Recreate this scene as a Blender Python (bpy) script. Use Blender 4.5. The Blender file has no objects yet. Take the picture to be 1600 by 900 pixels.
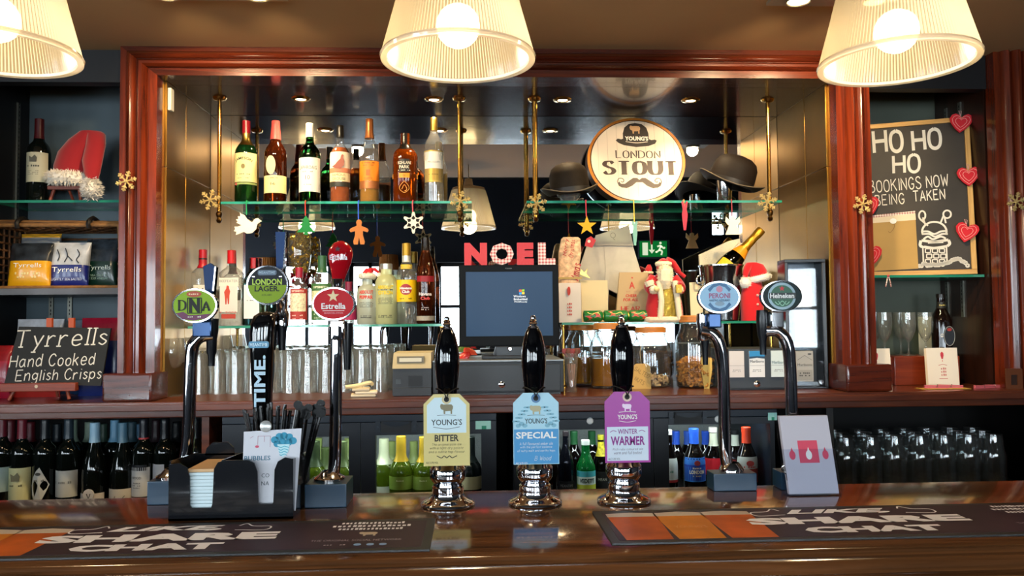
import bpy, bmesh, math, random
from mathutils import Vector, Matrix
RND = random.Random(7)
SC = bpy.context.scene
COL = SC.collection
# ------------------------------------------------------------------ camera
FPX = 1250.0
CAM = Vector((0, 0, 1.5))
YAW, PITCH, ROLL = math.radians(2.7), math.radians(2.38), math.radians(0.54)
FW = Vector((math.sin(YAW) * math.cos(PITCH), math.cos(YAW) * math.cos(PITCH), math.sin(PITCH)))
RT0 = Vector((math.cos(YAW), -math.sin(YAW), 0))
UP0 = RT0.cross(FW)
RT = RT0 * math.cos(ROLL) - UP0 * math.sin(ROLL)
UP = UP0 * math.cos(ROLL) + RT0 * math.sin(ROLL)
cd = bpy.data.cameras.new('camera')
cd.sensor_width = 36
cd.lens = FPX / 1600 * 36
cd.clip_start = 0.05
cam = bpy.data.objects.new('camera', cd)
COL.objects.link(cam)
cam.matrix_world = Matrix(((RT.x, UP.x, -FW.x, CAM.x), (RT.y, UP.y, -FW.y, CAM.y), (RT.z, UP.z, -FW.z, CAM.z), (0, 0, 0, 1)))
SC.camera = cam
# ------------------------------------------------------------------ world, light, exposure
SC.view_settings.view_transform = 'Standard'
SC.view_settings.look = 'None'
SC.view_settings.gamma = 1
SC.view_settings.use_curve_mapping = False
SC.view_settings.exposure = 0.0
cy = SC.cycles
cy.use_denoising = True
try:
    cy.denoiser = 'OPENIMAGEDENOISE'
    cy.denoising_input_passes = 'RGB_ALBEDO_NORMAL'
except Exception:
    pass
cy.max_bounces = 12
cy.diffuse_bounces = 4
cy.glossy_bounces = 6
cy.transmission_bounces = 10
cy.transparent_max_bounces = 24
cy.caustics_reflective = False
cy.caustics_refractive = False
cy.sample_clamp_indirect = 6.0
cy.blur_glossy = 0.5
W = bpy.data.worlds.new('sky'); SC.world = W
W.use_nodes = True
bg = W.node_tree.nodes['Background']
bg.inputs[0].default_value = (0.80, 0.90, 1.0, 1)
bg.inputs[1].default_value = 24.0


def light(name, typ, loc, power, color, **kw):
    l = bpy.data.lights.new(name, typ)
    l.energy = power
    l.color = color
    d = kw.pop('dir', None)
    for k, v in kw.items():
        setattr(l, k, v)
    o = bpy.data.objects.new(name, l)
    COL.objects.link(o)
    o.location = loc
    if d is not None:
        o.rotation_euler = Vector(d).to_track_quat('-Z', 'Y').to_euler()
    return o


WARM = (1.0, 0.74, 0.42)
# ------------------------------------------------------------------ main planes (metres)
Y_MIR, Y_FR = 3.30, 2.80
Z_BAR, Z_BACK, Z_SH1, Z_SH2, Z_SOF, Z_CEIL = 1.147, 1.245, 1.957, 1.493, 2.355, 2.46
Y_BCF = 2.70
def P(px, py, Y):
    """a point of the place at depth Y that the 1600x900 photograph shows at (px, py)"""
    d = FW * FPX + RT * (px - 800) - UP * (py - 450)
    return CAM + d * (Y / d.y)


XL, XR = P(250, 300, Y_FR).x, P(1303, 300, Y_FR).x
AX0, AX1 = P(45, 250, 3.15).x, P(1463, 250, 3.15).x


def px2m(n, Y):
    return n * Y / FPX


# ------------------------------------------------------------------ materials
MATS = {}


def lin(h):
    h = h.lstrip('#')
    c = [int(h[i:i + 2], 16) / 255 for i in (0, 2, 4)]
    return tuple(x / 12.92 if x <= 0.04045 else ((x + 0.055) / 1.055) ** 2.4 for x in c) + (1,)


def M(col, rough=0.5, metal=0.0, trans=0.0, ior=1.45, coat=0.0, emit=0.0, noise=0.0, scale=40, bump=0.0, alpha=1.0, spec=0.5, sheen=0.0):
    key = (col, rough, metal, trans, ior, coat, emit, noise, scale, bump, alpha, spec, sheen)
    if key in MATS:
        return MATS[key]
    m = bpy.data.materials.new('mat_' + col.lstrip('#'))
    m.use_nodes = True
    nt = m.node_tree
    b = nt.nodes['Principled BSDF']
    I = b.inputs
    I['Base Color'].default_value = lin(col)
    I['Roughness'].default_value = rough
    I['Metallic'].default_value = metal
    I['Transmission Weight'].default_value = trans
    I['IOR'].default_value = ior
    I['Coat Weight'].default_value = coat
    I['Coat Roughness'].default_value = 0.05
    I['Alpha'].default_value = alpha
    I['Specular IOR Level'].default_value = spec
    I['Sheen Weight'].default_value = sheen
    if emit:
        I['Emission Color'].default_value = lin(col)
        I['Emission Strength'].default_value = emit
    if noise or bump:
        tc = nt.nodes.new('ShaderNodeTexCoord')
        nz = nt.nodes.new('ShaderNodeTexNoise')
        nz.inputs['Scale'].default_value = scale
        nz.inputs['Detail'].default_value = 5
        nt.links.new(tc.outputs['Object'], nz.inputs['Vector'])
        if noise:
            rp = nt.nodes.new('ShaderNodeValToRGB')
            c = lin(col)
            rp.color_ramp.elements[0].position = 0.3
            rp.color_ramp.elements[1].position = 0.7
            rp.color_ramp.elements[0].color = tuple(x * (1 - noise) for x in c[:3]) + (1,)
            rp.color_ramp.elements[1].color = tuple(min(1, x * (1 + noise)) for x in c[:3]) + (1,)
            nt.links.new(nz.outputs['Fac'], rp.inputs['Fac'])
            nt.links.new(rp.outputs['Color'], I['Base Color'])
        if bump:
            bp = nt.nodes.new('ShaderNodeBump')
            bp.inputs['Strength'].default_value = bump
            bp.inputs['Distance'].default_value = 0.01
            nt.links.new(nz.outputs['Fac'], bp.inputs['Height'])
            nt.links.new(bp.outputs['Normal'], I['Normal'])
    MATS[key] = m
    return m


def wood(name, c1, c2, axis='x', rough=0.25, coat=0.3, k=1.0):
    key = ('wood', name, axis)
    if key in MATS:
        return MATS[key]
    m = bpy.data.materials.new('wood_' + name)
    m.use_nodes = True
    nt = m.node_tree
    b = nt.nodes['Principled BSDF']
    tc = nt.nodes.new('ShaderNodeTexCoord')
    mp = nt.nodes.new('ShaderNodeMapping')
    s = {'x': (0.8, 14, 14), 'y': (14, 0.8, 14), 'z': (14, 14, 0.8)}[axis]
    mp.inputs['Scale'].default_value = [v * k for v in s]
    nz = nt.nodes.new('ShaderNodeTexNoise')
    nz.inputs['Scale'].default_value = 3
    nz.inputs['Detail'].default_value = 7
    nz.inputs['Roughness'].default_value = 0.62
    nz.inputs['Distortion'].default_value = 0.5
    rp = nt.nodes.new('ShaderNodeValToRGB')
    rp.color_ramp.elements[0].position = 0.32
    rp.color_ramp.elements[1].position = 0.68
    rp.color_ramp.elements[0].color = lin(c1)
    rp.color_ramp.elements[1].color = lin(c2)
    bp = nt.nodes.new('ShaderNodeBump')
    bp.inputs['Strength'].default_value = 0.08
    bp.inputs['Distance'].default_value = 0.004
    L = nt.links.new
    L(tc.outputs['Object'], mp.inputs['Vector']); L(mp.outputs['Vector'], nz.inputs['Vector'])
    L(nz.outputs['Fac'], rp.inputs['Fac']); L(rp.outputs['Color'], b.inputs['Base Color'])
    L(nz.outputs['Fac'], bp.inputs['Height']); L(bp.outputs['Normal'], b.inputs['Normal'])
    b.inputs['Roughness'].default_value = rough
    b.inputs['Coat Weight'].default_value = coat
    b.inputs['Coat Roughness'].default_value = 0.08
    MATS[key] = m
    return m


def thin_glass(name, tint=(1, 1, 1), refl=1.0, rough=0.02, haze=0.0, hcol=(0.95, 0.95, 0.92)):
    key = ('thin', name)
    if key in MATS:
        return MATS[key]
    m = bpy.data.materials.new('glass_' + name)
    m.use_nodes = True
    nt = m.node_tree
    nt.nodes.remove(nt.nodes['Principled BSDF'])
    out = nt.nodes['Material Output']
    tr = nt.nodes.new('ShaderNodeBsdfTransparent'); tr.inputs[0].default_value = tint + (1,)
    gl = nt.nodes.new('ShaderNodeBsdfGlossy'); gl.inputs['Roughness'].default_value = rough
    fr = nt.nodes.new('ShaderNodeLayerWeight'); fr.inputs['Blend'].default_value = 0.5
    pw = nt.nodes.new('ShaderNodeMath'); pw.operation = 'POWER'; pw.inputs[1].default_value = 3.2
    ma = nt.nodes.new('ShaderNodeMath'); ma.operation = 'MULTIPLY_ADD'; ma.inputs[1].default_value = 0.75 * min(1.2, refl); ma.inputs[2].default_value = 0.045 * refl
    mx = nt.nodes.new('ShaderNodeMixShader')
    nt.links.new(fr.outputs['Facing'], pw.inputs[0]); nt.links.new(pw.outputs[0], ma.inputs[0])
    nt.links.new(ma.outputs[0], mx.inputs[0])
    base = tr
    if haze:
        d1 = nt.nodes.new('ShaderNodeBsdfTranslucent'); d1.inputs[0].default_value = hcol + (1,)
        d2 = nt.nodes.new('ShaderNodeBsdfDiffuse'); d2.inputs[0].default_value = hcol + (1,)
        df = nt.nodes.new('ShaderNodeMixShader'); nt.links.new(d1.outputs[0], df.inputs[1]); nt.links.new(d2.outputs[0], df.inputs[2])
        m2 = nt.nodes.new('ShaderNodeMixShader'); m2.inputs[0].default_value = haze
        nt.links.new(tr.outputs[0], m2.inputs[1]); nt.links.new(df.outputs[0], m2.inputs[2])
        base = m2
    nt.links.new(base.outputs[0], mx.inputs[1]); nt.links.new(gl.outputs[0], mx.inputs[2])
    nt.links.new(mx.outputs[0], out.inputs[0])
    MATS[key] = m
    return m


def check_mat(name, c1, c2, scale, dots=False):
    key = ('chk', name)
    if key in MATS:
        return MATS[key]
    m = bpy.data.materials.new('print_' + name)
    m.use_nodes = True
    nt = m.node_tree
    b = nt.nodes['Principled BSDF']
    tc = nt.nodes.new('ShaderNodeTexCoord')
    mp = nt.nodes.new('ShaderNodeMapping'); mp.inputs['Scale'].default_value = (scale, scale, scale)
    nt.links.new(tc.outputs['Object'], mp.inputs['Vector'])
    sp = nt.nodes.new('ShaderNodeSeparateXYZ'); nt.links.new(mp.outputs['Vector'], sp.inputs[0])
    if dots:
        vo = nt.nodes.new('ShaderNodeTexVoronoi'); vo.inputs['Randomness'].default_value = 0.0
        nt.links.new(mp.outputs['Vector'], vo.inputs['Vector'])
        lt = nt.nodes.new('ShaderNodeMath'); lt.operation = 'LESS_THAN'; lt.inputs[1].default_value = 0.17
        nt.links.new(vo.outputs['Distance'], lt.inputs[0]); fac = lt.outputs[0]
    else:
        s = []
        for ax in ('X', 'Z'):
            fr = nt.nodes.new('ShaderNodeMath'); fr.operation = 'FRACT'
            nt.links.new(sp.outputs[ax], fr.inputs[0])
            g = nt.nodes.new('ShaderNodeMath'); g.operation = 'GREATER_THAN'; g.inputs[1].default_value = 0.5
            nt.links.new(fr.outputs[0], g.inputs[0]); s.append(g)
        ad = nt.nodes.new('ShaderNodeMath'); ad.operation = 'ADD'
        nt.links.new(s[0].outputs[0], ad.inputs[0]); nt.links.new(s[1].outputs[0], ad.inputs[1])
        ml = nt.nodes.new('ShaderNodeMath'); ml.operation = 'MULTIPLY'; ml.inputs[1].default_value = 0.45
        nt.links.new(ad.outputs[0], ml.inputs[0]); fac = ml.outputs[0]
    mx = nt.nodes.new('ShaderNodeMix'); mx.data_type = 'RGBA'
    mx.inputs['A'].default_value = lin(c1); mx.inputs['B'].default_value = lin(c2)
    nt.links.new(fac, mx.inputs['Factor']); nt.links.new(mx.outputs['Result'], b.inputs['Base Color'])
    b.inputs['Roughness'].default_value = 0.5
    MATS[key] = m
    return m


MAHOG_Z = wood('mahogany', '#38120a', '#782c10', 'z', 0.22, 0.5)
MAHOG_X = wood('mahogany', '#2e0f08', '#5c220e', 'x', 0.22, 0.5)  # same mahogany as MAHOG_Z, darkened; the beam's weaker light is in the colour
MAHOG_Y = wood('mahogany', '#2e0f08', '#5c220e', 'y', 0.22, 0.5)
SOFFIT = wood('soffit', '#2a120a', '#4a2110', 'x', 0.16, 0.6)
BARWOOD = wood('bar', '#36200f', '#7c4c2a', 'x', 0.14, 1.0, 0.8)
BACKWOOD = wood('backbar', '#3c1a10', '#6a3620', 'x', 0.28, 0.3)
EASELWOOD = wood('easel', '#6a2a17', '#8e3c22', 'x', 0.5, 0.0, 3)
PINE = wood('pine', '#b98a45', '#d8ac62', 'x', 0.5, 0.0, 3)
PINE_Z = wood('pine', '#b98a45', '#d8ac62', 'z', 0.5, 0.0, 3)
CHROME = M('#d8d8dc', 0.05, 1.0)
STEEL = M('#c9c9c9', 0.16, 1.0)
BRASS = M('#c79a4a', 0.18, 1.0)
BRONZE = M('#9c7230', 0.30, 1.0, noise=0.18, scale=3)
GOLD = M('#d9b45a', 0.3, 1.0)
GLITTER = M('#e8cf8c', 0.42, 0.75, bump=0.8, scale=400)
BLACKGLOSS = M('#050507', 0.07, coat=0.6)
BLACKPLAST = M('#0d1016', 0.3)
NAVYBLACK = M('#10151d', 0.4)
CHALKBOARD = M('#23201d', 0.75, noise=0.25, scale=9)
CHALK = M('#d9d6cc', 0.9)
WHITE = M('#f0eee8', 0.55)
PAPER = M('#e9e4da', 0.7)
CREAM = M('#e4d9a8', 0.6)
INK = M('#1c1a18', 0.6)
RED = M('#c8101c', 0.45)
CLEAR = thin_glass('clear', (0.97, 0.98, 0.97))
TUMBLER = thin_glass('tumbler', (0.95, 0.96, 0.95), 1.5, 0.04, haze=0.10)
PINTG = thin_glass('pint', (0.95, 0.97, 0.97), 1.5, 0.04, haze=0.02)
ACRYL = thin_glass('acrylic', (0.95, 0.97, 1.0), 0.8)
SHELFGLASS = thin_glass('shelf', (0.86, 0.95, 0.92), 0.9)
SHELFEDGE = M('#2f9c7e', 0.12, trans=0.35, coat=0.5)
MIRROR = M('#d2d6d8', 0.0, 1.0)
# ------------------------------------------------------------------ geometry helpers
def link(name, me, mat=None, parent=None, smooth=False):
    if mat is not None:
        for mm in (mat if isinstance(mat, (list, tuple)) else [mat]):
            me.materials.append(mm)
    if smooth:
        me.polygons.foreach_set('use_smooth', [True] * len(me.polygons))
        try:
            me.set_sharp_from_angle(angle=math.radians(38))
        except Exception:
            pass
    o = bpy.data.objects.new(name, me)
    COL.objects.link(o)
    if parent is not None:
        o.parent = parent
    return o


def mesh(name, v, f, mat=None, parent=None, smooth=False):
    me = bpy.data.meshes.new(name)
    me.from_pydata([tuple(p) for p in v], [], f)
    me.update()
    return link(name, me, mat, parent, smooth)


def tag(o, label, cat=None, group=None, kind=None):
    if label: o['label'] = label
    if cat: o['category'] = cat
    if group: o['group'] = group
    if kind: o['kind'] = kind
    return o


def thing(name, label, cat, loc=(0, 0, 0), rot=(0, 0, 0), group=None):
    o = bpy.data.objects.new(name, None)
    o.empty_display_size = 0.02
    COL.objects.link(o)
    o.location = loc
    o.rotation_euler = rot
    return tag(o, label, cat, group)


def struct(o):
    o['kind'] = 'structure'
    return o


def copytree(root, loc=None, label=None, rotz=None):
    r = root.copy(); COL.objects.link(r)
    if loc is not None: r.location = loc
    if label: r['label'] = label
    if rotz is not None: r.rotation_euler.z = rotz
    for ch in list(root.children):
        c = ch.copy(); COL.objects.link(c); c.parent = r
        for g in list(ch.children):
            d = g.copy(); COL.objects.link(d); d.parent = c
    return r


BOXF = [(0, 3, 2, 1), (4, 5, 6, 7), (0, 1, 5, 4), (1, 2, 6, 5), (2, 3, 7, 6), (3, 0, 4, 7)]


def box(name, x0, x1, y0, y1, z0, z1, mat=None, parent=None, bevel=0.0):
    v = [(x0, y0, z0), (x1, y0, z0), (x1, y1, z0), (x0, y1, z0), (x0, y0, z1), (x1, y0, z1), (x1, y1, z1), (x0, y1, z1)]
    if not bevel:
        return mesh(name, v, BOXF, mat, parent)
    bm = bmesh.new()
    vs = [bm.verts.new(p) for p in v]
    for f in BOXF:
        bm.faces.new([vs[i] for i in f])
    bmesh.ops.bevel(bm, geom=bm.edges[:], offset=bevel, segments=2, affect='EDGES', profile=0.6)
    me = bpy.data.meshes.new(name); bm.to_mesh(me); bm.free()
    o = link(name, me, mat, parent, True)
    for pl in me.polygons:
        if max(abs(c) for c in pl.normal) > .999: pl.use_smooth = False
    return o


def lathe(name, prof, mat=None, parent=None, seg=24, at=(0, 0, 0), sq=0.0, ys=1.0, ax='z', smooth=True):
    """prof: (r, z) pairs; sq > 0 squares the section; ys flattens it; ax turns the axis"""
    v, f, rings = [], [], []
    for r, z in prof:
        if r < 1e-6:
            v.append((0, 0, z)); rings.append([len(v) - 1]); continue
        ring = []
        for k in range(seg):
            a = 2 * math.pi * (k + 0.5) / seg
            c, s = math.cos(a), math.sin(a)
            if sq:
                n = 2 + sq
                q = (abs(c) ** n + abs(s) ** n) ** (-1 / n)
            else:
                q = 1
            v.append((r * q * c, r * q * s * ys, z)); ring.append(len(v) - 1)
        rings.append(ring)
    for a, b in zip(rings, rings[1:]):
        if len(a) == 1 and len(b) == 1: continue
        if len(a) == 1:
            for k in range(seg): f.append((a[0], b[(k + 1) % seg], b[k]))
        elif len(b) == 1:
            for k in range(seg): f.append((a[k], a[(k + 1) % seg], b[0]))
        else:
            for k in range(seg): f.append((a[k], a[(k + 1) % seg], b[(k + 1) % seg], b[k]))
    f = [tuple(reversed(q)) if False else q for q in f]
    if ax == 'y':      # axis points to the viewer (-y)
        v = [(x, -z, y) for x, y, z in v]
    elif ax == 'x':
        v = [(z, x, y) for x, y, z in v]
    v = [(p[0] + at[0], p[1] + at[1], p[2] + at[2]) for p in v]
    return mesh(name, v, f, mat, parent, smooth)


def smooth_pts(pts, n=6, closed=False):
    pts = [Vector(p) for p in pts]
    out = []
    m = len(pts)
    rng = range(m if closed else m - 1)
    for i in rng:
        if closed:
            p0, p1, p2, p3 = pts[(i - 1) % m], pts[i], pts[(i + 1) % m], pts[(i + 2) % m]
        else:
            p1, p2 = pts[i], pts[i + 1]
            p0 = pts[i - 1] if i else p1 * 2 - p2
            p3 = pts[i + 2] if i + 2 < m else p2 * 2 - p1
        for k in range(n):
            t = k / n
            out.append(0.5 * ((2 * p1) + (p2 - p0) * t + (2 * p0 - 5 * p1 + 4 * p2 - p3) * t * t + (3 * p1 - p0 - 3 * p2 + p3) * t ** 3))
    if not closed: out.append(pts[-1])
    return out


def tube_data(pts, r, seg=8, caps=True, v=None, f=None):
    v = [] if v is None else v
    f = [] if f is None else f
    pts = [Vector(p) for p in pts]
    n = len(pts)
    rr = r if isinstance(r, (list, tuple)) else [r] * n
    t0 = (pts[1] - pts[0]).normalized()
    nrm = t0.orthogonal().normalized()
    prev = None
    for i, p in enumerate(pts):
        t = (pts[min(i + 1, n - 1)] - pts[max(i - 1, 0)])
        t = t.normalized() if t.length > 1e-9 else t0
        nrm = (nrm - t * nrm.dot(t))
        nrm = nrm.normalized() if nrm.length > 1e-6 else t.orthogonal().normalized()
        b = t.cross(nrm)
        base = len(v)
        for k in range(seg):
            a = 2 * math.pi * k / seg
            v.append(p + (nrm * math.cos(a) + b * math.sin(a)) * rr[i])
        ring = list(range(base, base + seg))
        if prev:
            for k in range(seg): f.append((prev[k], prev[(k + 1) % seg], ring[(k + 1) % seg], ring[k]))
        elif caps:
            f.append(tuple(reversed(ring)))
        prev = ring
    if caps: f.append(tuple(prev))
    return v, f


def tube(name, pts, r, mat=None, parent=None, seg=8, smooth=True):
    v, f = tube_data(pts, r, seg)
    return mesh(name, v, f, mat, parent, smooth)


def prism(name, poly, y0, y1, mat=None, parent=None, at=(0, 0), hole=None, smooth=False):
    """outline (x, z) given thickness from y0 (front) to y1 (back)"""
    bm = bmesh.new()
    def ring(pl, y):
        return [bm.verts.new((x + at[0], y, z + at[1])) for x, z in pl]
    a, b = ring(poly, y0), ring(poly, y1)
    n = len(poly)
    for i in range(n):
        bm.faces.new((a[i], a[(i + 1) % n], b[(i + 1) % n], b[i]))
    if hole is None:
        bm.faces.new(a); bm.faces.new(list(reversed(b)))
    else:
        c, d = ring(hole, y0), ring(hole, y1)
        m = len(hole)
        for i in range(m):
            bm.faces.new((c[(i + 1) % m], c[i], d[i], d[(i + 1) % m]))
        for r1, r2, fl in ((a, c, False), (b, d, True)):
            es = [bm.edges.get((r[i], r[(i + 1) % len(r)])) for r in (r1, r2) for i in range(len(r))]
            bmesh.ops.triangle_fill(bm, edges=es, use_beauty=True)
    bmesh.ops.recalc_face_normals(bm, faces=bm.faces[:])
    me = bpy.data.meshes.new(name); bm.to_mesh(me); bm.free()
    return link(name, me, mat, parent, smooth)


def ell(rx, rz, n=40, cx=0, cz=0):
    return [(cx + rx * math.cos(2 * math.pi * k / n), cz + rz * math.sin(2 * math.pi * k / n)) for k in range(n)]


def rrect(x0, x1, z0, z1, r, n=4):
    out = []
    for cx, cz, a0 in ((x1 - r, z0 + r, -90), (x1 - r, z1 - r, 0), (x0 + r, z1 - r, 90), (x0 + r, z0 + r, 180)):
        for k in range(n + 1):
            a = math.radians(a0 + 90 * k / n)
            out.append((cx + r * math.cos(a), cz + r * math.sin(a)))
    return out


def star(r, r2=None, n=5, a0=90):
    r2 = r2 or r * 0.42
    return [((r if k % 2 == 0 else r2) * math.cos(math.radians(a0 + 180 * k / n)), (r if k % 2 == 0 else r2) * math.sin(math.radians(a0 + 180 * k / n))) for k in range(2 * n)]


def loft(name, secs, mat=None, parent=None, seg=20, smooth=True, caps=True):
    """secs: (centre, half width x, half depth y, squareness, tilt axis vector or None)"""
    v, f, prev = [], [], None
    for c, hx, hy, sq in secs:
        ring = []
        for k in range(seg):
            a = 2 * math.pi * k / seg
            co, s = math.cos(a), math.sin(a)
            n = 2 + sq
            q = (abs(co) ** n + abs(s) ** n) ** (-1 / n)
            v.append((c[0] + hx * q * co, c[1] + hy * q * s, c[2])); ring.append(len(v) - 1)
        if prev:
            for k in range(seg): f.append((prev[k], prev[(k + 1) % seg], ring[(k + 1) % seg], ring[k]))
        elif caps: f.append(tuple(reversed(ring)))
        prev = ring
    if caps: f.append(tuple(prev))
    return mesh(name, v, f, mat, parent, smooth)


def ball(name, r, at, mat, parent=None, seg=12, sz=1.0):
    n = seg // 2
    return lathe(name, [(r * math.sin(math.pi * k / n), -r * sz * math.cos(math.pi * k / n)) for k in range(n + 1)], mat, parent, seg, at)


def fur(name, pts, r, mat, parent, n=900, ln=0.01, seed=1, seg=10):
    """a furry roll along pts: a tube with short tufts standing out of it"""
    rd = random.Random(seed)
    v, f = tube_data(pts, r, seg)
    pts = [Vector(p) for p in pts]
    rr = r if isinstance(r, (list, tuple)) else [r] * len(pts)
    for _ in range(n):
        i = rd.randrange(len(pts) - 1); t = rd.random()
        c = pts[i].lerp(pts[i + 1], t); rad = rr[i] * (1 - t) + rr[i + 1] * t
        ax = (pts[i + 1] - pts[i]).normalized()
        d = Vector((rd.gauss(0, 1), rd.gauss(0, 1), rd.gauss(0, 1)))
        d = (d - ax * d.dot(ax) * 0.8).normalized()
        s = d.orthogonal().normalized() * ln * 0.22
        b = c + d * rad * 0.9
        tip = c + d * (rad + ln * rd.uniform(0.4, 1)) + Vector((rd.gauss(0, 1), rd.gauss(0, 1), rd.gauss(0, 1))) * ln * 0.25
        k = len(v); v += [b - s, b + s, tip]; f.append((k, k + 1, k + 2))
    return mesh(name, v, f, mat, parent)


def furball(name, r, at, mat, parent, n=500, ln=0.01, seed=1):
    at = Vector(at)
    k = 5
    pts = [at + Vector((0, 0, -r * math.cos(math.pi * (i + .35) / (k + .7)))) for i in range(k + 1)]
    rad = [r * math.sin(math.pi * (i + .35) / (k + .7)) for i in range(k + 1)]
    return fur(name, pts, rad, mat, parent, n, ln, seed, 12)


# ------------------------------------------------------------------ lettering
def _fit(co, cx, cz, h, w):
    xs = [c[0] for c in co]; zs = [c[1] for c in co]
    x0, x1, z0, z1 = min(xs), max(xs), min(zs), max(zs)
    s = h / max(1e-6, z1 - z0)
    sx = s if w is None else w / max(1e-6, x1 - x0)
    return [((x - (x0 + x1) / 2) * sx + cx, (z - (z0 + z1) / 2) * s + cz) for x, z in co]


TXT = {}


def text(s, cx, cz, h, w=None, mat=None, parent=None, y=0.0, R=None, bold=0.0, rot=0.0, ext=0.0, name='lettering', arc=None, shear=0.0, off=0.0):
    """printed words, cap height h (and width w), centred at (cx, cz) on a front face at depth y or round a bottle of radius R"""
    key = (s, bold, shear)
    if key not in TXT:
        cu = bpy.data.curves.new('lettering', 'FONT')
        cu.body = s; cu.size = 1; cu.offset = bold; cu.resolution_u = 2; cu.align_x = 'CENTER'; cu.shear = shear
        o = bpy.data.objects.new('lettering', cu)
        me = bpy.data.meshes.new_from_object(o)
        TXT[key] = ([tuple(v.co[:2]) for v in me.vertices], [tuple(p.vertices) for p in me.polygons])
        bpy.data.meshes.remove(me); bpy.data.objects.remove(o); bpy.data.curves.remove(cu)
    co, fc = TXT[key]
    co = _fit(co, 0, 0, h, w)
    return _put(name, co, fc, cx, cz, mat, parent, y, R, rot, ext, arc, off)


def _put(name, co, fc, cx, cz, mat, parent, y, R, rot, ext, arc, off=0.0):
    if arc:
        co = [((arc + z) * math.sin(x / arc), (arc + z) * math.cos(x / arc) - arc) for x, z in co]
    if rot:
        c, s = math.cos(rot), math.sin(rot)
        co = [(x * c - z * s, x * s + z * c) for x, z in co]
    co = [(x + cx, z + cz) for x, z in co]
    if R:
        v = [(R * math.sin(x / R + off), -R * math.cos(x / R + off), z) for x, z in co]
    else:
        v = [(x, y, z) for x, z in co]
    if ext:
        n = len(v)
        bm = bmesh.new()
        vs = [bm.verts.new(p) for p in v]
        fs = []
        for q in fc:
            try: fs.append(bm.faces.new([vs[i] for i in q]))
            except ValueError: pass
        bmesh.ops.dissolve_degenerate(bm, dist=1e-7, edges=bm.edges[:])
        g = bmesh.ops.extrude_face_region(bm, geom=bm.faces[:])
        for e in g['geom']:
            if isinstance(e, bmesh.types.BMVert): e.co.y += ext
        bmesh.ops.recalc_face_normals(bm, faces=bm.faces[:])
        me = bpy.data.meshes.new(name); bm.to_mesh(me); bm.free()
        return link(name, me, mat, parent)
    return mesh(name, v, fc, mat, parent)


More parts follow.
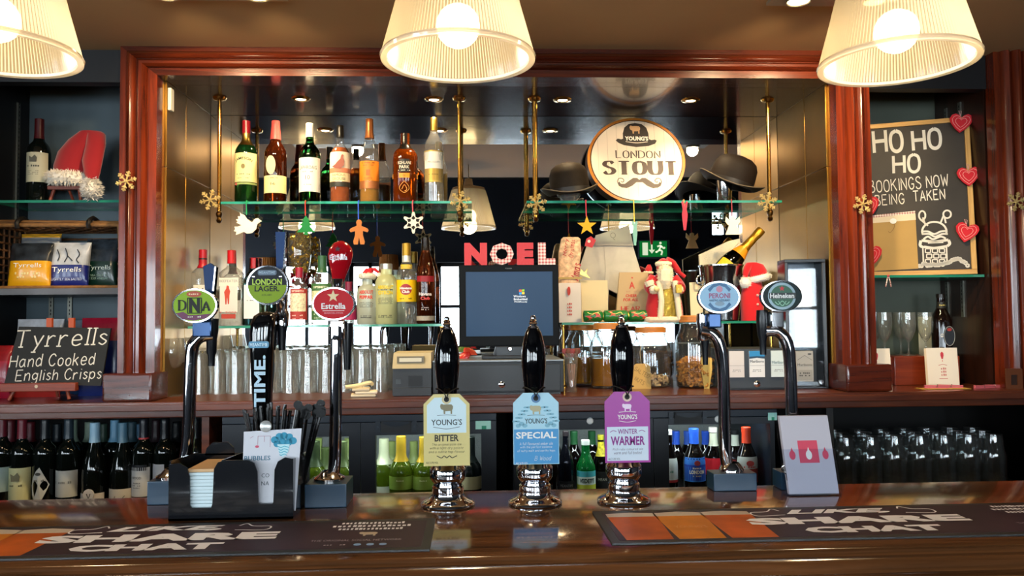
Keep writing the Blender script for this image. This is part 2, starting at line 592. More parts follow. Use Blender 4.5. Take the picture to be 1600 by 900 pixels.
# a hand-drawn stroke alphabet: x 0-4, cap height 6, x-height 4; '~' marks curved strokes
GL = {
 'A': '0,0 2,6 4,0|0.8,2 3.2,2', 'B': '0,0 0,6|~0,6 2.6,5.8 3,4.6 2.2,3.4 0,3.2|~0,3.2 2.8,3 3.8,1.6 2.8,0.2 0,0',
 'C': '~3.8,4.8 2.6,6 1,5.4 0.1,3 1,0.6 2.6,0 3.8,1.2', 'D': '0,0 0,6|~0,6 2.2,5.8 3.8,4.4 3.8,1.6 2.2,0.2 0,0',
 'E': '3.4,6 0,6 0,0 3.6,0|0,3.1 2.8,3.1', 'F': '3.4,6 0,6 0,0|0,3.1 2.8,3.1', 'G': '~3.8,4.8 2.6,6 1,5.4 0.1,3 1,0.6 2.6,0 3.8,1.2|3.8,1 3.8,2.6 2.2,2.6',
 'H': '0,0 0,6|4,0 4,6|0,3.1 4,3.1', 'I': '0.5,0 0.5,6', 'J': '~2.6,6 2.6,1.6 1.6,0.1 0.2,1.2', 'K': '0,0 0,6|3.6,6 0,2.6|1.2,3.6 3.8,0', 'L': '0,6 0,0 3.4,0',
 'M': '0,0 0.4,6 2.2,1.6 4,6 4.4,0', 'N': '0,0 0,6 3.8,0 3.8,6', 'O': '~2,6 0.5,5.2 0,3 0.5,0.8 2,0 3.5,0.8 4,3 3.5,5.2 2,6', 'P': '0,0 0,6|~0,6 2.8,5.8 3.4,4.4 2.6,3 0,2.8',
 'Q': '~2,6 0.5,5.2 0,3 0.5,0.8 2,0 3.5,0.8 4,3 3.5,5.2 2,6|2.4,1.4 4,-0.4', 'R': '0,0 0,6|~0,6 2.8,5.8 3.4,4.4 2.6,3.1 0,2.9|1.6,3 3.8,0',
 'S': '~3.5,5 2.4,6 0.8,5.6 0.4,4.3 1.6,3.3 3,2.6 3.7,1.4 2.8,0.2 1.2,0 0.1,1.1', 'T': '0,6 4,6|2,6 2,0', 'U': '~0,6 0,2 0.8,0.3 2,0 3.2,0.3 4,2 4,6', 'V': '0,6 2,0 4,6',
 'W': '0,6 1.2,0 2.4,4.6 3.6,0 4.8,6', 'X': '0,0 4,6|0,6 4,0', 'Y': '0,6 2,3 4,6|2,3 2,0', 'Z': '0,6 4,6 0,0 4,0',
 'a': '~3,3.2 1.8,4 0.4,3 0.2,1.2 1.2,0 2.4,0.8 3,3|~3,4 3,1 3.6,0', 'b': '0,6 0,0|~0,2.6 1.4,4 2.8,3 2.8,1 1.4,0 0,1', 'c': '~2.8,3.2 1.6,4 0.3,3 0.2,1 1.4,0 2.8,0.7',
 'd': '~2.9,2.8 1.6,4 0.3,3 0.2,1 1.4,0 2.9,1.2|3,6 3,0', 'e': '~0.2,2 2.8,2.2 2.4,3.7 1.2,4 0.2,2.6 0.4,0.6 1.6,0 2.9,0.7', 'f': '~2.4,5.6 1.5,6 1,5 1,0|0,3.6 2.2,3.6',
 'g': '~2.8,3 1.6,4 0.3,3 0.3,1.4 1.4,0.5 2.8,1.6|~2.9,4 2.8,-0.6 1.6,-2 0.2,-1.2', 'h': '0,6 0,0|~0,2.4 1.4,4 2.6,3.2 2.7,0', 'i': '0.4,4 0.4,0|0.4,5.3 0.5,5.6', 'j': '~1,4 1,-1 0,-2|1,5.3 1.1,5.6',
 'k': '0,6 0,0|2.4,4 0,1.8|0.9,2.5 2.7,0', 'l': '0.4,6 0.4,0', 'm': '0,4 0,0|~0,2.6 1,4 1.9,3.3 2,0|~2,2.6 3,4 3.9,3.3 4,0', 'n': '0,4 0,0|~0,2.4 1.4,4 2.6,3.2 2.7,0',
 'o': '~1.5,4 0.3,3.2 0.1,2 0.4,0.7 1.5,0 2.6,0.7 2.9,2 2.6,3.3 1.5,4', 'p': '0,4 0,-2|~0,2.8 1.4,4 2.8,3 2.8,1 1.4,0 0,1.2', 'q': '~2.8,3 1.6,4 0.3,3 0.3,1 1.4,0 2.8,1.2|2.9,4 2.9,-2',
 'r': '0,4 0,0|~0,2.4 1.2,3.8 2.2,3.6', 's': '~2.4,3.3 1.3,4 0.3,3.2 1.2,2.2 2.4,1.2 1.4,0 0.1,0.7', 't': '1,5.6 1,0.4 1.8,0|0,4 2.2,4', 'u': '~0,4 0.1,1 1,0 2.2,0.8 2.7,2.4|2.7,4 2.7,0',
 'v': '0,4 1.3,0 2.6,4', 'w': '0,4 0.9,0 1.8,3 2.7,0 3.6,4', 'x': '0,0 2.6,4|0,4 2.6,0', 'y': '0,4 1.4,0.6|2.8,4 0.6,-2', 'z': '0,4 2.6,4 0,0 2.6,0', '.': '0.2,0 0.5,0.3', "'": '0.4,6 0.2,4.8', ',': '0.4,0.4 0,-0.8', '0': '~1.5,6 0.2,4.6 0.2,1.4 1.5,0 2.8,1.4 2.8,4.6 1.5,6', '1': '0,5 0.9,6 0.9,0', '!': '0.4,6 0.4,1.8|0.3,0 0.5,0.3',
}


def ribbon(lines, w, v=None, f=None, pen=None):
    """flat strokes in the (x, z) plane; pen = (thin, thick) makes upright strokes thick and level ones thin"""
    v = [] if v is None else v
    f = [] if f is None else f
    for ln in lines:
        n = len(ln)
        if n < 2: continue
        prev = None
        for i, p in enumerate(ln):
            a, b = ln[max(0, i - 1)], ln[min(n - 1, i + 1)]
            dx, dz = b[0] - a[0], b[1] - a[1]
            L = math.hypot(dx, dz) or 1
            ww = w if pen is None else pen[0] + (pen[1] - pen[0]) * (abs(dz) / L) ** 1.5
            nx, nz = -dz / L * ww / 2, dx / L * ww / 2
            v += [(p[0] + nx, p[1] + nz), (p[0] - nx, p[1] - nz)]
            k = len(v) - 2
            if prev is not None: f.append((prev, prev + 1, k + 1, k))
            prev = k
    return v, f


def hand_lines(s, jitter=0.0, seed=3, space=1.5):
    rd = random.Random(seed)
    out, x = [], 0.0
    for ch in s:
        if ch == ' ':
            x += 2.6; continue
        g = GL.get(ch)
        if g is None: continue
        mx = 0; ls = []
        jz = rd.uniform(-jitter, jitter); js = 1 + rd.uniform(-jitter, jitter) * 0.25
        for st in g.split('|'):
            cur = st.startswith('~')
            pts = [tuple(float(q) for q in t.split(',')) for t in st.lstrip('~').split()]
            if cur: pts = [(p.x, p.y) for p in smooth_pts([(a, b, 0) for a, b in pts], 4)]
            else:
                dense = []
                for a, b in zip(pts, pts[1:]):
                    dense += [(a[0] + (b[0] - a[0]) * t / 3, a[1] + (b[1] - a[1]) * t / 3) for t in range(3)]
                # corners doubled so that the stroke keeps its width there
                pts = dense + [pts[-1]]
            mx = max(mx, max(p[0] for p in pts))
            ls.append([(p[0] * js, p[1] * js + jz) for p in pts])
        out += [[(px + x, pz) for px, pz in l] for l in ls]
        x += mx * js + space
    return out


def hand(s, cx, cz, h, w=None, mat=None, parent=None, y=0.0, R=None, weight=0.7, jitter=0.0, rot=0.0, pen=None, seed=3, name='lettering', serif=0.0, slant=0.0, arc=None, space=1.5, off=0.0):
    lines = hand_lines(s, jitter, seed, space)
    if serif:
        for l in list(lines):
            for p, q in ((l[0], l[1]), (l[-1], l[-2])):
                if abs(p[1] - q[1]) > abs(p[0] - q[0]) * 1.2 and (p[1] < 0.2 or p[1] > 5.8):
                    lines.append([(p[0] - serif, p[1]), (p[0] + serif, p[1])])
    if slant: lines = [[(x + z * slant, z) for x, z in l] for l in lines]
    co, fc = ribbon(lines, weight, pen=pen)
    co = _fit(co, 0, 0, h, w)
    return _put(name, co, fc, cx, cz, mat, parent, y, R, rot, 0, arc, off)


def strokes(name, lines, w, mat, parent, y, s=1.0, at=(0, 0), closed=False):
    ls = []
    for l in lines:
        pts = [(p.x, p.y) for p in smooth_pts([(a, b, 0) for a, b in l], 5)] if len(l) > 2 else l
        ls.append([(a * s + at[0], b * s + at[1]) for a, b in pts])
    co, fc = ribbon(ls, w)
    return mesh(name, [(a, y, b) for a, b in co], fc, mat, parent)


def patch(name, R, z0, z1, ang, mat, parent, off=0.0, n=14, bulge=0.0, rows=1):
    """a label stuck round a bottle of radius R, ang radians wide"""
    v, f = [], []
    rf = R if callable(R) else (lambda z: R)
    for j in range(rows + 1):
        z = z0 + (z1 - z0) * j / rows
        for k in range(n + 1):
            a = -ang / 2 + ang * k / n + off
            v.append((rf(z) * math.sin(a), -rf(z) * math.cos(a), z))
    for j in range(rows):
        for k in range(n):
            i = j * (n + 1) + k
            f.append((i, i + 1, i + n + 2, i + n + 1))
    return mesh(name, v, f, mat, parent, True)


SHEEP = [(-5, 1), (-5.6, 3), (-5.2, 4.6), (-4.2, 5), (-3, 4.4), (0, 4.6), (3.4, 4.4), (4.6, 3), (4.4, 1), (3.8, 0), (3.8, -3), (2.6, -3), (2.6, -0.6), (-1.6, -0.8), (-1.6, -3), (-2.8, -3), (-3, 0), (-4, 0.4)]


def sheep(w, cx, cz, mat, parent, y):
    s = w / 10
    return prism('ram_emblem', [(p[0] * s, p[1] * s) for p in SHEEP], y, y + 0.0003, mat, parent, (cx, cz))


def small_print(cx, cz, h, w, n, mat, parent, y=0.0, R=None, seed=0, rows=1, gap=1.8, name='small_print'):
    """a line of print too small to read: a row of little letter-sized marks"""
    rd = random.Random(seed + n)
    v, f = [], []
    for r in range(rows):
        ww = w * (1 - .18 * rd.random() * (rows > 1))
        x = -ww / 2; st = ww / n
        z0 = cz - r * h * gap
        for k in range(n):
            if rd.random() < .14: x += st; continue
            b = st * rd.uniform(.5, .8); hh = h * rd.uniform(.7, 1)
            q = [(cx + x, z0 - h / 2), (cx + x + b, z0 - h / 2), (cx + x + b, z0 - h / 2 + hh), (cx + x, z0 - h / 2 + hh)]
            i = len(v)
            v += [(R * math.sin(a / R), -R * math.cos(a / R), c) if R else (a, y, c) for a, c in q]
            f.append((i, i + 1, i + 2, i + 3)); x += st
    return mesh(name, v, f, mat, parent)


def curved(name, poly, R, mat, parent, at=(0, 0)):
    """a printed shape laid round a bottle of radius R"""
    cx = sum(p[0] for p in poly) / len(poly); cz = sum(p[1] for p in poly) / len(poly)
    pts = list(poly) + [(cx, cz)] + [((p[0] + cx) / 2, (p[1] + cz) / 2) for p in poly]
    v = [(R * math.sin((x + at[0]) / R), -R * math.cos((x + at[0]) / R), z + at[1]) for x, z in pts]
    n = len(poly)
    f = []
    for i in range(n):
        j = (i + 1) % n
        f += [(i, j, n + 1 + j, n + 1 + i), (n + 1 + i, n + 1 + j, n)]
    return mesh(name, v, f, mat, parent, True)
# ------------------------------------------------------------------ the room
ZC = Z_CEIL
CEILMAT = M('#c29c6e', 0.8, noise=0.06, scale=2)
DARKWALL = M('#141a26', 0.6, noise=0.2, scale=3)
struct(box('floor', -4.2, 4.2, -3.7, 3.6, -0.1, 0, wood('floor', '#2a1a10', '#4a3220', 'y', 0.4, 0.0)))
struct(box('ceiling', -4.2, 4.2, 1.3, 3.6, ZC, ZC + 0.1, CEILMAT))
struct(box('ceiling_high', -4.2, 4.2, -3.7, 1.3, 3.3, 3.4, M('#2a2622', 0.8)))
struct(box('wall_bulkhead', -4.2, 4.2, 1.3, 1.4, ZC + 0.1, 3.4, DARKWALL))
struct(box('wall_back', -4.2, 4.2, 3.42, 3.6, 0, ZC, M('#1c1a1a', 0.7)))
struct(box('wall_side_right', 4.1, 4.2, -3.7, 3.6, 0, 3.4, DARKWALL))
# rear and left-hand walls with window openings
YVR = 2 * Y_MIR + 3.5
WINS = [(P(a, 500, YVR).x, P(b, 500, YVR).x, P(a, z0, YVR).z, P(a, z1, YVR).z) for a, b, z0, z1 in ((438, 517, 548, 410), (545, 610, 548, 410), (683, 845, 548, 410), (900, 1062, 548, 425), (1112, 1165, 372, 322))] + [(-3.9, -3.1, 1.12, 2.25)]


def wall_pieces(name, spans, lo, hi, zt, mk):
    """a wall along one axis with openings: each pier and each panel above or below a window is its own piece"""
    root = struct(thing(name, 'dark navy pub wall with bright windows, facing the bar', 'wall'))
    c = lo
    for a, b, z0, z1 in sorted(spans):
        mk('wall_panel', c, a, 0, zt, root); mk('wall_panel', a, b, 0, z0, root); mk('wall_panel', a, b, z1, zt, root)
        c = b
    mk('wall_panel', c, hi, 0, zt, root)
    return root


wr = wall_pieces('wall_rear', WINS, -4.2, 4.2, 3.4, lambda n, a, b, z0, z1, r: box(n, a, b, -3.7, -3.5, z0, z1, DARKWALL, r))
ADDED_SIDEW = [(-3.0, -1.9, 1.0, 2.4), (-1.4, -0.3, 1.0, 2.4)]  # unseen side windows, added to bring daylight onto the counter
wl = wall_pieces('wall_side_left', ADDED_SIDEW, -3.7, 3.6, 3.4, lambda n, a, b, z0, z1, r: box(n, -4.2, -4.1, a, b, z0, z1, DARKWALL, r))
wl['label'] = 'dark side wall of the pub with two added tall windows'
wn = 0
WLAB = ['bright pub window mirrored under the gin bottles', 'narrow bright pub window mirrored behind the vodka bottles', 'wide bright pub window mirrored beside the till screen', 'wide bright pub window mirrored behind the clip-top jars', 'small high pub window mirrored beside the white angel', 'bright pub window at the far end of the rear wall', 'tall side window of the pub nearer the rear wall', 'tall side window of the pub nearer the bar']
FRAMEW = M('#20262e', 0.4)


def window(a, b, z0, z1, rear=True):
    global wn
    wn += 1
    root = struct(thing('window_%d' % wn, WLAB[wn - 1], 'window'))
    m, n = (a + b) / 2, (z0 + z1) / 2
    bars = [(a, b, z0, z0 + 0.05), (a, b, z1 - 0.05, z1), (a, a + 0.05, z0, z1), (b - 0.05, b, z0, z1), (m - 0.02, m + 0.02, z0, z1), (a, b, n - 0.02, n + 0.02)]
    for q in bars:
        if rear: box('glazing_bar', q[0], q[1], -3.62, -3.56, q[2], q[3], FRAMEW, root)
        else: box('glazing_bar', -4.17, -4.13, q[0], q[1], q[2], q[3], FRAMEW, root)
    for u0, u1 in ((a, m), (m, b)):
        for w0, w1 in ((z0, n), (n, z1)):
            if rear: box('pane', u0, u1, -3.594, -3.59, w0, w1, CLEAR, root)
            else: box('pane', -4.152, -4.148, u0, u1, w0, w1, CLEAR, root)
    l = light('window_portal', 'AREA', (m, -3.66, n) if rear else (-4.19, m, n), 1.0, (1, 1, 1), shape='RECTANGLE', size=b - a, size_y=z1 - z0, dir=(0, 1, 0) if rear else (1, 0, 0))
    l.data.cycles.is_portal = True
    l.data.size, l.data.size_y = b - a, z1 - z0


for q in WINS: window(*q)
for q in ADDED_SIDEW: window(*q, rear=False)

# ------------------------------------------------------------------ back bar frame
AW, AH = 0.129, Z_CEIL - Z_SOF
XLO, XRO = XL - AW, XR + AW
PROF = [(0, -0.03), (0, .022), (.16, .022), (.18, .030), (.24, .040), (.32, .046), (.39, .040), (.43, .028), (.46, .028), (.49, .040), (.56, .050), (.64, .050), (.71, .040), (.74, .026), (.78, .026), (.80, .034), (1.0, .034), (1.0, -0.03)]


def sweep(name, ends, mat):
    v, f = [], []
    for u, d in PROF:
        v += [ends(u, 0, Y_FR - d), ends(u, 1, Y_FR - d)]
    n = len(PROF)
    for i in range(n - 1):
        f.append((2 * i, 2 * i + 2, 2 * i + 3, 2 * i + 1))
    f.append(tuple(2 * i for i in range(n))); f.append(tuple(2 * i + 1 for i in reversed(range(n))))
    return struct(mesh(name, v, f, mat, None, True))


ZPL = P(205, 582, 2.76).z
sweep('pillar_left', lambda u, e, y: (XLO + u * AW, y, ZC - u * AH if e else ZPL), MAHOG_Z)
sweep('pillar_right', lambda u, e, y: (XRO - u * AW, y, ZC - u * AH if e else ZPL), MAHOG_Z)
sweep('beam_top', lambda u, e, y: ((XRO - u * AW) if e else (XLO + u * AW), y, ZC - u * AH), MAHOG_X)
XP3 = P(1556, 300, 2.79).x
sweep('pillar_end', lambda u, e, y: (XP3 + u * AW, y, ZC if e else Z_BACK), MAHOG_Z)
struct(box('beam_core', XLO, XRO, Y_FR + 0.031, Y_FR + 0.08, Z_SOF, ZC, MAHOG_X))
for nm, x0, x1 in (('pillar_core_left', XLO, XL), ('pillar_core_right', XR, XRO)):
    struct(box(nm, x0, x1, Y_FR + 0.031, Y_MIR, Z_BACK, ZC, MAHOG_Z))
for nm, x0, x1 in (('plinth_left', XLO - 0.02, XL + 0.012), ('plinth_right', XR - 0.012, XRO + 0.02)):
    struct(box(nm, x0, x1, 2.712, 2.86, Z_BACK + 0.0005, ZPL, MAHOG_X, None, 0.008))
struct(box('soffit', XL, XR, Y_FR + 0.082, Y_MIR + 0.1, Z_SOF, Z_SOF + 0.03, SOFFIT))
for nm, x, d in (('wall_left', XL, 1), ('wall_right', XR, -1)):
    root = struct(thing(nm, 'bronze panelled side of the mirrored back bar, %s end' % ('hat' if d < 0 else 'gin'), 'panelling'))
    for y0, y1 in ((2.835, 3.02), (3.023, 3.298)):
        for z0, z1 in ((Z_BACK + .001, 2.05), (2.053, Z_SOF - .001)):
            box('panel', min(x, x + d * .008), max(x, x + d * .008), y0, y1, z0, z1, BRONZE, root, 0.001)
mi = tag(box('mirror', XL + 0.009, XR - 0.009, Y_MIR, Y_MIR + 0.006, Z_BACK + .001, Z_SOF - .001, MIRROR), 'large wall mirror behind the bar shelves reflecting the pub room', 'mirror')
# ------------------------------------------------------------------ alcoves at both ends
YAB = 3.15
GREYWALL = M('#4c5b62', 0.55, noise=0.08, scale=4)
GREENWALL = M('#5d6458', 0.5, noise=0.08, scale=4)
struct(box('wall_alcove_left', -2.4, XLO, YAB, YAB + 0.1, Z_BACK, ZC, GREYWALL))
struct(box('wall_alcove_right', XRO, 2.4, YAB, YAB + 0.1, Z_BACK, ZC, GREENWALL))
DKSIDE = M('#0c0c0f', 0.5)
struct(box('wall_alcove_side_left', AX0 - .05, AX0, 2.78, YAB, Z_BACK, ZC, DKSIDE))
struct(box('wall_alcove_side_right', AX1, AX1 + .08, 2.84, YAB, Z_BACK, ZC, wood('darkpanel', '#1c0f0a', '#33190f', 'z', 0.3, 0.2)))
ZH = P(150, 131, 2.84).z
struct(box('wall_header_left', -2.4, XLO, 2.82, 2.87, ZH, ZC, DKSIDE))
struct(box('wall_header_right', XRO, AX1, 2.82, 2.87, ZH - .01, ZC, DKSIDE))
ENDW = wood('endpanel', '#2a0f08', '#521e0d', 'z', 0.3, 0.3)
struct(box('wall_end_right', XP3 + AW, 4.1, Y_FR, Y_FR + .06, 0, ZC, ENDW))
struct(box('wall_end_left', -4.1, AX0 - .05, Y_FR, Y_FR + .06, 0, ZC, ENDW))
SLOT = M('#7d7d74', 0.4, 0.8)


def slot_strip(x, y, z0, z1, label, face='x'):
    t = tag(box('shelf_standard', x - (.003 if face == 'x' else .008), x + (.003 if face == 'x' else .008), y - .008, y + .008 if face == 'x' else y, z0, z1, SLOT), label, 'shelf bracket', 'slotted metal shelf strips')
    z = z0 + 0.02
    v, f = [], []
    while z < z1 - 0.01:
        for dz in (0, 0.013):
            k = len(v)
            if face == 'x':
                s = 1 if x < 0 else -1
                v += [(x + s * .0034, y - .002, z + dz), (x + s * .0034, y + .002, z + dz), (x + s * .0034, y + .002, z + dz + .009), (x + s * .0034, y - .002, z + dz + .009)]
            else:
                v += [(x - .002, y - .0086, z + dz), (x + .002, y - .0086, z + dz), (x + .002, y - .0086, z + dz + .009), (x - .002, y - .0086, z + dz + .009)]
            f.append((k, k + 1, k + 2, k + 3))
        z += 0.032
    mesh('slot_holes', v, f, M('#0a0a0a', 0.8), t)


slot_strip(AX0 + .003, 2.93, 1.66, 2.34, 'slotted strip on the dark alcove side, nearer the room, beside the wine bottle')
slot_strip(AX0 + .003, 3.07, 1.66, 2.34, 'slotted strip on the dark alcove side, nearer the wall, beside the wine bottle')
slot_strip(AX1 - .003, 3.07, 1.70, 2.33, 'slotted strip in the right alcove near the back wall behind the big chalkboard')
slot_strip(AX1 - .003, 2.98, 1.70, 2.33, 'slotted strip in the right alcove behind the top red heart')
slot_strip(AX1 - .003, 3.0, 1.50, 1.64, 'short slotted strip below the big chalkboard, nearer the room')
slot_strip(AX1 - .003, 3.1, 1.50, 1.64, 'short slotted strip below the big chalkboard, nearer the wall')
slot_strip(-1.62, YAB, 1.52, 1.62, 'short slotted strip on the blue wall above the crisps chalk sign', 'y')
slot_strip(-1.55, YAB, 1.52, 1.62, 'short slotted strip on the blue wall, second one above the crisps chalk sign', 'y')


def glass_shelf(label, x0, x1, y0, y1, z, th=0.009):
    v = [(x0, y0, z - th), (x1, y0, z - th), (x1, y1, z - th), (x0, y1, z - th), (x0, y0, z), (x1, y0, z), (x1, y1, z), (x0, y1, z)]
    o = mesh('glass_shelf', v, BOXF, [SHELFGLASS, SHELFEDGE])
    for i in (2, 3, 4, 5): o.data.polygons[i].material_index = 1
    return tag(o, label, 'shelf')


YS = 3.02
def xs(px, y=YS, py=313): return P(px, py, y).x
glass_shelf('upper glass shelf carrying the row of whisky bottles', xs(345), xs(737), YS, Y_MIR - .001, Z_SH1)
glass_shelf('upper glass shelf carrying the bowler hats and the round sign', xs(823), xs(1222), YS, Y_MIR - .001, Z_SH1)
glass_shelf('lower glass shelf carrying the gin, vodka and rum bottles', XL + .02, xs(690, YS, 508), YS, Y_MIR - .001, Z_SH2)
glass_shelf('lower glass shelf carrying gift bags, santa figure and ice bucket', xs(878, YS, 505), XR - .02, YS, Y_MIR - .001, Z_SH2)
ZAL = P(90, 314, 2.95).z
glass_shelf('glass shelf in the left alcove under wine bottle and santa hat', AX0 + .002, XLO - .002, 2.93, YAB - .001, ZAL)
ZBS = P(90, 451, 2.88).z
tag(box('alcove_shelf', AX0 + .002, XLO - .002, 2.85, YAB - .001, ZBS - 0.022, ZBS, wood('darkshelf', '#1a100a', '#2e1c10', 'x', 0.4, 0.1)), 'dark wooden shelf under the wicker hamper of crisps', 'shelf')
ZRS = P(1440, 430, 2.9).z
glass_shelf('glass shelf in the right alcove holding up the big chalkboard', XRO + .002, AX1 - .005, 2.86, YAB - .001, ZRS - .001)
# brass rods
for px, y, z0, z1, lb in ((343, YS + .02, Z_SH1 - .06, Z_SOF, 'thin brass rod at the gin end of the whisky shelf'), (718, YS + .02, Z_SH1 - .06, Z_SOF, 'brass rod at the middle end of the whisky shelf'), (836, YS + .02, Z_SH1 - .06, Z_SOF, 'stout brass rod beside the bowler hat'), (1201, YS + .02, Z_SH1 - .06, Z_SOF, 'brass rod at the far end of the hat shelf')):
    x = P(px, 240, y).x
    r = 0.0105 if px == 836 else 0.0075
    t = thing('brass_rod', lb, 'rod', (x, y, z0), group='brass rods hanging the upper shelves')
    h = z1 - z0
    lathe('rod', [(0, 0), (r, 0.0), (r, h), (0, h)], BRASS, t, 14)
    lathe('ceiling_rose', [(r, h - .012), (.022, h - .008), (.026, h), (0, h)], BRASS, t, 18)
    lathe('end_knob', [(0, -.02), (.008, -.016), (.011, -.008), (.007, 0), (.012, .012), (.012, .02), (r, .026)], M('#5a3d1c', .3, 1), t, 14)
for px, lb in ((309, 'slim brass post under the gin shelf beside the green badge'), (691, 'slim brass post under the gin shelf beside the till'), (881, 'slim brass post under the gift shelf beside the till'), (1206, 'slim brass post under the gift shelf by the cigarette drawer')):
    x = P(px, 560, YS + .03).x
    t = thing('brass_post', lb, 'rod', (x, YS + .03, Z_BACK + .0005), group='brass posts under the lower shelves')
    h = Z_SH2 - .0095 - Z_BACK
    lathe('post', [(0, 0), (.006, 0), (.006, h), (0, h)], BRASS, t, 12)
    lathe('foot', [(.014, 0), (.014, .004), (.006, .01)], BRASS, t, 12)
    lathe('cap', [(.006, h - .008), (.011, h - .004), (.011, h), (0, h)], BRASS, t, 12)
# ------------------------------------------------------------------ counters
t = thing('back_counter', 'long red-brown wooden counter under the mirror and shelves', 'counter', (0, 0, 0))
box('top', AX0 - .049, XP3 + AW - .001, Y_BCF, 3.40, Z_BACK - 0.052, Z_BACK, BACKWOOD, t, 0.004)
box('edge_lip', AX0 - .049, XP3 + AW - .001, Y_BCF - 0.008, Y_BCF + 0.01, Z_BACK - .030, Z_BACK - 0.008, BACKWOOD, t, 0.003)
box('back_panel', AX0 - .049, XP3 + AW - .001, 3.36, 3.40, 0, Z_BACK - .055, M('#0c0c0e', .7), t)
x = P(327, 700, 2.76).x
box('divider', x - .012, x + .012, 2.72, 3.35, 0, Z_BACK - .053, BACKWOOD, t)
x = P(1290, 700, 2.76).x
box('divider', x - .012, x + .012, 2.72, 3.35, 0, Z_BACK - .053, M('#0d0b0b', .5), t)
# bar counter: top with moulded front edge
t = thing('bar_counter', 'long polished dark wooden bar counter with moulded front edge', 'counter', (0, 0, 0))
YF, YB = 1.222, 1.685
prof = [(YB, 0), (YF, 0), (YF - .004, -.002), (YF - .006, -.006), (YF - .004, -.010), (YF - .003, -.012), (YF - .012, -.014), (YF - .020, -.019), (YF - .023, -.026), (YF - .020, -.033), (YF - .010, -.037), (YF - .008, -.040), (YF - .016, -.043), (YF - .020, -.050), (YF - .014, -.058), (YF, -.062), (YB, -.062)]
v = [(xx, y, Z_BAR + z) for xx in (-2.4, 2.4) for y, z in prof]
n = len(prof)
f = [(i, (i + 1) % n, n + (i + 1) % n, n + i) for i in range(n)] + [tuple(reversed(range(n))), tuple(range(n, 2 * n))]
mesh('top', v, f, BARWOOD, t, True)
box('front', -2.4, 2.4, YF + .03, YF + .06, 0, Z_BAR - .063, MAHOG_X, t)
box('back_edge', -2.4, 2.4, YB - .03, YB, Z_BAR - .12, Z_BAR - .063, MAHOG_X, t)
# ------------------------------------------------------------------ ceiling lamps and spots
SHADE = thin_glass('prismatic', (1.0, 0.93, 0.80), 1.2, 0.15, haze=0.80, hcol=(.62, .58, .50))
SHADE_DARK_FLANK = thin_glass('prismatic_dark_flank', (0.90, 0.80, 0.62), 1.2, 0.15, haze=0.66, hcol=(.34, .30, .22))  # darker twin of SHADE; rib shading painted onto alternate faces
BULB = M('#ffe6bd', 0.5, emit=14.0)
RIMG = thin_glass('rim', (1.0, 0.95, 0.85), 1.2, 0.1, haze=0.5)


def pendant(px, py, label, Y=1.72):
    p = P(px, py, Y)
    t = thing('pendant_lamp', label, 'lamp', p, group='ribbed glass pendant lamps over the bar')
    n, r0, h = 144, 0.166, 0.235
    v, f = [], []
    rows = [(0, 0), (.012, .002), (.5, .054), (.9, .098), (1.0, .110)]
    rows = [(r0, 0.0), (r0 - .003, .012), (r0 - .027, .10), (r0 - .050, .19), (r0 - .064, h)]
    for r, z in rows:
        for k in range(2 * n):
            a = math.pi * k / n
            rr = r + (0.0016 if k % 2 else -0.0010)
            v.append((rr * math.cos(a), rr * math.sin(a), z))
    for i in range(len(rows) - 1):
        for k in range(2 * n):
            j = (k + 1) % (2 * n)
            f.append((i * 2 * n + k, i * 2 * n + j, (i + 1) * 2 * n + j, (i + 1) * 2 * n + k))
    so = mesh('shade', v, f, [SHADE, SHADE_DARK_FLANK], t)
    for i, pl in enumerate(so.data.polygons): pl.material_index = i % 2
    lathe('rim', [(r0 - .014, .004), (r0 - .012, -.002), (r0 + .001, -.003), (r0 + .003, .004), (r0 - .001, .010), (r0 - .014, .004)], RIMG, t, 72)
    zt = h
    lathe('shade_cap', [(r0 - .062, zt - .004), (r0 - .066, zt + .012), (.03, zt + .03), (.022, zt + .07), (0, zt + .07)], STEEL, t, 32)
    lathe('lamp_holder', [(.02, zt + .02), (.02, .15), (0, .15)], M('#c8c4b8', .4), t, 16)
    ball('bulb', .048, (0, 0, .074), BULB, t, 20)
    tube('cord', [(0, 0, zt + .06), (0, 0, ZC - p.z)] if ZC - p.z > zt + .07 else [(0, 0, zt + .02), (0, 0, zt + .075)], .004, M('#c8c4b8', .5), t)
    l = light('bulb_light', 'POINT', (0, 0, .015), 8.0, WARM, shadow_soft_size=.05)
    l.parent = t
    return t


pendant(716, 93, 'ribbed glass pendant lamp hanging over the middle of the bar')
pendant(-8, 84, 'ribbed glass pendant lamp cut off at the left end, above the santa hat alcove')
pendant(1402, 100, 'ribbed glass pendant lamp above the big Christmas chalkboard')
SPOTEM = M('#ffe2b0', 0.5, emit=30.0)
for i, (px, py) in enumerate(((470, 152), (678, 154), (879, 154), (1079, 154))):
    p = P(px, py, 3.05); p.z = Z_SOF
    t = thing('downlight', 'small brass recessed downlight in the dark soffit, %s' % ('above the second whisky bottle', 'above the last whisky bottles', 'above the first bowler hat', 'above the round stout sign and second hat')[i], 'downlight', p, group='downlights in the back bar soffit')
    lathe('bezel', [(.020, -.001), (.022, -.006), (.033, -.004), (.036, 0), (.020, 0)], BRASS, t, 28)
    lathe('bulb', [(0, -.005), (.012, -.0045), (.019, -.002)], SPOTEM, t, 20)
    l = light('downlight_beam', 'SPOT', (0, 0, -.012), 12.0, WARM, spot_size=math.radians(115), spot_blend=0.7, shadow_soft_size=.02)
    l.parent = t
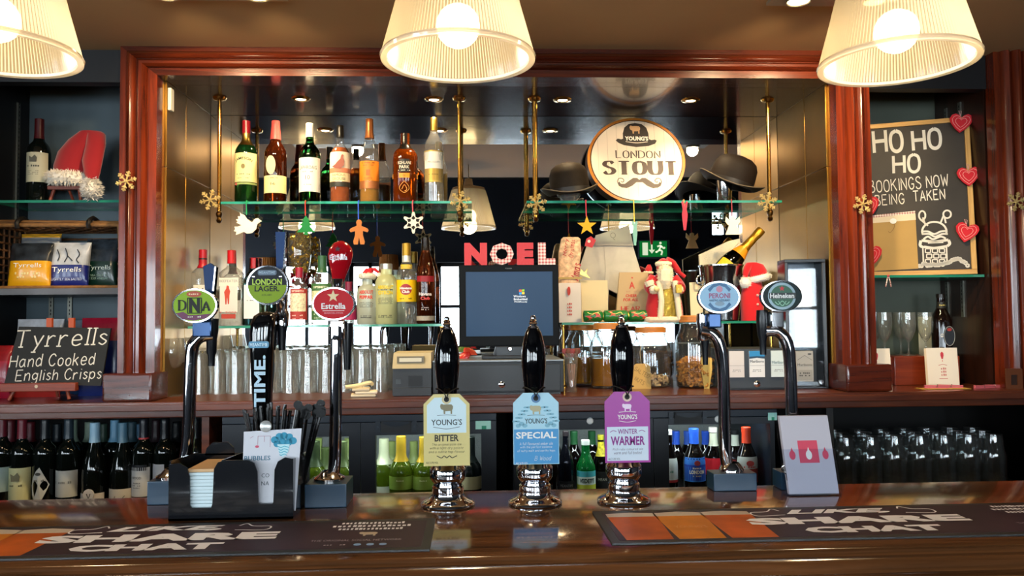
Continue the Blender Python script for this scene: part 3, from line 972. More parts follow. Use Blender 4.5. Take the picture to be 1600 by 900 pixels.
for xs_, lb in (((-.88, -.62), 'ceiling spotlight plate with two bulbs above the whisky side'), ((.97, 1.2), 'ceiling spotlight plate with two bulbs beside the right pendant lamp')):
    t = thing('ceiling_spotlight', lb, 'spotlight', (sum(xs_) / 2, 2.30, ZC), group='ceiling spotlights')
    w = (xs_[1] - xs_[0]) / 2
    box('plate', -w - .08, w + .08, -.05, .05, -.012, -.0005, M('#b8ae98', .4, .6), t, .003)
    for s in (-w, w):
        lathe('lamp_cup', [(.030, -.012), (.036, -.016), (.040, -.020), (.034, -.020), (.028, -.013)], M('#b8ae98', .3, .8), t, 20, (s, 0, 0))
        lathe('bulb', [(0, -.021), (.02, -.020), (.031, -.017)], SPOTEM, t, 16, (s, 0, 0))
        l = light('spotlight_beam', 'SPOT', (s, 0, -.035), 38.0, WARM, spot_size=math.radians(110), spot_blend=.6, shadow_soft_size=.03, dir=(0, .62, -.55))
        l.parent = t
# things of the pub room that the mirror shows
p = P(1022, 389, 2 * Y_MIR + 3.45); p.y = -3.45
t = thing('exit_sign', 'green lit emergency exit sign with running figure, seen in the mirror', 'sign', p, (0, 0, math.pi))
box('housing', -.20, .20, 0, .04, -.125, .115, M('#5c6a74', .4), t)
box('lit_face', -.165, .185, -.004, 0, -.10, .10, M('#0f8f3c', .5, emit=.7), t)
EXW = M('#eef5d0', .5, emit=1.2)
box('door_symbol', .08, .15, -.006, -.004, -.08, .08, EXW, t)
prism('arrow_symbol', [(.02, .07), (.04, .07), (.04, -.01), (.07, -.01), (.03, -.06), (-.01, -.01), (.02, -.01)], -.006, -.004, EXW, t)
strokes('running_figure', [[(-.09, .04), (-.07, -.01), (-.10, -.03), (-.09, -.08)], [(-.07, -.01), (-.03, -.04), (-.02, -.03)], [(-.04, .03), (-.08, .04), (-.12, .01), (-.14, .02)]], .022, EXW, t, -.0065)
lathe('figure_head', [(0, .005), (.016, .005), (.016, .004)], EXW, t, 16, (-.082, 0, .075), ax='y')
PLEAT = M('#a8641c', .7)
for px, py, w in ((607, 420, 34), (418, 425, 40)):
    p = P(px, py, 2 * Y_MIR + 3.3); s = (2 * Y_MIR + 3.3) / FPX
    t = thing('wall_lamp', 'orange pleated wall lampshade in the pub room, mirrored %s' % ('above the gingerbread man' if px > 500 else 'near the round black and green badge'), 'lamp', (p.x, -3.34, p.z), group='pleated wall lamps across the room')
    n = 40; r0 = w / 2 * s; v, f = [], []
    for r, z in ((r0, -22 * s), (r0 * .8, 22 * s)):
        for k in range(2 * n):
            a = math.pi * k / n; rr = r * (1.03 if k % 2 else .97)
            v.append((rr * math.cos(a), rr * math.sin(a), z))
    for k in range(2 * n):
        f.append((k, (k + 1) % (2 * n), 2 * n + (k + 1) % (2 * n), 2 * n + k))
    mesh('shade', v, f, PLEAT, t)
    tube('wall_arm', [(0, 0, 0), (0, 0, -.2), (0, -.16, -.25)], .012, BRASS, t)
# ------------------------------------------------------------------ things on the bar counter
PAD = 0.0004


def hand_pump(px, label, clip):
    Y = 1.56
    s = Y / FPX
    p = P(px, 786, Y); p.z = Z_BAR + .0005
    t = thing('beer_hand_pump', label, 'beer pump', p, group='hand pumps on the bar')
    z = lambda py: (787 - py) * s
    lathe('base', [(0, 0), (41 * s, 0), (42 * s, z(784.5)), (41 * s, z(782)), (37 * s, z(779.5)), (30 * s, z(777)), (26 * s, z(773)), (24 * s, z(768)), (24.5 * s, z(766)), (24.5 * s, z(758)), (22 * s, z(756)), (21.5 * s, z(753)), (24 * s, z(750)), (27.5 * s, z(745)), (28 * s, z(743)), (28 * s, z(731)), (27 * s, z(729)), (26 * s, z(728)), (23 * s, z(722)), (16 * s, z(710)), (13 * s, z(700)), (12 * s, z(640)), (14 * s, z(622)), (0, z(622))], CHROME, t, 40)
    lathe('handle', [(0, z(626)), (14 * s, z(626)), (15 * s, z(618)), (15.5 * s, z(605)), (17.5 * s, z(590)), (19.3 * s, z(570)), (19 * s, z(555)), (17 * s, z(540)), (13 * s, z(524)), (9 * s, z(516)), (0, z(516))], BLACKGLOSS, t, 32)
    lathe('finial', [(8.5 * s, z(517)), (9 * s, z(514)), (5.5 * s, z(512)), (5 * s, z(510.5)), (7 * s, z(508.5)), (5 * s, z(506)), (6 * s, z(504)), (4.2 * s, z(501.5)), (4.6 * s, z(499)), (3 * s, z(496)), (0, z(495.5))], CHROME, t, 24)
    cw, cz0, cz1 = 34.5 * s, z(720), z(613)
    c = 15 * s
    yc = -.048
    cl = prism('pump_clip', [(-cw, cz0), (cw, cz0), (cw, cz1 - c), (cw - c, cz1), (-cw + c, cz1), (-cw, cz1 - c)], yc, yc + .003, M(clip['body'], .35, coat=.3), t)
    clip['print'](cl, yc, s, z, cw)
    lathe('eyelet', [(4 * s, .001), (7 * s, .0012), (7 * s, 0), (4 * s, 0)], M(clip['eye'], .4), cl, 20, (0, yc, z(621)), ax='y')
    lathe('eyelet_hole', [(0, .0004), (4 * s, .0004)], M('#0a0a0c', .6), cl, 16, (0, yc - PAD, z(621)), ax='y')
    pts = smooth_pts([(0, yc - .002, z(621)), (-3 * s, yc - .003, z(612)), (-13 * s, -.016, z(607)), (-17 * s, .004, z(609)), (0, .022, z(612)), (17 * s, .004, z(609)), (13 * s, -.016, z(607)), (3 * s, yc - .003, z(612)), (0, yc - .002, z(621))], 5)
    tube('cord', pts, .0011, M('#141414', .5), t, 6)
    box('clip_bracket', -.006, .006, yc + .003, -.010, z(700), z(690), CHROME, t)
    return t


def clip_bitter(cl, y, s, z, cw):
    top = M('#cfe3e8', .4); c = 15 * s; q = 5 * s
    prism('upper_panel', [(-cw + q, z(671)), (cw - q, z(671)), (cw - q, z(613) - c - q * .3), (cw - c - q * .3, z(613) - q), (-cw + c + q * .3, z(613) - q), (-cw + q, z(613) - c - q * .3)], y - PAD, y, top, cl)
    sheep(19 * s, 1 * s, z(637), M('#8a8266', .6), cl, y - 2 * PAD)
    strokes('ground_line', [[(-14 * s, z(645)), (0, z(644)), (14 * s, z(645))]], .6 * s, INK, cl, y - 2 * PAD)
    text("YOUNG'S", 0, z(655), 9 * s, 46 * s, M('#26302f', .5), cl, y - 2 * PAD, bold=.01)
    strokes('underline', [[(-20 * s, z(662)), (0, z(665)), (20 * s, z(662))]], .7 * s, M('#26302f', .5), cl, y - 2 * PAD)
    text('BITTER', 0, z(678.5), 10 * s, 36 * s, M('#3a3220', .5), cl, y - 2 * PAD, bold=.03)
    for i, l in enumerate(('The original pale ale', 'with a light dry palate', 'and a subtle hop flavour')):
        hand(l, 0, z(688.5 + i * 5.5), 5 * s, (44, 50, 54)[i] * s, M('#4a4026', .5), cl, y - 2 * PAD, weight=.5, slant=.15)
    strokes('flourish', [[(-15 * s, z(705)), (-8 * s, z(708)), (-4 * s, z(705)), (0, z(708)), (4 * s, z(705)), (8 * s, z(708)), (15 * s, z(705))]], 1.1 * s, INK, cl, y - 2 * PAD)
    text('ALC 3.7% VOL', -22 * s, z(715), 3 * s, 18 * s, INK, cl, y - 2 * PAD)


def clip_special(cl, y, s, z, cw):
    box('lower_panel', -cw + s, cw - s, y - PAD, y, z(719), z(667.5), M('#3f93c8', .4), cl)
    LEAF = M('#7db3c6', .45)
    for sx in (-1, 1):
        for k in range(5):
            cx, cz = sx * (30 - 4.2 * k) * s, z(657 - 5.2 * k)
            for d in (-1, 1):
                prism('barley_leaf', ell(3.6 * s, 1.5 * s, 10), y - PAD, y, LEAF, cl, (cx + d * 2.4 * s, cz + 1.5 * s))
        for k in range(3):
            prism('hop_leaf', ell(4 * s, 3 * s, 10), y - PAD, y, LEAF, cl, (sx * (27 - 5 * k) * s, z(662 - (k % 2) * 3)))
    sheep(17 * s, 0, z(640), M('#b9b08c', .6), cl, y - 2 * PAD)
    strokes('ground_line', [[(-13 * s, z(647)), (0, z(646)), (13 * s, z(647))]], .6 * s, INK, cl, y - 2 * PAD)
    text("YOUNG'S", 0, z(655), 8 * s, 34 * s, M('#2b3a3c', .5), cl, y - 2 * PAD, bold=.01)
    text('SPECIAL', 0, z(676.5), 10 * s, 61 * s, WHITE, cl, y - 2 * PAD, bold=.025)
    for i, l in enumerate(('A full flavoured amber ale', 'with the perfect balance', 'of nutty malt and earthy hops')):
        hand(l, 0, z(689 + i * 5.5), 4.6 * s, (50, 48, 57)[i] * s, WHITE, cl, y - 2 * PAD, weight=.55, slant=.15)
    hand('B Wood', 10 * s, z(711), 7 * s, 26 * s, WHITE, cl, y - 2 * PAD, weight=.4, slant=.3)
    text('ALC 4.5% VOL', -22 * s, z(718), 3 * s, 18 * s, WHITE, cl, y - 2 * PAD)


def clip_winter(cl, y, s, z, cw):
    PUR = M('#8c2a86', .5)
    box('lower_panel', -cw + 3 * s, cw - 3 * s, y - PAD, y, z(717), z(666), M('#cfdce8', .4), cl)
    sheep(14 * s, 0, z(638), M('#f0d9ee', .6), cl, y - 2 * PAD)
    strokes('ground_line', [[(-13 * s, z(644)), (0, z(643)), (13 * s, z(644))]], .8 * s, WHITE, cl, y - 2 * PAD)
    text("YOUNG'S", 0, z(651), 7.5 * s, 30 * s, WHITE, cl, y - 2 * PAD, bold=.02)
    strokes('underline', [[(-13 * s, z(657)), (0, z(659)), (13 * s, z(657))]], .7 * s, WHITE, cl, y - 2 * PAD)
    text('WINTER', 0, z(673), 7.5 * s, 30 * s, PUR, cl, y - 2 * PAD, bold=.01)
    for sx in (-1, 1): strokes('flourish', [[(sx * 17 * s, z(673)), (sx * 22 * s, z(671.5)), (sx * 27 * s, z(674))]], .9 * s, PUR, cl, y - 2 * PAD)
    text('WARMER', 0, z(687), 13.5 * s, 52 * s, PUR, cl, y - 2 * PAD, bold=.03)
    for i, l in enumerate(('Rich ruby coloured ale', 'warm and full bodied')):
        hand(l, 0, z(700 + i * 5), 4.6 * s, (46, 42)[i] * s, M('#5a4a66', .5), cl, y - 2 * PAD, weight=.5, slant=.15)
    text('ALC 5.0% VOL', -21 * s, z(714), 3 * s, 18 * s, INK, cl, y - 2 * PAD)


hand_pump(700, 'chrome hand pump with black handle and cream and pale blue clip', dict(body='#d8c67e', eye='#c9b98a', print=clip_bitter))
hand_pump(836, 'chrome hand pump with black handle and all-blue clip with barley pattern', dict(body='#a9d3e2', eye='#3f6f9a', print=clip_special))
hand_pump(975, 'chrome hand pump with black handle and magenta and white clip', dict(body='#a83a9c', eye='#d9b9a8', print=clip_winter))


# ------------------------------------------------------------------ keg taps
YT = 1.60
ST = YT / FPX


def badge(t, cx, cz, rx, rz, face, y=-.045, rim=CHROME):
    """an oval badge with chrome rim; returns the face object, at local (cx, cz)"""
    r = prism('badge_rim', ell(rx, rz, 48), y, y + .014, rim, t, (cx, cz), smooth=True)
    f = prism('badge_face', ell(rx * .93, rz * .915, 48), y - .0012, y, face, r, (cx, cz))
    return f, r


def tap_base(t, x, flange=(0, 0), w=32, h=35, d=.085, blue=True):
    m = M('#16324a', .35) if blue else BLACKPLAST
    box('drip_box', x - w * ST, x + w * ST, -d / 2, d / 2, 0, h * ST, M('#17364c', .35), t, .002)
    lathe('flange', [(min(24 * ST, d / 2), h * ST), (min(24 * ST, d / 2), (h + 4) * ST), (17 * ST, (h + 8) * ST), (12 * ST, (h + 14) * ST), (10 * ST, (h + 14) * ST)], CHROME, t, 32, (x, 0, 0))


def tap(px, label, box_h=35, **k):
    global YT, ST
    YT = k.get('Y', 1.60); ST = YT / FPX
    p = P(px, k.get('base', 779), YT); p.z = Z_BAR + .0005
    t = thing('beer_tap', label, 'beer tap', p, group='chrome keg taps on the bar')
    hz = lambda py: P(px, py, YT).z - p.z
    hx = lambda qx, py=480: P(qx, py, YT).x - p.x
    return t, hx, hz


# Estrella
t, hx, hz = tap(524, 'chrome tap column with red oval star badge and red teardrop handle')
tap_base(t, hx(515, 760), w=31)
xb = hx(522, 740)
tube('column', smooth_pts([(hx(515, 745), 0, hz(745)), (hx(523, 720), 0, hz(725)), (hx(525, 600), 0, hz(600)), (hx(526, 525), 0, hz(528)), (hx(527), .012, hz(510))], 6), [9.5 * ST] * 25, CHROME, t, 24)
lathe('collar', [(9.5 * ST, -.014), (13 * ST, -.012), (13.5 * ST, 0), (13 * ST, .012), (9.5 * ST, .014)], CHROME, t, 24, (hx(526), 0, hz(520)))
box('tap_block', hx(516), hx(539), -.012, .03, hz(521), hz(500), CHROME, t, .003)
lathe('nozzle', [(0, hz(580)), (5 * ST, hz(580)), (7 * ST, hz(545)), (9 * ST, hz(525)), (9 * ST, hz(505)), (0, hz(505))], BLACKPLAST, t, 16, (hx(537), .045, 0))
f, r = badge(t, hx(527.5), hz(475.5), 32 * ST, 25 * ST, M('#c3101c', .45, spec=.25))
yb = -.0468
prism('badge_star', star(9.5 * ST), yb, yb + .0004, M('#e8cf9a', .4), r, (hx(527), hz(464)))
text('Estrella', hx(527.5), hz(479), 9 * ST, 36 * ST, WHITE, r, yb, bold=.02)
strokes('badge_rule', [[(hx(511), hz(486)), (hx(544), hz(486))]], .7 * ST, WHITE, r, yb)
text('BARCELONA', hx(528), hz(489.5), 2.4 * ST, 28 * ST, M('#e8a8a8', .5), r, yb)
loft('handle', [((hx(527), 0, hz(452)), 5 * ST, 5 * ST, 0), ((hx(528), 0, hz(443)), 8 * ST, 6 * ST, 0), ((hx(530), 0, hz(428)), 12 * ST, 8 * ST, 0), ((hx(531.5), 0, hz(412)), 17 * ST, 11 * ST, 0), ((hx(532), 0, hz(398)), 19.5 * ST, 12 * ST, 0), ((hx(532.5), 0, hz(388)), 17.5 * ST, 11 * ST, 0), ((hx(532.5), 0, hz(380)), 11 * ST, 8 * ST, 0), ((hx(532.5), 0, hz(376.5)), 4 * ST, 3 * ST, 0)], M('#a80c18', .06, coat=1.0), t, 28)
lathe('handle_stem', [(6 * ST, hz(455)), (7 * ST, hz(446)), (9 * ST, hz(436)), (6 * ST, hz(436))], CHROME, t, 20, (hx(528), -.002, 0))
text('Estrella', hx(531), hz(403), 8 * ST, 27 * ST, M('#e8d8d8', .4), t, -12.3 * ST, bold=.02)
prism('handle_star', star(5 * ST), -12.0 * ST, -11 * ST, M('#3a0a0a', .5), t, (hx(529.5), hz(390)))

# DNA
t, hx, hz = tap(285, 'chrome swan-neck tap with green oval badge and navy handle', base=785, Y=1.645)
tap_base(t, hx(270, 770), w=28, d=.07)
tube('column', smooth_pts([(hx(283, 745), 0, hz(745)), (hx(294, 690), 0, hz(690)), (hx(297, 600), 0, hz(600)), (hx(299, 555), 0, hz(555)), (hx(304), .0, hz(536)), (hx(314), .004, hz(526)), (hx(330), .01, hz(524))], 6), 9.5 * ST, CHROME, t, 24)
box('tap_block', hx(303), hx(333), -.010, .022, hz(527), hz(500), M('#0d2848', .15, .6), t, .003)
lathe('nozzle', [(0, hz(573)), (5 * ST, hz(573)), (5.5 * ST, hz(556)), (7.5 * ST, hz(552)), (8 * ST, hz(530)), (10 * ST, hz(520)), (11 * ST, hz(498)), (0, hz(498))], BLACKPLAST, t, 18, (hx(328), .012, 0))
f, r = badge(t, hx(316), hz(478.5), 33 * ST, 25.5 * ST, M('#8fb32a', .45, spec=.25))
yb = -.0468
prism('red_shield', ell(11 * ST, 4.5 * ST, 20), yb, yb + .0004, M('#b8401c', .4), r, (hx(315.5), hz(461)))
small_print(hx(315.5), hz(461), 2.4 * ST, 15 * ST, 5, M('#f0c8a0', .4), r, yb - .0003)
prism('magenta_patch', [(-27 * ST, 3 * ST), (-16 * ST, 5 * ST), (-8 * ST, 0), (14 * ST, 1 * ST), (25 * ST, 2 * ST), (17 * ST, -5 * ST), (0, -8 * ST), (-17 * ST, -6 * ST)], yb, yb + .0004, M('#6a1c4a', .4), r, (hx(316), hz(493)))
strokes('panel_outline', [[(hx(306), hz(467)), (hx(306), hz(490))], [(hx(306), hz(490)), (hx(327), hz(490))], [(hx(327), hz(490)), (hx(327), hz(467))], [(hx(327), hz(467)), (hx(306), hz(467))]], 1.4 * ST, INK, r, yb - .0003)
hand('D', hx(298), hz(478), 16 * ST, 13 * ST, INK, r, yb - .0004, pen=(.5, 1.3), serif=.8)
text('N', hx(316.5), hz(478), 22 * ST, 16 * ST, INK, r, yb - .0004, bold=.06)
hand('A', hx(334), hz(479), 15 * ST, 13 * ST, INK, r, yb - .0004, pen=(.6, 1.3), serif=.8)
small_print(hx(317), hz(495.5), 2.2 * ST, 20 * ST, 7, M('#e8e0d0', .5), r, yb - .0008)
prism('handle', [(hx(324), hz(463)), (hx(334), hz(463)), (hx(338), hz(418)), (hx(331), hz(412)), (hx(320), hz(417))], -.012, .004, M('#1a3866', .4, spec=.25), t)
prism('handle_edge', [(hx(334), hz(463)), (hx(336), hz(463)), (hx(340), hz(418)), (hx(338), hz(418))], -.012, .004, CHROME, t)

# London Lager on a black Meantime tower
t, hx, hz = tap(411, 'black sculpted tap tower with upright lettering and round black and green badge', base=776, Y=1.648)
loft('tower', [((hx(410, 770), 0, 0), 20 * ST, 20 * ST, 1), ((hx(410, 740), 0, hz(740)), 13 * ST, 14 * ST, 1), ((hx(410.5, 630), 0, hz(630)), 13.5 * ST, 15 * ST, 1.2), ((hx(410.5, 590), 0, hz(590)), 16 * ST, 17 * ST, 1.2), ((hx(411, 550), 0, hz(550)), 18 * ST, 19 * ST, 1.2), ((hx(411.5, 520), 0, hz(520)), 19 * ST, 20 * ST, 1.2), ((hx(413), 0, hz(505)), 18.8 * ST, 19.5 * ST, 1), ((hx(415), 0, hz(494)), 17 * ST, 17 * ST, .8), ((hx(417), 0, hz(488.5)), 11 * ST, 12 * ST, .5), ((hx(418), 0, hz(487)), 4 * ST, 5 * ST, 0)], M('#070708', .08, coat=.8), t, 32)
BL = M('#b9d6e6', .4)
text('TIME.', hx(412), hz(594), 17 * ST, 78 * ST, BL, t, -20.6 * ST, rot=math.pi / 2, bold=.03)
prism('plaque', rrect(-15 * ST, 15 * ST, -5 * ST, 5 * ST, 3 * ST), -20.6 * ST, -18 * ST, M('#3f6f88', .3, .3), t, (hx(410), hz(538)))
text('MEANTIME', hx(410), hz(538), 5 * ST, 26 * ST, M('#cfe4ee', .4), t, -20.9 * ST, bold=.02)
lathe('tap_stem', [(10 * ST, hz(510)), (11 * ST, hz(490)), (8 * ST, hz(484)), (9 * ST, hz(460)), (0, hz(460))], CHROME, t, 24, (hx(437), .02, 0))
lathe('nozzle', [(0, hz(548)), (5 * ST, hz(548)), (7 * ST, hz(520)), (9 * ST, hz(508)), (0, hz(508))], BLACKPLAST, t, 16, (hx(437), .02, 0))
f, r = badge(t, hx(425.5), hz(447), 31 * ST, 30 * ST, M('#0c1018', .4, spec=.25), y=-.04)
yb = -.0418
prism('green_half', [(x * ST, zz * ST) for x, zz in [(-28.5, 0)] + [(28.6 * math.cos(math.radians(a)), 27.2 * math.sin(math.radians(a))) for a in range(180, 361, 9)] + [(28.5, 0)]], yb, yb + .0004, M('#86a11f', .45, spec=.25), r, (hx(425.5), hz(447)))
text('LONDON', hx(425.5), hz(442), 9 * ST, 44 * ST, M('#b6cf3a', .4), r, yb - .0003, bold=.03)
text('LAGER.', hx(425.5), hz(452.5), 8.5 * ST, 37 * ST, INK, r, yb - .0003, bold=.03)
text('4.5% ABV', hx(425), hz(462), 2.6 * ST, 15 * ST, INK, r, yb - .0003)
prism('small_plaque', rrect(-14 * ST, 14 * ST, -4 * ST, 4 * ST, 3 * ST), yb, yb + .0004, M('#41566a', .3), r, (hx(425.5), hz(428)))
text('MEANTIME', hx(425.5), hz(428), 4 * ST, 24 * ST, M('#9fb6c6', .4), r, yb - .0003, bold=.02)
lathe('rivet', [(2.5 * ST, 0), (2 * ST, .002), (0, .0026)], CHROME, r, 10, (hx(405), -.042, hz(434)), ax='y')
lathe('rivet', [(2.5 * ST, 0), (2 * ST, .002), (0, .0026)], CHROME, r, 10, (hx(446), -.042, hz(434)), ax='y')
prism('handle', [(hx(433), hz(420)), (hx(443), hz(420)), (hx(447), hz(363)), (hx(431.5), hz(363))], -.008, .006, M('#1f4070', .4, spec=.25), t)
prism('handle_edge', [(hx(443), hz(420)), (hx(445.5), hz(420)), (hx(449), hz(363)), (hx(447), hz(363))], -.008, .006, CHROME, t)

# Peroni
t, hx, hz = tap(1143, 'chrome swan-neck tap with pale blue oval badge on a blue box', base=764, Y=1.658)
tap_base(t, hx(1143, 750), w=34, h=27, d=.05)
tube('column', smooth_pts([(hx(1138, 735), 0, hz(735)), (hx(1133, 700), 0, hz(700)), (hx(1131, 610), 0, hz(610)), (hx(1129, 565), 0, hz(565)), (hx(1122), 0, hz(534)), (hx(1112), .003, hz(520)), (hx(1098), .008, hz(516))], 6), 9.5 * ST, CHROME, t, 24)
box('tap_block', hx(1104), hx(1125), -.010, .022, hz(512), hz(489), M('#0d2848', .15, .6), t, .003)
lathe('tap_body', [(7 * ST, hz(532)), (9 * ST, hz(528)), (8 * ST, hz(515)), (9.5 * ST, hz(505)), (8.5 * ST, hz(490)), (0, hz(488))], CHROME, t, 20, (hx(1099), .01, 0))
lathe('nozzle', [(0, hz(570)), (4 * ST, hz(570)), (5 * ST, hz(545)), (7 * ST, hz(531)), (0, hz(531))], BLACKPLAST, t, 16, (hx(1103), .012, 0))
f, r = badge(t, hx(1114), hz(465), 32.5 * ST, 24.5 * ST, M('#a9cfe8', .45, spec=.25))
yb = -.0468
NB = M('#3f6f9a', .4)
for sg in (1, -1):
    prism('badge_scroll', [(x * ST, sg * zz * ST) for x, zz in [(-15, 8), (-9, 15), (0, 18), (9, 15), (15, 8), (18, 12), (10, 20), (0, 22), (-10, 20), (-18, 12)]], yb, yb + .0004, NB, r, (hx(1114), hz(465)))
prism('badge_crest', ell(5 * ST, 5 * ST, 16), yb - .0003, yb + .0004, M('#d08aa0', .4), r, (hx(1114), hz(453)))
text('PERONI', hx(1114), hz(463), 8 * ST, 33 * ST, M('#a8507a', .4), r, yb - .0003, bold=.02)
text('NASTRO AZZURRO', hx(1114), hz(470), 3.2 * ST, 32 * ST, M('#2c4a70', .4), r, yb - .0003, bold=.02)
prism('badge_seal', ell(7.5 * ST, 3.5 * ST, 18), yb, yb + .0004, M('#8aa2b4', .4), r, (hx(1114), hz(475)))

# Heineken
t, hx, hz = tap(1240, 'chrome swan-neck tap with dark green oval badge behind the leaflet stand', base=762, Y=1.660)
tap_base(t, hx(1241, 750), w=28, h=27, d=.05)
tube('column', smooth_pts([(hx(1241, 735), 0, hz(735)), (hx(1239, 700), 0, hz(700)), (hx(1236, 610), 0, hz(610)), (hx(1234, 565), 0, hz(565)), (hx(1228), 0, hz(535)), (hx(1216), .003, hz(518)), (hx(1198), .008, hz(516))], 6), 9.5 * ST, CHROME, t, 24)
box('tap_block', hx(1201), hx(1222), -.010, .022, hz(512), hz(486), CHROME, t, .003)
lathe('nozzle', [(0, hz(554)), (5 * ST, hz(554)), (5.5 * ST, hz(532)), (8 * ST, hz(524)), (10 * ST, hz(500)), (9 * ST, hz(484)), (0, hz(484))], BLACKPLAST, t, 18, (hx(1194), .012, 0))
f, r = badge(t, hx(1209), hz(463.5), 32 * ST, 24.5 * ST, M('#0f2626', .4, spec=.25))
prism('badge_ring', ell(22 * ST, 21 * ST, 36), yb, yb + .0004, M('#6f8288', .3, .4), r, (hx(1209), hz(463.5)))
prism('badge_disc', ell(18 * ST, 17 * ST, 36), yb - .0003, yb, M('#1c5a3c', .35), r, (hx(1209), hz(463.5)))
box('badge_band', hx(1189), hx(1230), yb - .0006, yb - .0003, hz(467.5), hz(458.5), M('#10201c', .35), r)
text('Heineken', hx(1209), hz(463), 7.5 * ST, 38 * ST, WHITE, r, yb - .0009, bold=.03)
prism('badge_star', star(4.5 * ST), yb - .0008, yb - .0003, M('#d02a30', .4), r, (hx(1209), hz(452)))
strokes('hop_scroll', [[(hx(1198), hz(472)), (hx(1203), hz(476)), (hx(1209), hz(471)), (hx(1215), hz(476)), (hx(1220), hz(472))], [(hx(1203), hz(471)), (hx(1209), hz(478)), (hx(1215), hz(471))]], 1.3 * ST, M('#8fc4a4', .4), r, yb - .0006)

# ------------------------------------------------------------------ bar runner mats
def runner(x0, x1, y0, y1, label, flip):
    t = thing('bar_runner', label, 'bar mat', ((x0 + x1) / 2, y0, Z_BAR + .0005), (-math.pi / 2, 0, 0), 'printed bar runners')
    w, d = (x1 - x0) / 2, y1 - y0
    box('rubber_mat', -w, w, -.003, 0, 0, d, M('#0f0f10', .5), t)
    e = .014
    box('print', -w + e, w - e, -.0034, -.003, e, d - e, M('#33232f', .5, noise=.4, scale=7, spec=.2), t)
    L = M('#f4f2f8', .5, spec=.3)
    y = -.0036
    cx = .0
    GLS = M('#c05a18', .5, noise=.3, scale=12, spec=.2)
    # pints of beer printed at the left end
    for k in range(3):
        a = -w + e + (.012 + .085 * k)
        prism('printed_pint', [(a, e), (a + .076, e), (a + .082, d - e - .035), (a - .006, d - e - .035)], y, y + .0001, GLS if k != 1 else M('#d07c1e', .5, noise=.25, scale=12, spec=.2), t)
        prism('printed_foam', [(a - .006, d - e - .035), (a + .082, d - e - .035), (a + .082, d - e - .012), (a + .04, d - e - .004), (a - .006, d - e - .012)], y, y + .0001, M('#c9b9a8', .4), t)
    text("YOUNG'S", -w + e + .135, e + .075, .014, .055, M('#d08a4a', .4), t, y - .0002)
    text('LIKE,', cx - .01, d * .80, .036, .19, L, t, y - .0003, bold=.05, shear=.3)
    text('SHARE', cx, d * .52, .046, .385, L, t, y - .0003, bold=.06)
    text('CHAT', cx, d * .23, .038, .235, L, t, y - .0003, bold=.06)
    for sx in (-1, 1):
        strokes('thumb_outline', [[(cx + sx * .11, d * .72), (cx + sx * .16, d * .70), (cx + sx * .165, d * .82), (cx + sx * .135, d * .84), (cx + sx * .12, d * .93), (cx + sx * .11, d * .86)]], .003, L, t, y - .0003)
    for i in range(3):
        small_print(w - .105, d * (.86 - .10 * i), .013, (.11, .135, .11)[i], 16, L, t, y - .0003)
    sheep(.03, w - .105, d * .48, M('#b9a48c', .4), t, y - .0003)
    text('THE ORIGINAL SOCIAL NETWORK', w - .12, d * .30, .010, .145, M('#a89aa8', .4), t, y - .0003)
    small_print(w - .15, d * .17, .007, .035, 7, M('#a89aa8', .4), t, y - .0003)
    for k in range(3):
        prism('social_icon', ell(.006, .006, 12), y - .0003, y, M('#7ea3cf', .4), t, (w - .115 + .02 * k, d * .17))
    return t


runner(-.965, -.072, 1.252, 1.447, 'bar runner mat lettered LIKE SHARE CHAT in front of the napkin caddy', 0)
runner(.213, 1.106, 1.262, 1.474, 'bar runner mat lettered LIKE SHARE CHAT in front of the leaflet stand', 1)

# ------------------------------------------------------------------ napkin caddy, napkins, straws, card
YC0, YC1 = 1.478, 1.60
x0, x1 = P(263, 800, YC0).x, P(458, 800, YC0).x
t = thing('napkin_caddy', 'black plastic bar caddy holding napkins, straws and a drinks card', 'bar caddy', ((x0 + x1) / 2, YC0, Z_BAR + .0005))
w = (x1 - x0) / 2
CD = M('#0b0d12', .18, coat=.3)
sc_ = YC0 / FPX
cz = lambda py: (807 - py) * sc_
cxp = lambda px: P(px, 760, YC0).x - (x0 + x1) / 2
box('tray_floor', -w, w, 0, YC1 - YC0, 0, .004, CD, t)
fr = [(-w, 0), (w, 0), (w, cz(716))]
for a, b in ((455, 716), (445, 714), (434, 720), (429, 732), (427, 782), (425, 784), (407, 784), (404, 782), (402, 735), (397, 722), (388, 717), (350, 717), (340, 720), (334, 730), (332, 782), (330, 788), (300, 788), (297, 784), (296, 740), (291, 726), (280, 720), (262, 722)):
    fr.append((cxp(a), cz(b)))
fr[-1] = (-w, cz(722))
prism('front_wall', fr, 0, .003, CD, t)
box('back_wall', -w, w, YC1 - YC0 - .003, YC1 - YC0, .004, cz(722), CD, t)
prism('back_hump', [(cxp(285), cz(725)), (cxp(336), cz(725)), (cxp(334), cz(713)), (cxp(324), cz(704)), (cxp(298), cz(704)), (cxp(288), cz(713))], YC1 - YC0 - .003, YC1 - YC0, CD, t)
for xx in (-w, w - .003, cxp(345)):
    v = [(xx, .003, .004), (xx, YC1 - YC0 - .003, .004), (xx, YC1 - YC0 - .003, cz(722)), (xx, .003, cz(717))]
    v += [(a + .003, b, c) for a, b, c in v]
    mesh('side_wall' if xx != cxp(345) else 'partition', v, BOXF, CD, t)
orig = Vector(((x0 + x1) / 2, YC0, Z_BAR))
nx0, nx1 = cxp(290), cxp(338)
for k in range(14):
    zz = Z_BAR + .0045 + .0062 * k
    b = tag(box('napkin', orig.x + nx0, orig.x + nx1, YC0 + .006 + RND.uniform(0, .003), YC1 - .006, zz, zz + .0058, M('#d5e6ea', .85) if k < 13 else M('#d8b083', .8), None, .001), 'folded %s paper napkin in the black caddy' % ('white' if k < 13 else 'brown topmost'), 'napkin', 'napkins stacked in the caddy')
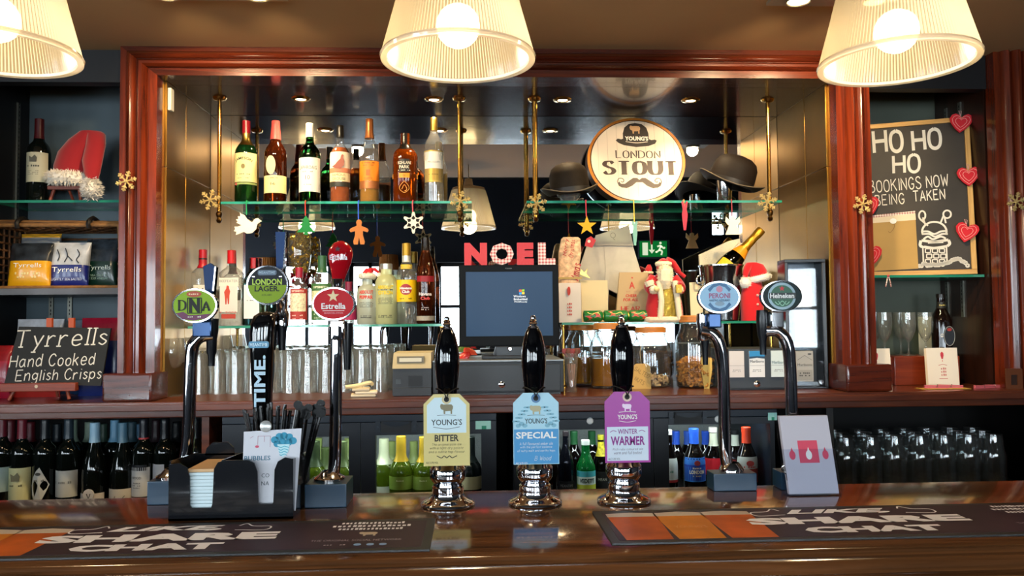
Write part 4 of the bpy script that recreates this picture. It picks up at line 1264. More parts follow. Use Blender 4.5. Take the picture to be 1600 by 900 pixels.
for k in range(26):
    a = RND.uniform(-1, 1); yy = RND.uniform(-.018, .018)
    bx, by = cxp(407) + a * .018, .085 + yy * .7
    tx, ty = cxp(405) + a * .060, .085 + yy * 1.6
    tz = cz(640) - abs(a) * .012 + RND.uniform(-.006, .004)
    o = tube('straw', [(0, 0, 0), (tx - bx, ty - by, tz - .006)], .0032, M('#07080a', .25), None, 8)
    o.location = orig + Vector((bx, by, .006))
    tag(o, 'black drinking straw in the fan at the back of the caddy', 'straw', 'black straws in the caddy')
for k in range(12):
    a = k / 11
    bx, by = cxp(440) + a * .010, .095
    o = thing('stirrer', 'black disc-topped drink stirrer leaning out of the caddy', 'stirrer', orig + Vector((bx, by, .006)), group='black stirrers in the caddy')
    e = Vector((.005 + a * .045 + RND.uniform(-.006, .006), RND.uniform(-.015, .02), cz(658) + RND.uniform(-.006, .016)))
    tube('stick', [(0, 0, 0), e], .0018, M('#08090b', .25), o, 6)
    lathe('disc', [(0, .0015), (.0085, .0015), (.0085, -.0015), (0, -.0015)], M('#08090b', .2), o, 16, e, ax='y')
t = thing('drinks_card', 'pale drinks card printed BUBBLES with turquoise grapes standing in the caddy', 'card', orig + Vector((cxp(420), .012, .006)), (math.radians(-5), 0, 0))
cs = sc_
q = lambda px: (px - 420) * cs
zc = lambda py: (800 - py) * cs
prism('card', [(q(376), zc(795)), (q(458), zc(795)), (q(465), zc(670)), (q(376), zc(674))], 0, .0012, M('#d3d3da', .5), t)
text('BUBBLES', q(398), zc(714.5), 7 * cs, 40 * cs, M('#3f6f86', .5), t, -PAD, bold=.02)
text('CO', q(411), zc(741), 6 * cs, 12 * cs, M('#2a3a44', .5), t, -PAD)
text('NA', q(411), zc(753), 6 * cs, 12 * cs, M('#2a3a44', .5), t, -PAD)
for a, b in ((424, 687), (431, 682), (438, 681), (446, 683), (452, 689), (436, 690), (445, 691), (428, 693)):
    prism('grape_leaf', ell(6 * cs, 5.5 * cs, 14), -PAD, 0, M('#1f8fb0', .5), t, (q(a), zc(b)))
prism('grape_bunch', [(q(428), zc(694)), (q(447), zc(694)), (q(445), zc(706)), (q(437), zc(714)), (q(431), zc(706))], -2 * PAD, 0, M('#bfe4ea', .5), t)
for k in range(4):
    strokes('grape_wave', [[(q(429 + k), zc(697 + 4 * k)), (q(434), zc(699 + 4 * k)), (q(439), zc(697 + 4 * k)), (q(446 - k), zc(699 + 4 * k))]], 1.2 * cs, M('#4fb0c4', .5), t, -3 * PAD)
prism('pink_heart', ell(3 * cs, 2 * cs, 12), -PAD, 0, M('#d0506a', .5), t, (q(397), zc(697)))
strokes('sketch_lines', [[(q(398), zc(681)), (q(398), zc(694))], [(q(398), zc(681)), (q(417), zc(681))], [(q(417), zc(681)), (q(417), zc(698))], [(q(408), zc(681)), (q(408), zc(690))], [(q(386), zc(684)), (q(391), zc(681))]], .6 * cs, M('#b07a8a', .5), t, -PAD)
box('blue_stripe', q(433), q(440), -PAD, 0, zc(768), zc(738), M('#8fc4d8', .5), t)
lathe('clip_disc', [(0, .003), (6 * cs, .003), (9 * cs, .001), (9 * cs, -.002), (0, -.002)], M('#c8c8c4', .25, .5), t, 24, (q(410), -.002, zc(666)), ax='y')

# ------------------------------------------------------------------ leaflet stand
Yl = 1.578
p = P(1273, 770, Yl); sl = Yl / FPX
t = thing('leaflet_stand', 'clear acrylic leaflet stand on the bar beside the dark green tap badge', 'leaflet holder', (p.x, Yl, Z_BAR + .0005))
zl = lambda py: (770 - py) * sl
ql = lambda px: (px - 1273) * sl
lean = lambda z: .30 * z
def slab(name, pts, th, mat, parent):
    v = [(a, lean(c) + b0, c) for a, b0, c in pts] + [(a, lean(c) + b0 + th, c) for a, b0, c in pts]
    return mesh(name, v, [(0, 1, 2, 3), (7, 6, 5, 4), (0, 4, 5, 1), (1, 5, 6, 2), (2, 6, 7, 3), (3, 7, 4, 0)], mat, parent)
slab('back_plate', [(ql(1231), .016, 0), (ql(1315), .016, 0), (ql(1309), .016, zl(622)), (ql(1230), .016, zl(622))], .002, ACRYL, t)
slab('front_pocket', [(ql(1231), -.004, 0), (ql(1315), -.004, 0), (ql(1315), -.004, zl(700)), (ql(1231), -.004, zl(700))], .002, ACRYL, t)
for a in (1231, 1315):
    mesh('pocket_side', [(ql(a), -.002, 0), (ql(a), .016, 0), (ql(a), lean(zl(700)) + .016, zl(700)), (ql(a), lean(zl(700)) - .002, zl(700))], [(0, 1, 2, 3)], ACRYL, t)
box('foot', ql(1231), ql(1315), -.006, .03, 0, .003, ACRYL, t)
tube('wire_clip', smooth_pts([(ql(1228), -.004, zl(745)), (ql(1224), -.006, zl(722)), (ql(1219), -.004, zl(727)), (ql(1227), -.003, zl(735))], 4), .001, STEEL, t, 6)
lf = thing('leaflet', 'pale grey leaflet with red square and three baubles in the acrylic stand', 'leaflet', (p.x, Yl, Z_BAR + .004))
for k in range(4):
    d = .002 + .0028 * k
    slab('sheet', [(ql(1233), d, 0), (ql(1313), d, 0), (ql(1313), d, zl(652)), (ql(1233), d, zl(652))], .0018, M('#c2bdc6', .6), lf)
def lprism(name, poly, mat):
    v = [(a, lean(c) + .002 - .0006, c) for a, c in poly]
    return mesh(name, v, [tuple(range(len(v)))], mat, lf)
PK = M('#d84a62', .5)
lprism('red_square', [(ql(1257), zl(724)), (ql(1289), zl(724)), (ql(1289), zl(690)), (ql(1257), zl(690))], PK)
for cx_, m_ in ((1246, PK), (1300, PK), (1273, WHITE)):
    o = lprism('bauble', [(ql(cx_) + a, c) for a, c in ell(5 * sl, 7 * sl, 18, 0, zl(712))] , m_)
    for v_ in o.data.vertices: v_.co.y -= .0003
    o = lprism('bauble_top', [(ql(cx_ - 2), zl(706)), (ql(cx_ + 2), zl(706)), (ql(cx_), zl(700))], m_)
    for v_ in o.data.vertices: v_.co.y -= .0003
# ------------------------------------------------------------------ bottles
SH = {
 'whisky': [(.0, 0), (.9, 0), (1, .02), (1, .60), (.96, .645), (.74, .70), (.47, .74), (.38, .775), (.35, .82), (.33, .93), (.33, 1), (0, 1)],
 'pot': [(.0, 0), (.9, 0), (1, .02), (1, .57), (.97, .62), (.85, .67), (.55, .73), (.46, .77), (.44, .83), (.36, .93), (.34, 1), (0, 1)],
 'slope': [(.0, 0), (.9, 0), (1, .02), (.98, .50), (.94, .57), (.80, .65), (.58, .73), (.43, .79), (.38, .84), (.35, .95), (.35, 1), (0, 1)],
 'macallan': [(.0, 0), (.86, 0), (.90, .02), (1, .58), (.98, .64), (.86, .70), (.58, .765), (.42, .81), (.34, .86), (.33, 1), (0, 1)],
 'highland': [(.0, 0), (.92, 0), (1, .02), (1, .64), (.97, .70), (.80, .755), (.50, .79), (.42, .82), (.38, .86), (.38, 1), (0, 1)],
 'bordeaux': [(.0, 0), (.92, 0), (1, .015), (1, .60), (.97, .645), (.82, .69), (.52, .735), (.41, .77), (.38, .82), (.37, 1), (0, 1)],
 'burgundy': [(.0, 0), (.92, 0), (1, .015), (1, .36), (.97, .43), (.86, .52), (.68, .62), (.50, .71), (.40, .79), (.37, .86), (.36, 1), (0, 1)],
 'hock': [(.0, 0), (.92, 0), (1, .015), (1, .46), (.95, .54), (.82, .61), (.60, .66), (.44, .70), (.40, .75), (.38, 1), (0, 1)],
 'gin': [(.0, 0), (.92, 0), (1, .02), (1, .66), (.95, .70), (.70, .745), (.42, .775), (.36, .80), (.36, 1), (0, 1)],
 'bombay': [(.0, 0), (.92, 0), (1, .02), (1, .60), (.9, .68), (.55, .78), (.42, .82), (.40, 1), (0, 1)],
 'absolut': [(.0, 0), (.94, 0), (1, .02), (1, .66), (.96, .72), (.75, .785), (.52, .82), (.50, .84), (.50, 1), (0, 1)],
 'rum': [(.0, 0), (.92, 0), (1, .02), (1, .58), (.95, .64), (.75, .70), (.50, .745), (.42, .78), (.40, 1), (0, 1)],
 'tall': [(.0, 0), (.92, 0), (1, .02), (1, .55), (.92, .64), (.72, .74), (.50, .82), (.42, .88), (.40, 1), (0, 1)],
 'sipsmith': [(.0, 0), (.92, 0), (1, .02), (1, .60), (.96, .66), (.75, .72), (.42, .775), (.38, .80), (.38, 1), (0, 1)],
 'beer': [(.0, 0), (.92, 0), (1, .015), (1, .55), (.95, .61), (.70, .70), (.48, .77), (.42, .84), (.42, 1), (0, 1)],
}


def G(col, rough=.03, ior=1.4, tr=1.0):
    return M(col, rough, trans=tr, ior=ior)


DGREEN, DBROWN = M('#123a18', .04, trans=.7, ior=1.35, coat=.3), M('#4a1c08', .04, trans=.7, ior=1.35, coat=.3)
CLR = thin_glass('bottle', (.95, .96, .95), 1.5, 0.03, haze=.05)
AMBER = G('#c06a14')
PALE = thin_glass('pale', (.96, .97, .95), 1.7, .03, haze=.10)


def bottle(name, label, px, base, top, w, Y, zb, shape, glass, cap=None, labels=(), texts=(), sq=0.0, ys=1.0, seg=28, group=None, liquid=None, cat='bottle', rings=()):
    p = P(px, base, Y)
    zt = P(px, top, Y).z - zb
    R = w / 2 * Y / FPX
    t = thing(name, label, cat, (p.x, Y, zb + .0005), group=group)
    t['R'] = R
    s = Y / FPX
    zz = lambda py: P(px, py, Y).z - zb
    pr = SH[shape]
    lathe('glass', [(r * R, z * zt) for r, z in pr], glass, t, seg, sq=sq, ys=ys)
    def rad(z):
        f = z / zt
        for (r0, z0), (r1, z1) in zip(pr[1:], pr[2:]):
            if z0 <= f <= z1 and z1 > z0: return R * (r0 + (r1 - r0) * (f - z0) / (z1 - z0))
        return R
    if liquid:
        lm, ltop = liquid
        lt = zz(ltop) / zt
        lp = [(max(0, r * R * .955 - .0004), z * zt + .003 if z < .02 else z * zt) for r, z in pr if z < lt]
        lp += [(max(0, rad(lt * zt) * .955 - .0004), lt * zt), (0, lt * zt)]
        lathe('liquid', lp, lm, t, seg, sq=sq, ys=ys)
    if cap:
        cpr = [(0, zz(cap[1]) - .0)]
        y1, y0 = cap[0], cap[1]
        z1, z0 = zt, zz(y0)
        steps = 5
        pts = []
        for k in range(steps + 1):
            z = z0 + (z1 - z0) * k / steps
            pts.append((rad(min(z, zt * .999)) + .0012, z))
        pts += [(pts[-1][0] * .92, z1 + .0015), (0, z1 + .002)]
        lathe('cap', pts, cap[2], t, 20, sq=sq if w > 40 else 0)
        if len(cap) > 3:
            zc = z0 + (z1 - z0) * .5
            lathe('cap_band', [(rad(zc) + .0018, zc - .003), (rad(zc) + .0018, zc + .003)], cap[3], t, 20)
    for lb in labels:
        y0, y1, ang, mat = lb[:4]
        off = lb[4] if len(lb) > 4 else 0.0
        nm = lb[5] if len(lb) > 5 else 'label'
        if sq > 1:
            hw = ang * R
            z0, z1 = zz(y1), zz(y0)
            box(nm, -hw + off * R, hw + off * R, -R * ys - .0007, -R * ys, z0, z1, mat, t)
        else:
            z0, z1 = zz(y1), zz(y0)
            patch(nm, lambda z: rad(z) * (1 + .05 * sq) + .0006, z0, z1, ang, mat, t, off, rows=5)
    for i, tx in enumerate(texts):
        st, py, h, wd, mat = tx[:5]
        k = tx[5] if len(tx) > 5 else {}
        z = zz(py)
        kw = dict(R=rad(z) * (1 + .05 * sq) + .0010 + .0003) if sq <= 1 else dict(y=-R * ys - .0012)
        if 'off' in k and sq > 1: k = {a: b for a, b in k.items() if a != 'off'}
        fn = hand if k.get('hand') else text
        k = {a: b for a, b in k.items() if a != 'hand'}
        if st.startswith('#'):
            rows = k.get('rows', 1)
            small_print(0, z, h * s, wd * s, int(st[1:]), mat, t, y=kw.get('y', 0), R=kw.get('R'), rows=rows)
        else:
            fn(st, 0, z, h * s, wd * s, mat, t, **kw, **k)
    return t


LB_CREAM, LB_WHITE, LB_ORANGE, LB_BLACK = M('#e6d995', .6), M('#e9e6da', .6), M('#d97a14', .55), M('#14110e', .5)
WG = 'whisky bottles on the upper glass shelf'
YW, BW = 3.09, 311
b = bottle('whisky_bottle', 'green whiskey bottle with cream label, gold neck and dark red cap', 384.5, BW, 190, 34, YW, Z_SH1, 'whisky', DGREEN, (190, 209, M('#8c1020', .3)), [(209, 229, 3.0, GOLD, 0, 'neck_label'), (242, 287, 2.9, LB_CREAM), (288, 291, 2.9, M('#8a9a5a', .5), 0, 'label_band')], [('JAMESON', 251, 5.5, 29, M('#23301c', .5), dict(arc=.06, bold=.02)), ('#8', 275, 1.6, 22, INK), ('#7', 281, 1.2, 18, INK)], group=WG)
z_ = lambda py: P(384, py, YW).z - Z_SH1
sR = b['R'] + .0012
prism('label_crest', ell(.0075, .0095, 16), -sR - .0004, -sR, M('#7a6a3a', .5), b, (0, z_(263)))
prism('seal', ell(.0055, .0055, 14), -sR * .8, -sR * .7, M('#a8402c', .5), b, (-sR * .62, z_(290)))
b = bottle('whisky_bottle', 'dark brown whisky bottle with oval crest and low cream label', 430.5, BW, 190, 34, YW, Z_SH1, 'pot', DBROWN, (190, 219, M('#c04a44', .35)), [(277, 304, 2.9, LB_CREAM)], [('16', 290, 4, 7, INK), ('#9', 281, 1.2, 16, INK)], group=WG)
prism('oval_label', ell(.0175, .036, 28), -b['R'] - .0012, -b['R'] * .93, M('#d8cc98', .6), b, (-.008, P(430, 261, YW).z - Z_SH1))
b = bottle('whisky_bottle', 'green whisky bottle with large white label and white cap', 484, BW, 194, 32.5, YW, Z_SH1, 'whisky', G('#1f5a24'), (194, 215, M('#eae6dc', .4)), [(249, 302, 2.9, LB_WHITE)], [('LAPHROAIG', 264.5, 5.5, 29, M('#3c4a40', .5)), ('10', 280, 6.5, 7, M('#4a4a48', .5)), ('#7', 271, 1.3, 17, INK), ('#6', 291, 1.3, 12, INK)], group=WG)
b = bottle('whisky_bottle', 'whisky bottle with red grouse bird picture on its label', 531.5, BW, 197, 31, YW, Z_SH1, 'whisky', CLR, (197, 215, M('#17140f', .3)), [(240, 272, 2.9, M('#e8d8bc', .6)), (272.5, 286, 2.9, M('#ead9a6', .6)), (287, 294, 2.9, M('#2a2a22', .5), 0, 'label_band')], [('THE', 272, 2.2, 7, M('#6a5030', .5)), ('FAMOUS', 276, 4.2, 22, M('#5a4428', .5)), ('GROUSE', 282, 4.2, 22, M('#5a4428', .5))], liquid=(M('#c05a12', .1, trans=.45, ior=1.33), 232), group=WG)
zg = lambda py: P(531, py, YW).z - Z_SH1
sg = YW / FPX
prism('grouse_picture', [(x * sg, z * sg) for x, z in [(-10, -7), (-5, -3), (-1, 2), (3, 6), (4, 11), (6, 13), (8, 11), (7, 8), (9, 2), (8, -5), (3, -10), (-3, -9)]], -b['R'] - .0016, -b['R'] - .0009, M('#8a3a22', .5), b, (.0, zg(257)))
patch('heather_strip', b['R'] + .0008, zg(272), zg(265), 2.85, M('#c07a58', .6), b)
b = bottle('whisky_bottle', 'clear whisky bottle with orange label and copper neck', 577.5, BW, 187, 31, YW, Z_SH1, 'slope', CLR, (187, 217, M('#b06a3a', .3, .6)), [(254, 285, 2.7, LB_ORANGE), (285.5, 297, 2.7, M('#a8683a', .4, .4), 0, 'label_band')], [('#9', 257, 2.2, 22, M('#8a4a10', .5)), ('#7', 261, 1.4, 18, M('#8a4a10', .5)), ('#5', 281, 1.4, 14, M('#8a4a10', .5))], liquid=(M('#d8962c', .1, trans=.5, ior=1.33), 262), group=WG)
box('label_emblem', -.008, .006, -b['R'] - .0014, -b['R'] - .0008, P(577, 277, YW).z - Z_SH1, P(577, 268, YW).z - Z_SH1, M('#a85c10', .5), b)
b = bottle('whisky_bottle', 'squat amber whisky bottle with black label and orange band', 633.5, BW, 210, 38, YW, Z_SH1, 'highland', M('#8c3a08', .05, trans=.7, ior=1.35), (210, 236, M('#15120f', .25)), [(252, 272, 2.7, LB_BLACK), (274, 281, 2.9, M('#e8941a', .5), 0, 'label_band')], [('HIGHLAND', 258, 4.8, 27, M('#d8d0b8', .5), dict(bold=.02)), ('PARK', 264.5, 4.8, 16, M('#d8d0b8', .5), dict(bold=.02)), ('#8', 269.5, 1.4, 20, M('#d8d0b8', .5)), ('12', 277.5, 3, 4, INK)], group=WG, sq=.6)
strokes('embossed_emblem', [[(0, 9), (6, 2), (7, -4), (0, -9), (-7, -4), (-6, 2), (0, 9)], [(-4, -4), (0, 3), (4, -4), (0, -7)]], .0016, M('#e8a860', .15, coat=.5), b, -b['R'] - .0012, YW / FPX, (0, P(633, 295, YW).z - Z_SH1))
b = bottle('whisky_bottle', 'tall clear whisky bottle with white and gold label', 678.5, BW, 185, 32, YW, Z_SH1, 'macallan', PALE, (185, 205, GOLD), [(238, 287, 2.2, M('#c8a850', .4, .3), 0, 'label_border'), (266, 284, 2.0, M('#b8923c', .4, .3), 0, 'label_band')], [('MACALLAN', 256, 3, 20, M('#4a3a2a', .5)), ('#5', 261, 1.3, 14, INK), ('#6', 275, 1.5, 16, M('#6a5020', .5))], group=WG, sq=.4, liquid=None)
patch('label', b['R'] + .0013, P(678, 266, YW).z - Z_SH1, P(678, 240, YW).z - Z_SH1, 2.0, LB_WHITE, b)

# lower glass shelf: gin, vodka, rum
GG = 'spirit bottles on the lower glass shelf'
YG, BG = 3.11, 506
b = bottle('gin_bottle', 'clear square gin bottle with red band cap, behind green badge', 316.5, BG, 391, 31, YG, Z_SH2, 'gin', CLR, (391, 419, M('#b0182a', .3), M('#2a1a1a', .4)), [(446, 465, .62, LB_WHITE)], [('24', 454, 7, 12, M('#6a6a6a', .5))], sq=3, ys=.85, group=GG)
b = bottle('gin_bottle', 'clear square gin bottle with red cap and red guardsman picture', 361.5, BG, 392, 34, YG, Z_SH2, 'gin', PALE, (392, 412, RED), [(435, 448, .86, LB_WHITE), (448, 488, .78, M('#dfe0d8', .4)), (491, 498, .62, M('#b8402c', .5), 0, 'low_label')], [('BEEFEATER', 440, 4, 27, M('#8a9090', .5)), ('#6', 488, 1.5, 26, M('#b8402c', .5))], sq=3, ys=.85, group=GG)
s_ = YG / FPX
prism('guardsman', [(x * s_, z * s_) for x, z in [(-3, -14), (-1.5, -14), (-.5, -3), (.8, -14), (2.4, -13), (3, 0), (4, 6), (2.5, 10), (2, 14), (-1, 15), (-2, 10), (-5, 5), (-4, -2)]], -b['R'] * .85 - .0016, -b['R'] * .85 - .0009, M('#c8452c', .5), b, (-.004, P(361, 462, YG).z - Z_SH2))
b = bottle('gin_bottle', 'pale teal square gin bottle with white label, beside the round badge', 397, BG, 404, 32, YG, Z_SH2, 'bombay', G('#8fd8dc', .02), (404, 420, M('#a01c24', .3)), [(446, 498, .72, M('#dfe8ea', .4))], [('GIN', 452, 3, 13, M('#33465a', .5)), ('#6', 470, 1.4, 14, M('#33465a', .5))], sq=3.5, ys=.9, group=GG)
prism('round_crest', ell(.011, .011, 20), -b['R'] * .9 - .0015, -b['R'] * .9 - .0009, M('#a8b4b8', .5), b, (0, P(397, 459, YG).z - Z_SH2))
lathe('neck_label', [(.0145, .0), (.0150, .03)], M('#16305a', .4), b, 16, (0, 0, P(397, 433, YG).z - Z_SH2))
b = bottle('gin_bottle', 'clear round gin bottle with red printed label and wax top', 467.5, BG, 419, 28, YG, Z_SH2, 'sipsmith', PALE, (419, 434, M('#9c1c34', .35)), [(452, 500, 2.4, M('#b03a34', .5))], [('SIPSMITH', 455.5, 3, 20, M('#f0d0c0', .5), dict(bold=.02)), ('#7', 493, 2.2, 18, M('#f0d0c0', .5)), ('#7', 498, 1.4, 18, M('#f0d0c0', .5))], group=GG)
patch('label_picture', b['R'] + .0012, P(467, 487, YG).z - Z_SH2, P(467, 459, YG).z - Z_SH2, 1.9, M('#ecd9b8', .6, noise=.35, scale=160), b)
b = bottle('gin_bottle', 'clear round gin bottle with green label and dark green wax top', 503.5, BG, 400.5, 33, YG, Z_SH2, 'sipsmith', PALE, (400.5, 426, M('#2c5a38', .35)), [(444, 500, 2.3, M('#3f6f3a', .5))], [('SIPSMITH', 449.5, 3.4, 24, M('#e0e8c8', .5), dict(bold=.02)), ('#6', 491, 2.2, 22, M('#e0e8c8', .5)), ('DRY GIN', 497, 3, 20, M('#e0e8c8', .5))], group=GG)
patch('label_picture', b['R'] + .0012, P(503, 486, YG).z - Z_SH2, P(503, 455, YG).z - Z_SH2, 1.9, M('#d8d8a8', .6, noise=.4, scale=160), b)
b = bottle('gin_bottle', 'pink-labelled clear bottle half hidden behind the red oval badge', 545, BG, 441, 26, YG + .03, Z_SH2, 'sipsmith', PALE, (441, 455, M('#7a1838', .35)), [(478, 500, 2.4, M('#a82a58', .5))], group=GG)
FROST = M('#e6ecd6', .28, trans=.55, ior=1.35)
FROSTY = M('#e9edb0', .28, trans=.5, ior=1.35)
b = bottle('vodka_bottle', 'frosted vodka bottle with red lettering wearing a tiny santa hat', 574, BG, 432, 32, YG, Z_SH2, 'absolut', FROST, None, [], [('ABSOLUT', 457, 5.5, 23, M('#d8503c', .5), dict(bold=.04)), ('PEPPAR', 465, 5.5, 22, M('#d8503c', .5), dict(bold=.04)), ('#10', 473, 1, 24, M('#7a7a6a', .5), dict(rows=5)), ('#8', 494, 1.3, 18, INK, dict(rows=2))], group=GG)
Rb = b['R']
vh = P(574, 432, YG).z - Z_SH2
h = thing('mini_santa_hat', 'tiny red felt santa hat on the frosted vodka bottle', 'santa hat', b.location + Vector((0, 0, vh - .012)))
fur('fur_brim', [(.024 * math.cos(a), .024 * math.sin(a), .012) for a in [math.pi * k / 8 for k in range(17)]], .0115, M('#efe6d0', .9), h, 420, .005, 3)
loft('felt', [((0, 0, .014), .022, .022, 0), ((.002, 0, .028), .021, .019, 0), ((.010, 0, .042), .017, .015, 0), ((.022, 0, .044), .012, .012, 0), ((.034, 0, .034), .010, .010, 0), ((.044, 0, .024), .006, .006, 0)], M('#cc1420', .8, sheen=.3), h, 18)
furball('pompom', .009, (.046, -.004, .016), M('#f2ead8', .9), h, 200, .004, 5)
b = bottle('vodka_bottle', 'frosted pale yellow vodka bottle with silver cap', 604, BG, 413, 35, YG, Z_SH2, 'absolut', FROSTY, (413, 421, M('#b9bcb4', .3, .7)), [], [('ABSOLUT', 449.5, 5.5, 26, M('#e8cc1c', .5), dict(bold=.05)), ('CITRON', 458, 6, 24, M('#e8cc1c', .5), dict(bold=.05)), ('#9', 453.5, 1.5, 26, INK), ('#10', 466, 1, 25, M('#7a7a5a', .5), dict(rows=6)), ('#9', 493, 1.4, 24, INK, dict(rows=2))], group=GG)
b = bottle('rum_bottle', 'clear rum bottle with yellow label and gold cap', 635.5, BG, 381, 31, YG, Z_SH2, 'rum', PALE, (381, 400, M('#b08a2c', .3, .5)), [(400, 410, 3.0, M('#d8d8cc', .3, .5), 0, 'neck_label'), (438, 472, 2.9, M('#f0c40c', .45))], [('Havana', 451, 4, 20, WHITE, dict(bold=.04)), ('Club', 456.5, 4.5, 12, WHITE, dict(bold=.04)), ('#7', 467, 2, 20, M('#3a2a10', .5))], group=GG)
curved('red_disc', ell(9.5 * s_, 8.5 * s_, 22), b['R'] + .0010, M('#9c1c24', .4), b, (0, P(635, 453, YG).z - Z_SH2))
patch('yellow_neck', b['R'] * .6, P(635, 421, YG).z - Z_SH2, P(635, 414, YG).z - Z_SH2, 2.6, M('#f0c81c', .4), b)
b = bottle('rum_bottle', 'tall dark brown rum bottle at the till end of the shelf', 665.5, BG, 372, 30, YG, Z_SH2, 'tall', DBROWN, (372, 392, M('#140d0a', .25)), [(494, 501, 2.4, M('#a09888', .4), 0, 'low_label'), (432, 441, 2.0, M('#8c1420', .5), 0, 'shoulder_label')], [('Havana', 460, 5, 21, M('#e8e0e0', .5), dict(bold=.03)), ('Club', 466.5, 5, 15, M('#d84a4a', .5), dict(bold=.03)), ('#6', 481, 1.6, 14, M('#c8b8b0', .5), dict(rows=2))], group=GG)
# gold foil in a balloon glass behind the sloe gin
p = P(468, BG, 3.20)
t = thing('foil_goblet', 'tall glass goblet stuffed with gold and red tinsel foil', 'goblet', (p.x, 3.2, Z_SH2 + .0005))
zq = lambda py: P(468, py, 3.2).z - Z_SH2
lathe('glass', [(0, 0), (.034, 0), (.034, .003), (.006, .010), (.005, zq(455)), (.02, zq(440)), (.040, zq(415)), (.046, zq(395)), (.044, zq(375)), (.040, zq(365))], CLR, t, 28)
rd = random.Random(5)
for col, n, lo, hi, nm in (('#e0c23c', 110, 425, 364, 'gold_foil'), ('#c8202c', 26, 450, 418, 'red_foil')):
    v, f = [], []
    for k in range(n):
        a, r_ = rd.uniform(0, 6.28), .034 * math.sqrt(rd.random()); z0 = zq(rd.uniform(hi, lo))
        c = Vector((r_ * math.cos(a), r_ * math.sin(a), z0)); u = Vector((rd.gauss(0, 1), rd.gauss(0, 1), rd.gauss(0, 1.5))).normalized() * .012
        w_ = u.orthogonal().normalized() * .005; i = len(v)
        v += [c - u - w_, c - u + w_, c + w_ * 1.4 + Vector((0, .003, 0)), c - w_ * 1.4, c + u - w_, c + u + w_]
        f += [(i, i + 1, i + 2, i + 3), (i + 3, i + 2, i + 5, i + 4)]
    mesh(nm, v, f, M(col, .18, .9), t)

# ------------------------------------------------------------------ wine under the left of the back counter
WN = 'wine bottles under the back counter'
ZW = P(150, 790, 2.80).z
tag(box('wine_shelf', AX0 - .049, P(320, 780, 2.78).x, 2.74, 3.34, ZW - .03, ZW, wood('wineshelf', '#20120a', '#33200f', 'x', .5, 0)), 'dark shelf under the row of wine bottles', 'shelf')
VDG = M('#0a0f0c', .05, coat=.4)
KG, KB = M('#93a894', .4), M('#6d9fbf', .35)
front = [
 (2, 'bordeaux', 652, M('#5c1420', .35), [(728, 766, 1.9, M('#8fa6a8', .5), .2)], 'white-labelled wine bottle cut off at the far left'),
 (33, 'bordeaux', 655, M('#6a1a26', .35), [(729, 782, 2.6, M('#cfcf9e', .55))], 'red-topped wine bottle with tall cream stag label'),
 (69, 'bordeaux', 655, M('#14181c', .3), [], 'dark wine bottle with a diamond-shaped white label'),
 (106, 'bordeaux', 655, M('#26323a', .3), [(733, 774, 2.6, M('#b9bcb8', .55))], 'dark wine bottle with plain wide silver label'),
 (147, 'burgundy', 661, M('#8fb3c8', .35), [(768, 790, 2.5, M('#c9c4c0', .55))], 'slope-shouldered wine bottle with pale blue top and V label'),
 (191, 'burgundy', 661, M('#4f7488', .35), [(761, 790, 2.6, M('#c6c0b4', .55))], 'slope-shouldered wine bottle with steel blue top and script label'),
 (224, 'bordeaux', 655, M('#1a1c22', .3), [(728, 773, 2.2, M('#c3c6c8', .55), -.2), (724, 733, 1.9, M('#15181e', .5), -.3, 'label_top')], 'wine bottle with white label lettered WOOD'),
 (257, 'bordeaux', 655, M('#101418', .3), [(723, 755, 1.4, M('#b0b4bc', .55), -.4)], 'wine bottle with narrow white label behind the tap with the green oval badge'),
 (305, 'bordeaux', 655, M('#0f1216', .3), [], 'unlabelled dark wine bottle beside the wooden divider'),
]
